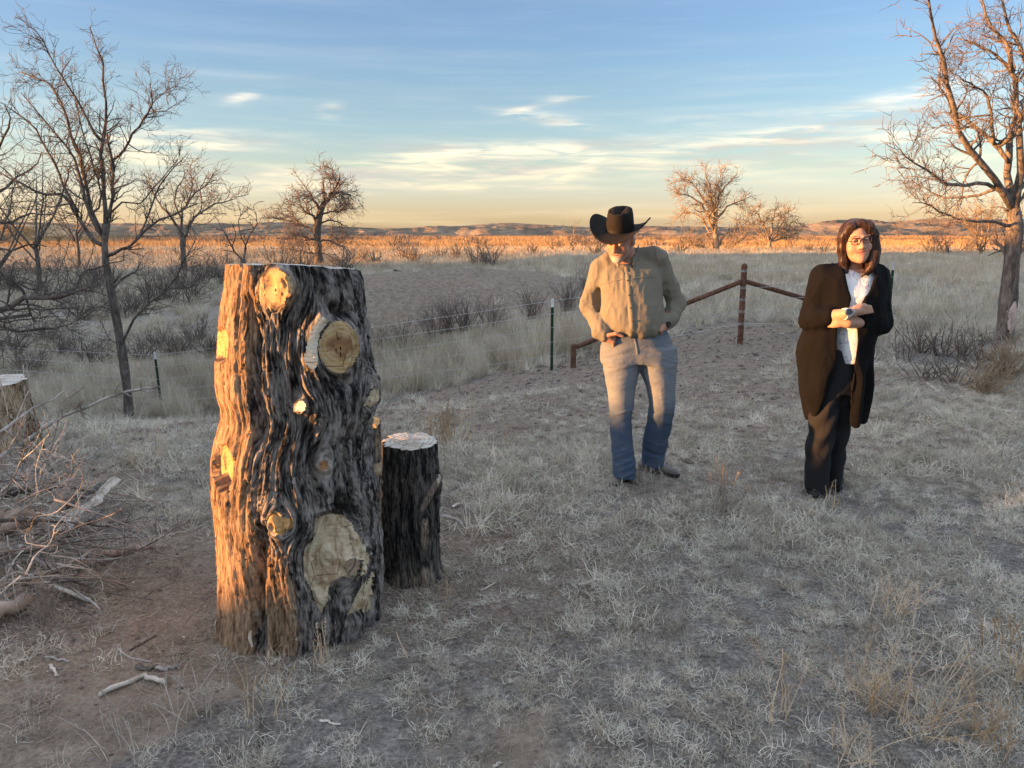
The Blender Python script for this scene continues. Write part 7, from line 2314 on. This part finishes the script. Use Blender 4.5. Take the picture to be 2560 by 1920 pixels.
def grass_mat(name, c0, c1, c2, var=.25, trans=.0):
    m, g, b = new_mat(name)
    oi = g.n('ShaderNodeObjectInfo').outputs['Random']
    P = g.n('ShaderNodeNewGeometry').outputs['Position']
    n = g.noise(P, 30.0, 2.0, .6)
    c = g.ramp(g.m('ADD', g.m('MULTIPLY', oi, .55), g.m('MULTIPLY', n, .45)), [(.22, c0), (.5, c1), (.8, c2)])
    g.put(b.inputs['Base Color'], c)
    b.inputs['Roughness'].default_value = .8
    b.inputs['Specular IOR Level'].default_value = .2
    return m
G_GREY = grass_mat('grass_bleached', (.30, .255, .19), (.58, .51, .395), (.88, .80, .65))
G_BROWN = grass_mat('grass_litter_brown', (.17, .12, .085), (.35, .27, .195), (.54, .45, .34))
G_TALL = grass_mat('grass_tall_straw', (.33, .265, .18), (.56, .475, .35), (.74, .655, .50))
G_GOLD = grass_mat('grass_golden', (.27, .15, .065), (.48, .30, .14), (.64, .44, .23))

def proto(meshes, mat, cname):
    c = bpy.data.collections.new(cname)
    for k, me in enumerate(meshes):
        me.materials.append(mat)
        o = bpy.data.objects.new('%s_%02d' % (cname, k), me)
        c.objects.link(o)
    return c
def scatter(name, pts, scl, coll, nvar, label, seed, tilt=.18, cat='grass', lab=True):
    rng = np.random.default_rng(seed)
    N = len(pts)
    me = bpy.data.meshes.new(name)
    me.vertices.add(N)
    me.vertices.foreach_set('co', np.asarray(pts, np.float32).ravel())
    me.update()
    rot = np.stack([rng.normal(size=N) * tilt, rng.normal(size=N) * tilt, rng.uniform(0, 6.283, N)], 1)
    vattr(me, 'rot', rot, 'FLOAT_VECTOR')
    vattr(me, 'scl', scl)
    a = me.attributes.new('idx', 'INT', 'POINT')
    a.data.foreach_set('value', rng.integers(0, nvar, N).astype(np.int32))
    o = link(name, me)
    ng = bpy.data.node_groups.new(name + '_scatter', 'GeometryNodeTree')
    ng.interface.new_socket('Geometry', in_out='INPUT', socket_type='NodeSocketGeometry')
    ng.interface.new_socket('Geometry', in_out='OUTPUT', socket_type='NodeSocketGeometry')
    n_in = ng.nodes.new('NodeGroupInput'); n_out = ng.nodes.new('NodeGroupOutput')
    ci = ng.nodes.new('GeometryNodeCollectionInfo')
    ci.inputs['Collection'].default_value = coll
    ci.inputs['Separate Children'].default_value = True
    ci.inputs['Reset Children'].default_value = True
    iop = ng.nodes.new('GeometryNodeInstanceOnPoints')
    iop.inputs['Pick Instance'].default_value = True
    def named(nm, dt):
        nd = ng.nodes.new('GeometryNodeInputNamedAttribute')
        nd.data_type = dt
        nd.inputs['Name'].default_value = nm
        return [s for s in nd.outputs if s.enabled and s.name == 'Attribute'][0]
    L = ng.links.new
    e2r = ng.nodes.new('FunctionNodeEulerToRotation')
    L(named('rot', 'FLOAT_VECTOR'), e2r.inputs[0])
    L(n_in.outputs[0], iop.inputs['Points'])
    L(ci.outputs[0], iop.inputs['Instance'])
    L(e2r.outputs[0], iop.inputs['Rotation'])
    L(named('scl', 'FLOAT'), iop.inputs['Scale'])
    L(named('idx', 'INT'), iop.inputs['Instance Index'])
    L(iop.outputs[0], n_out.inputs[0])
    md = o.modifiers.new('scatter', 'NODES')
    md.node_group = ng
    tag(o, label, cat, None, 'stuff')
    return o

rg = np.random.default_rng(1234)
def wedge(n, y0, y1, rng, side=1.3, k=.70):
    """random ground points over the view, a little wider than the frame"""
    Y = np.sqrt(rng.random(n) * (y1 ** 2 - y0 ** 2) + y0 ** 2)
    X = (rng.random(n) * 2 - 1) * (k * Y + side)
    return X, Y
STUMPS = [(-.93, 3.07, .37), (-.47, 3.47, .15), (-3.62, 5.45, .24)]
def keep_clear(X, Y):
    m = np.ones(len(X), bool)
    for (a, b, r) in STUMPS: m &= np.hypot(X - a, Y - b) > r
    return m

curly = proto([blade_mesh('tuft', 40, rg, .045 + .015 * (k % 3), (.035, .115), (20, 85), (1.0, 3.8), .0029, 6) for k in range(8)], G_GREY, 'curly_tuft')
litter = proto([blade_mesh('litter', 40, rg, .09, (.03, .09), (65, 92), (.3, 2.2), .0026, 4) for k in range(5)], G_BROWN, 'litter_tuft')
midt = proto([blade_mesh('mid', 46, rg, .07, (.07, .19), (8, 60), (.2, 1.4), .0040, 4) for k in range(6)], G_GREY, 'mid_tuft')
tall = proto([blade_mesh('tall', 60, rg, .12, (.30, .80), (0, 24), (.0, .6), .0060, 5, .15) for k in range(6)], G_TALL, 'tall_tuft')
fieldt = proto([blade_mesh('field', 60, rg, .25, (.12, .36), (5, 45), (.1, .9), .010, 4, .1) for k in range(6)], G_TALL, 'field_tuft')
goldt = proto([blade_mesh('gold', 60, rg, .8, (.25, .75), (5, 40), (.1, .6), .030, 4, .1) for k in range(6)], G_GOLD, 'golden_tuft')

# short curled grass underfoot
X, Y = wedge(46000, 1.55, 9.5, rg)
cl = fbm(X * 2.6, Y * 2.6, 0, 201, 3); cl2 = fbm(X * .8, Y * .8, 0, 205, 3)
p = np.clip(.62 + .75 * cl + .35 * cl2, .05, 1) * (1 - .93 * bare(X, Y)) * (1 - .55 * chips(X, Y))
m = (rg.random(len(X)) < p) & keep_clear(X, Y)
X, Y = X[m], Y[m]
sc = (.60 + .65 * np.clip(fbm(X * 1.9, Y * 1.9, 0, 209, 3) + .35, 0, 1)) * rg.uniform(.7, 1.25, len(X))
scatter('short_grass', np.stack([X, Y, hgt(X, Y)], 1), sc, curly, 8, 'short curled bleached grass covering the foreground', 1)
# brown litter and thin stems on and beside the bare ground
X, Y = wedge(9000, 1.55, 9.0, rg)
p = np.clip(.10 + .95 * chips(X, Y) + .12 * bare(X, Y), 0, 1)
m = (rg.random(len(X)) < p) & keep_clear(X, Y)
X, Y = X[m], Y[m]
scatter('bark_litter', np.stack([X, Y, hgt(X, Y)], 1), rg.uniform(.6, 1.3, len(X)), litter, 5, 'reddish litter of dead grass and bark shreds round the stumps', 2, .1, 'litter')
# clods and pebbles on the bare soil
def clod(k):
    bm = bmesh.new(); bmesh.ops.create_icosphere(bm, subdivisions=1, radius=.01)
    rr = np.random.default_rng(k + 40)
    for v in bm.verts: v.co *= rr.uniform(.6, 1.25); v.co.z *= .62
    me = bpy.data.meshes.new('clod'); bm.to_mesh(me); bm.free()
    return me
SOILC = grass_mat('soil_clods', (.10, .075, .06), (.21, .16, .13), (.33, .27, .23))
STONE = grass_mat('pebble_pale', (.30, .26, .22), (.50, .46, .41), (.68, .65, .60))
cld = proto([clod(k) for k in range(5)], SOILC, 'soil_clod')
peb = proto([clod(k + 9) for k in range(4)], STONE, 'pebble')
X, Y = wedge(60000, 1.55, 13, rg)
m = (rg.random(len(X)) < .42 * bare(X, Y) * (1 - .6 * smooth(5, 12, Y))) & keep_clear(X, Y)
X, Y = X[m], Y[m]
scatter('soil_clods', np.stack([X, Y, hgt(X, Y)], 1), rg.gamma(2.0, .28, len(X)) + .12, cld, 5, 'crumbled clods of brown soil on the bare ground', 11, .5, 'soil')
X, Y = wedge(30000, 5, 14, rg)
m = (rg.random(len(X)) < .5 * bare(X, Y)) & keep_clear(X, Y)
X, Y = X[m], Y[m]
scatter('soil_lumps', np.stack([X, Y, hgt(X, Y)], 1), rg.gamma(2.0, .6, len(X)) + .4, cld, 5, 'rough lumps of turned soil along the track behind the people', 13, .5, 'soil')
X, Y = wedge(9000, 1.55, 14, rg)
m = (rg.random(len(X)) < .05 + .22 * bare(X, Y)) & keep_clear(X, Y)
X, Y = X[m], Y[m]
scatter('pebbles', np.stack([X, Y, hgt(X, Y)], 1), rg.gamma(2.0, .22, len(X)) + .15, peb, 4, 'pale pebbles and chips sprinkled over the ground', 12, .5, 'pebbles')
# ankle-high grass further back and in patches
X, Y = wedge(26000, 3.2, 24, rg, 2.5)
cl = fbm(X * 1.1, Y * 1.1, 0, 221, 3)
p = np.clip(.12 + .9 * cl + .38 * smooth(6, 11, Y), 0, 1) * (1 - smooth(.25, .75, bare(X, Y))) * (1 - .8 * chips(X, Y)) * (.25 + .75 * smooth(4.0, 8, Y))
p = np.maximum(p, .025 * (1 - .7 * bare(X, Y)))
m = (rg.random(len(X)) < p) & keep_clear(X, Y)
X, Y = X[m], Y[m]
scatter('ankle_grass', np.stack([X, Y, hgt(X, Y)], 1), rg.uniform(.55, 1.3, len(X)) * (1 + .5 * smooth(6, 16, Y)), midt, 6, 'ankle-high dry grass beyond the people', 3)
# tall grass behind the fence
def tallmask(X, Y):
    fy = 11.95 - .13 * X
    yy = Y - fy
    n = fbm(X * .9, Y * .9, 0, 231, 3)
    a = smooth(.15, .6, yy + n * .4) * (1 - smooth(3.0, 4.6, yy + n * 1.2 - .25 * np.clip(-X, 0, 8))) * smooth(2.9, 1.2, X + n) * .9
    b = .28 * smooth(.05, .35, n) * smooth(13.5, 15.5, Y) * smooth(1.5, 4.0, X) * (1 - smooth(26, 34, Y))
    return np.clip(np.maximum(a, b), 0, 1)
X = rg.uniform(-15, 17, 30000); Y = rg.uniform(11.5, 34, 30000)
m = rg.random(len(X)) < tallmask(X, Y) * .55
X, Y = X[m], Y[m]
scatter('tall_grass', np.stack([X, Y, hgt(X, Y)], 1), rg.uniform(.55, 1.15, len(X)) * (.75 + .35 * fbm(X * .7, Y * .7, 0, 241, 2)) * np.where(Y > 17, .7, 1), tall, 6, 'tall dry grass standing along the far side of the fence', 4, .1)
# the shaded field
X, Y = wedge(42000, 13, 85, rg, 4)
p = np.clip(.55 - .22 * smooth(40, 20, Y) * smooth(0, 4, X) + .6 * fbm(X * .3, Y * .3, 0, 251, 3), 0, 1) * (1 - smooth(.2, .7, bare(X, Y)))
m = rg.random(len(X)) < p
X, Y = X[m], Y[m]
scatter('field_grass', np.stack([X, Y, hgt(X, Y)], 1), rg.uniform(.6, 1.35, len(X)) * (1 + .6 * smooth(30, 70, Y)), fieldt, 6, 'grey dry grass of the shaded field', 5, .1)
# the sunlit plain
X, Y = wedge(52000, 60, 420, rg, 6)
p = np.clip(.7 + .7 * fbm(X * .012, Y * .05, 0, 261, 3), 0.05, 1)
m = rg.random(len(X)) < p
X, Y = X[m], Y[m]
scatter('plain_grass', np.stack([X, Y, hgt(X, Y)], 1), rg.uniform(.6, 1.3, len(X)) * (1 + 1.0 * smooth(100, 350, Y)), goldt, 6, 'golden dry grass of the sunlit plain', 6, .08)
# scrub dots far out
def scrub_mesh(k):
    rng = np.random.default_rng(900 + k)
    return blade_mesh('scrub', 70, rng, .9, (.6, 1.7), (5, 60), (.0, .8), .10, 4)
scr = proto([scrub_mesh(k) for k in range(4)], TWIG, 'scrub_clump')
X, Y = wedge(9000, 85, 2500, rg, 6)
Y = np.where(rg.random(len(Y)) < .35, 85 + (Y - 85) * .12, Y); X = np.where(np.abs(X) > .75 * Y, X * .12, X)
p = np.clip(1.5 * fbm(X * .004, Y * .012, 0, 271, 3) + .14, 0, 1)
m = rg.random(len(X)) < p
X, Y = X[m], Y[m]
scatter('distant_scrub', np.stack([X, Y, hgt(X, Y)], 1), rg.uniform(.6, 1.5, len(X)) * (1 + 1.2 * smooth(400, 2000, Y)), scr, 4, 'dark scrub dotted over the plain below the hills', 7, .08, 'scrub')

# ------------------------------------------------------------------ single dry weeds
WEED_TAN = grass_mat('weed_straw', (.33, .22, .12), (.55, .40, .25), (.72, .57, .40))
WEED_GREY = grass_mat('weed_grey', (.24, .20, .16), (.42, .36, .29), (.6, .53, .43))
def weed(px, py, h, n, spread, label, seed, mat, heads=.5, r=.0022, lean=(0, 0), bushy=0.0, curl=.18):
    b = gnd(px, py)
    rng = np.random.default_rng(seed)
    K = 7
    a = rng.uniform(0, 6.283, n)
    t = np.abs(rng.normal(size=n)) * spread
    d = np.stack([np.cos(a) * t + lean[0], np.sin(a) * t + lean[1], np.ones(n)], 1); d /= np.linalg.norm(d, axis=1, keepdims=True)
    P = np.zeros((n, K, 3)); P[:, 0] = np.stack([rng.normal(size=n) * .025, rng.normal(size=n) * .025, np.full(n, -.01)], 1) * (1 + spread)
    L = h * rng.uniform(.5, 1.1, n)
    for k in range(1, K):
        P[:, k] = P[:, k - 1] + d * (L / (K - 1))[:, None]
        d = d + rng.normal(size=(n, 3)) * curl * .5 + np.array((0, 0, -.04)) * k * spread
        d /= np.linalg.norm(d, axis=1, keepdims=True)
    R = np.linspace(1, .45, K)[None] * r * rng.uniform(.7, 1.25, n)[:, None]
    root = empty('dry_weed', tuple(b))
    link('stems', Tubes().add(P, R, 4).mesh('stems'), mat, root)['kind'] = 'stuff'
    lf = Tubes()
    P2, R2 = children(P, R, np.full(n, 3.5 + bushy * 6), rng, h * .16, (25, 70), 4, .6, (0, 0, .1), .35, .15, r * .45)
    lf.add(P2, R2, 3)
    nh = int(n * heads)
    if nh:
        # seed heads: short tight bristles up the top fifth of a stem
        for j in rng.choice(n, nh, replace=False):
            q = resample(P[j, -3:], 12)
            m = 26
            i = rng.integers(0, 12, m)
            dd = rng.normal(size=(m, 3)); dd[:, 2] += .8; dd /= np.linalg.norm(dd, axis=1, keepdims=True)
            l = h * .035 * rng.uniform(.5, 1.3, m)
            lf.add(np.stack([q[i], q[i] + dd * l[:, None] * .6, q[i] + dd * l[:, None]], 1), np.tile(np.array([r * .5, r * .9, r * .4]), (m, 1)), 3)
    link('leaves', lf.mesh('leaves'), mat, root)['kind'] = 'stuff'
    tag(root, label, 'weed', 'dry weeds standing in the grass')
weed(1120, 1112, .36, 34, .30, 'clump of straw weeds with sunlit tips behind the short stump', 1, WEED_TAN, .4, .0026)
weed(1165, 1105, .40, 10, .12, 'upright stalks at the right side of the straw clump behind the short stump', 2, WEED_TAN, .6, .0026)
weed(1070, 1100, .34, 12, .2, 'left stalks of the straw clump behind the short stump', 3, WEED_TAN, .3, .0024)
weed(1262, 1130, .30, 4, .16, 'three thin curved stalks with tan leafy clumps at their foot', 4, WEED_TAN, 0, .0026)
weed(1240, 1140, .07, 60, .9, 'low tan leafy clump under the thin curved stalks, left of two', 5, WEED_TAN, 0, .0030, bushy=.6)
weed(1268, 1146, .06, 50, .9, 'low tan leafy clump under the thin curved stalks, right of two', 6, WEED_TAN, 0, .0030, bushy=.6)
weed(1805, 1285, .34, 22, .30, 'grey bushy weed between the man and the woman', 7, WEED_GREY, .5, .0022, bushy=.5)
weed(1640, 1235, .22, 12, .35, 'thin grey weed in front of the man\'s boots', 8, WEED_GREY, .3, .0018, bushy=.3)
weed(1708, 1100, .22, 3, .1, 'single straw stalk with a seed head beside the man\'s knee', 9, WEED_TAN, 1.0, .0024)
weed(2085, 1262, .16, 5, .35, 'pale stalks curling up at the woman\'s shoe', 10, WEED_TAN, .3, .0024)
weed(2135, 1200, .26, 7, .14, 'dark thin stems standing right of the woman\'s trousers', 11, WEED_GREY, .2, .0016)
weed(1985, 1190, .24, 4, .2, 'thin straw stalk left of the woman\'s trousers', 12, WEED_TAN, .6, .0020)
weed(2230, 1545, .24, 26, .55, 'tangled weed with rusty seed heads at the right, upper of the clumps', 13, WEED_TAN, .35, .0020, bushy=.4)
weed(2190, 1770, .30, 30, .55, 'spreading weed with rusty seed heads at the lower right', 14, WEED_TAN, .3, .0020, bushy=.35)
weed(2290, 1830, .30, 22, .6, 'long arching straw grass at the lower right', 15, WEED_TAN, .15, .0020, (.25, 0))
weed(1955, 1800, .26, 9, .25, 'pale forked straw stalks left of the lower right weeds', 16, WEED_TAN, .3, .0021)
weed(2500, 1620, .22, 14, .30, 'upright rusty seed stalks at the right edge', 17, WEED_TAN, .8, .0022)
weed(2545, 1700, .16, 26, .5, 'bristly tan weed at the right edge below the seed stalks', 18, WEED_TAN, .5, .0022, bushy=.4)
weed(2460, 1860, .20, 22, .5, 'curly tan weed in the lower right corner', 19, WEED_TAN, .3, .0022, bushy=.5)
weed(2390, 1720, .22, 10, .7, 'straw stalks leaning right across bare soil', 20, WEED_TAN, .3, .0020, (.5, 0))
weed(2120, 1900, .18, 14, .6, 'weed with tan heads at the bottom edge right of centre', 21, WEED_TAN, .6, .0022)
weed(480, 1790, .20, 22, .6, 'spiky star-shaped straw weed left of the foreground grass', 22, WEED_GREY, .4, .0022, bushy=.3)
weed(655, 1790, .22, 12, .35, 'crumpled tan weed beside the charred stem stub', 23, WEED_TAN, .5, .0020, bushy=.4)
weed(310, 1880, .24, 12, .45, 'thin grey weed at the lower left edge of the grass', 24, WEED_GREY, .3, .0018)
weed(85, 1790, .18, 7, .25, 'thin stalks on the bare soil at the lower left', 25, WEED_GREY, .5, .0018)
weed(790, 1665, .18, 4, .15, 'slim seed stalks against the foot of the big stump, left of two', 26, WEED_TAN, .9, .0019)
weed(828, 1660, .18, 4, .15, 'slim seed stalks against the foot of the big stump, right of two', 27, WEED_TAN, .9, .0019)
weed(1030, 1640, .26, 1, .45, 'single thick straw stalk leaning left below the short stump', 28, WEED_TAN, 0, .0040, (-.45, 0))
weed(1110, 1560, .20, 3, .12, 'thin pale stems in front of the short stump', 29, WEED_TAN, .5, .0016)
weed(1330, 1600, .12, 2, .1, 'lone short straw stem in the foreground grass', 30, WEED_TAN, 0, .0018)
weed(400, 1150, .30, 10, .30, 'pale grass stalks behind the brush pile', 31, WEED_TAN, .3, .0018)
weed(335, 1170, .28, 8, .25, 'straw stalks at the back corner of the brush pile', 32, WEED_TAN, .3, .0018)
weed(110, 1560, .24, 30, .28, 'fuzzy grey weed at the front of the brush pile', 33, WEED_GREY, .8, .0016, bushy=.6)
weed(1740, 1120, .16, 10, .5, 'wispy grass by the man\'s trailing boot', 34, WEED_GREY, .2, .0016)
weed(1365, 720, .9, 2, .08, 'tall pale seed stalk far behind the fence post', 35, WEED_TAN, 1, .006)
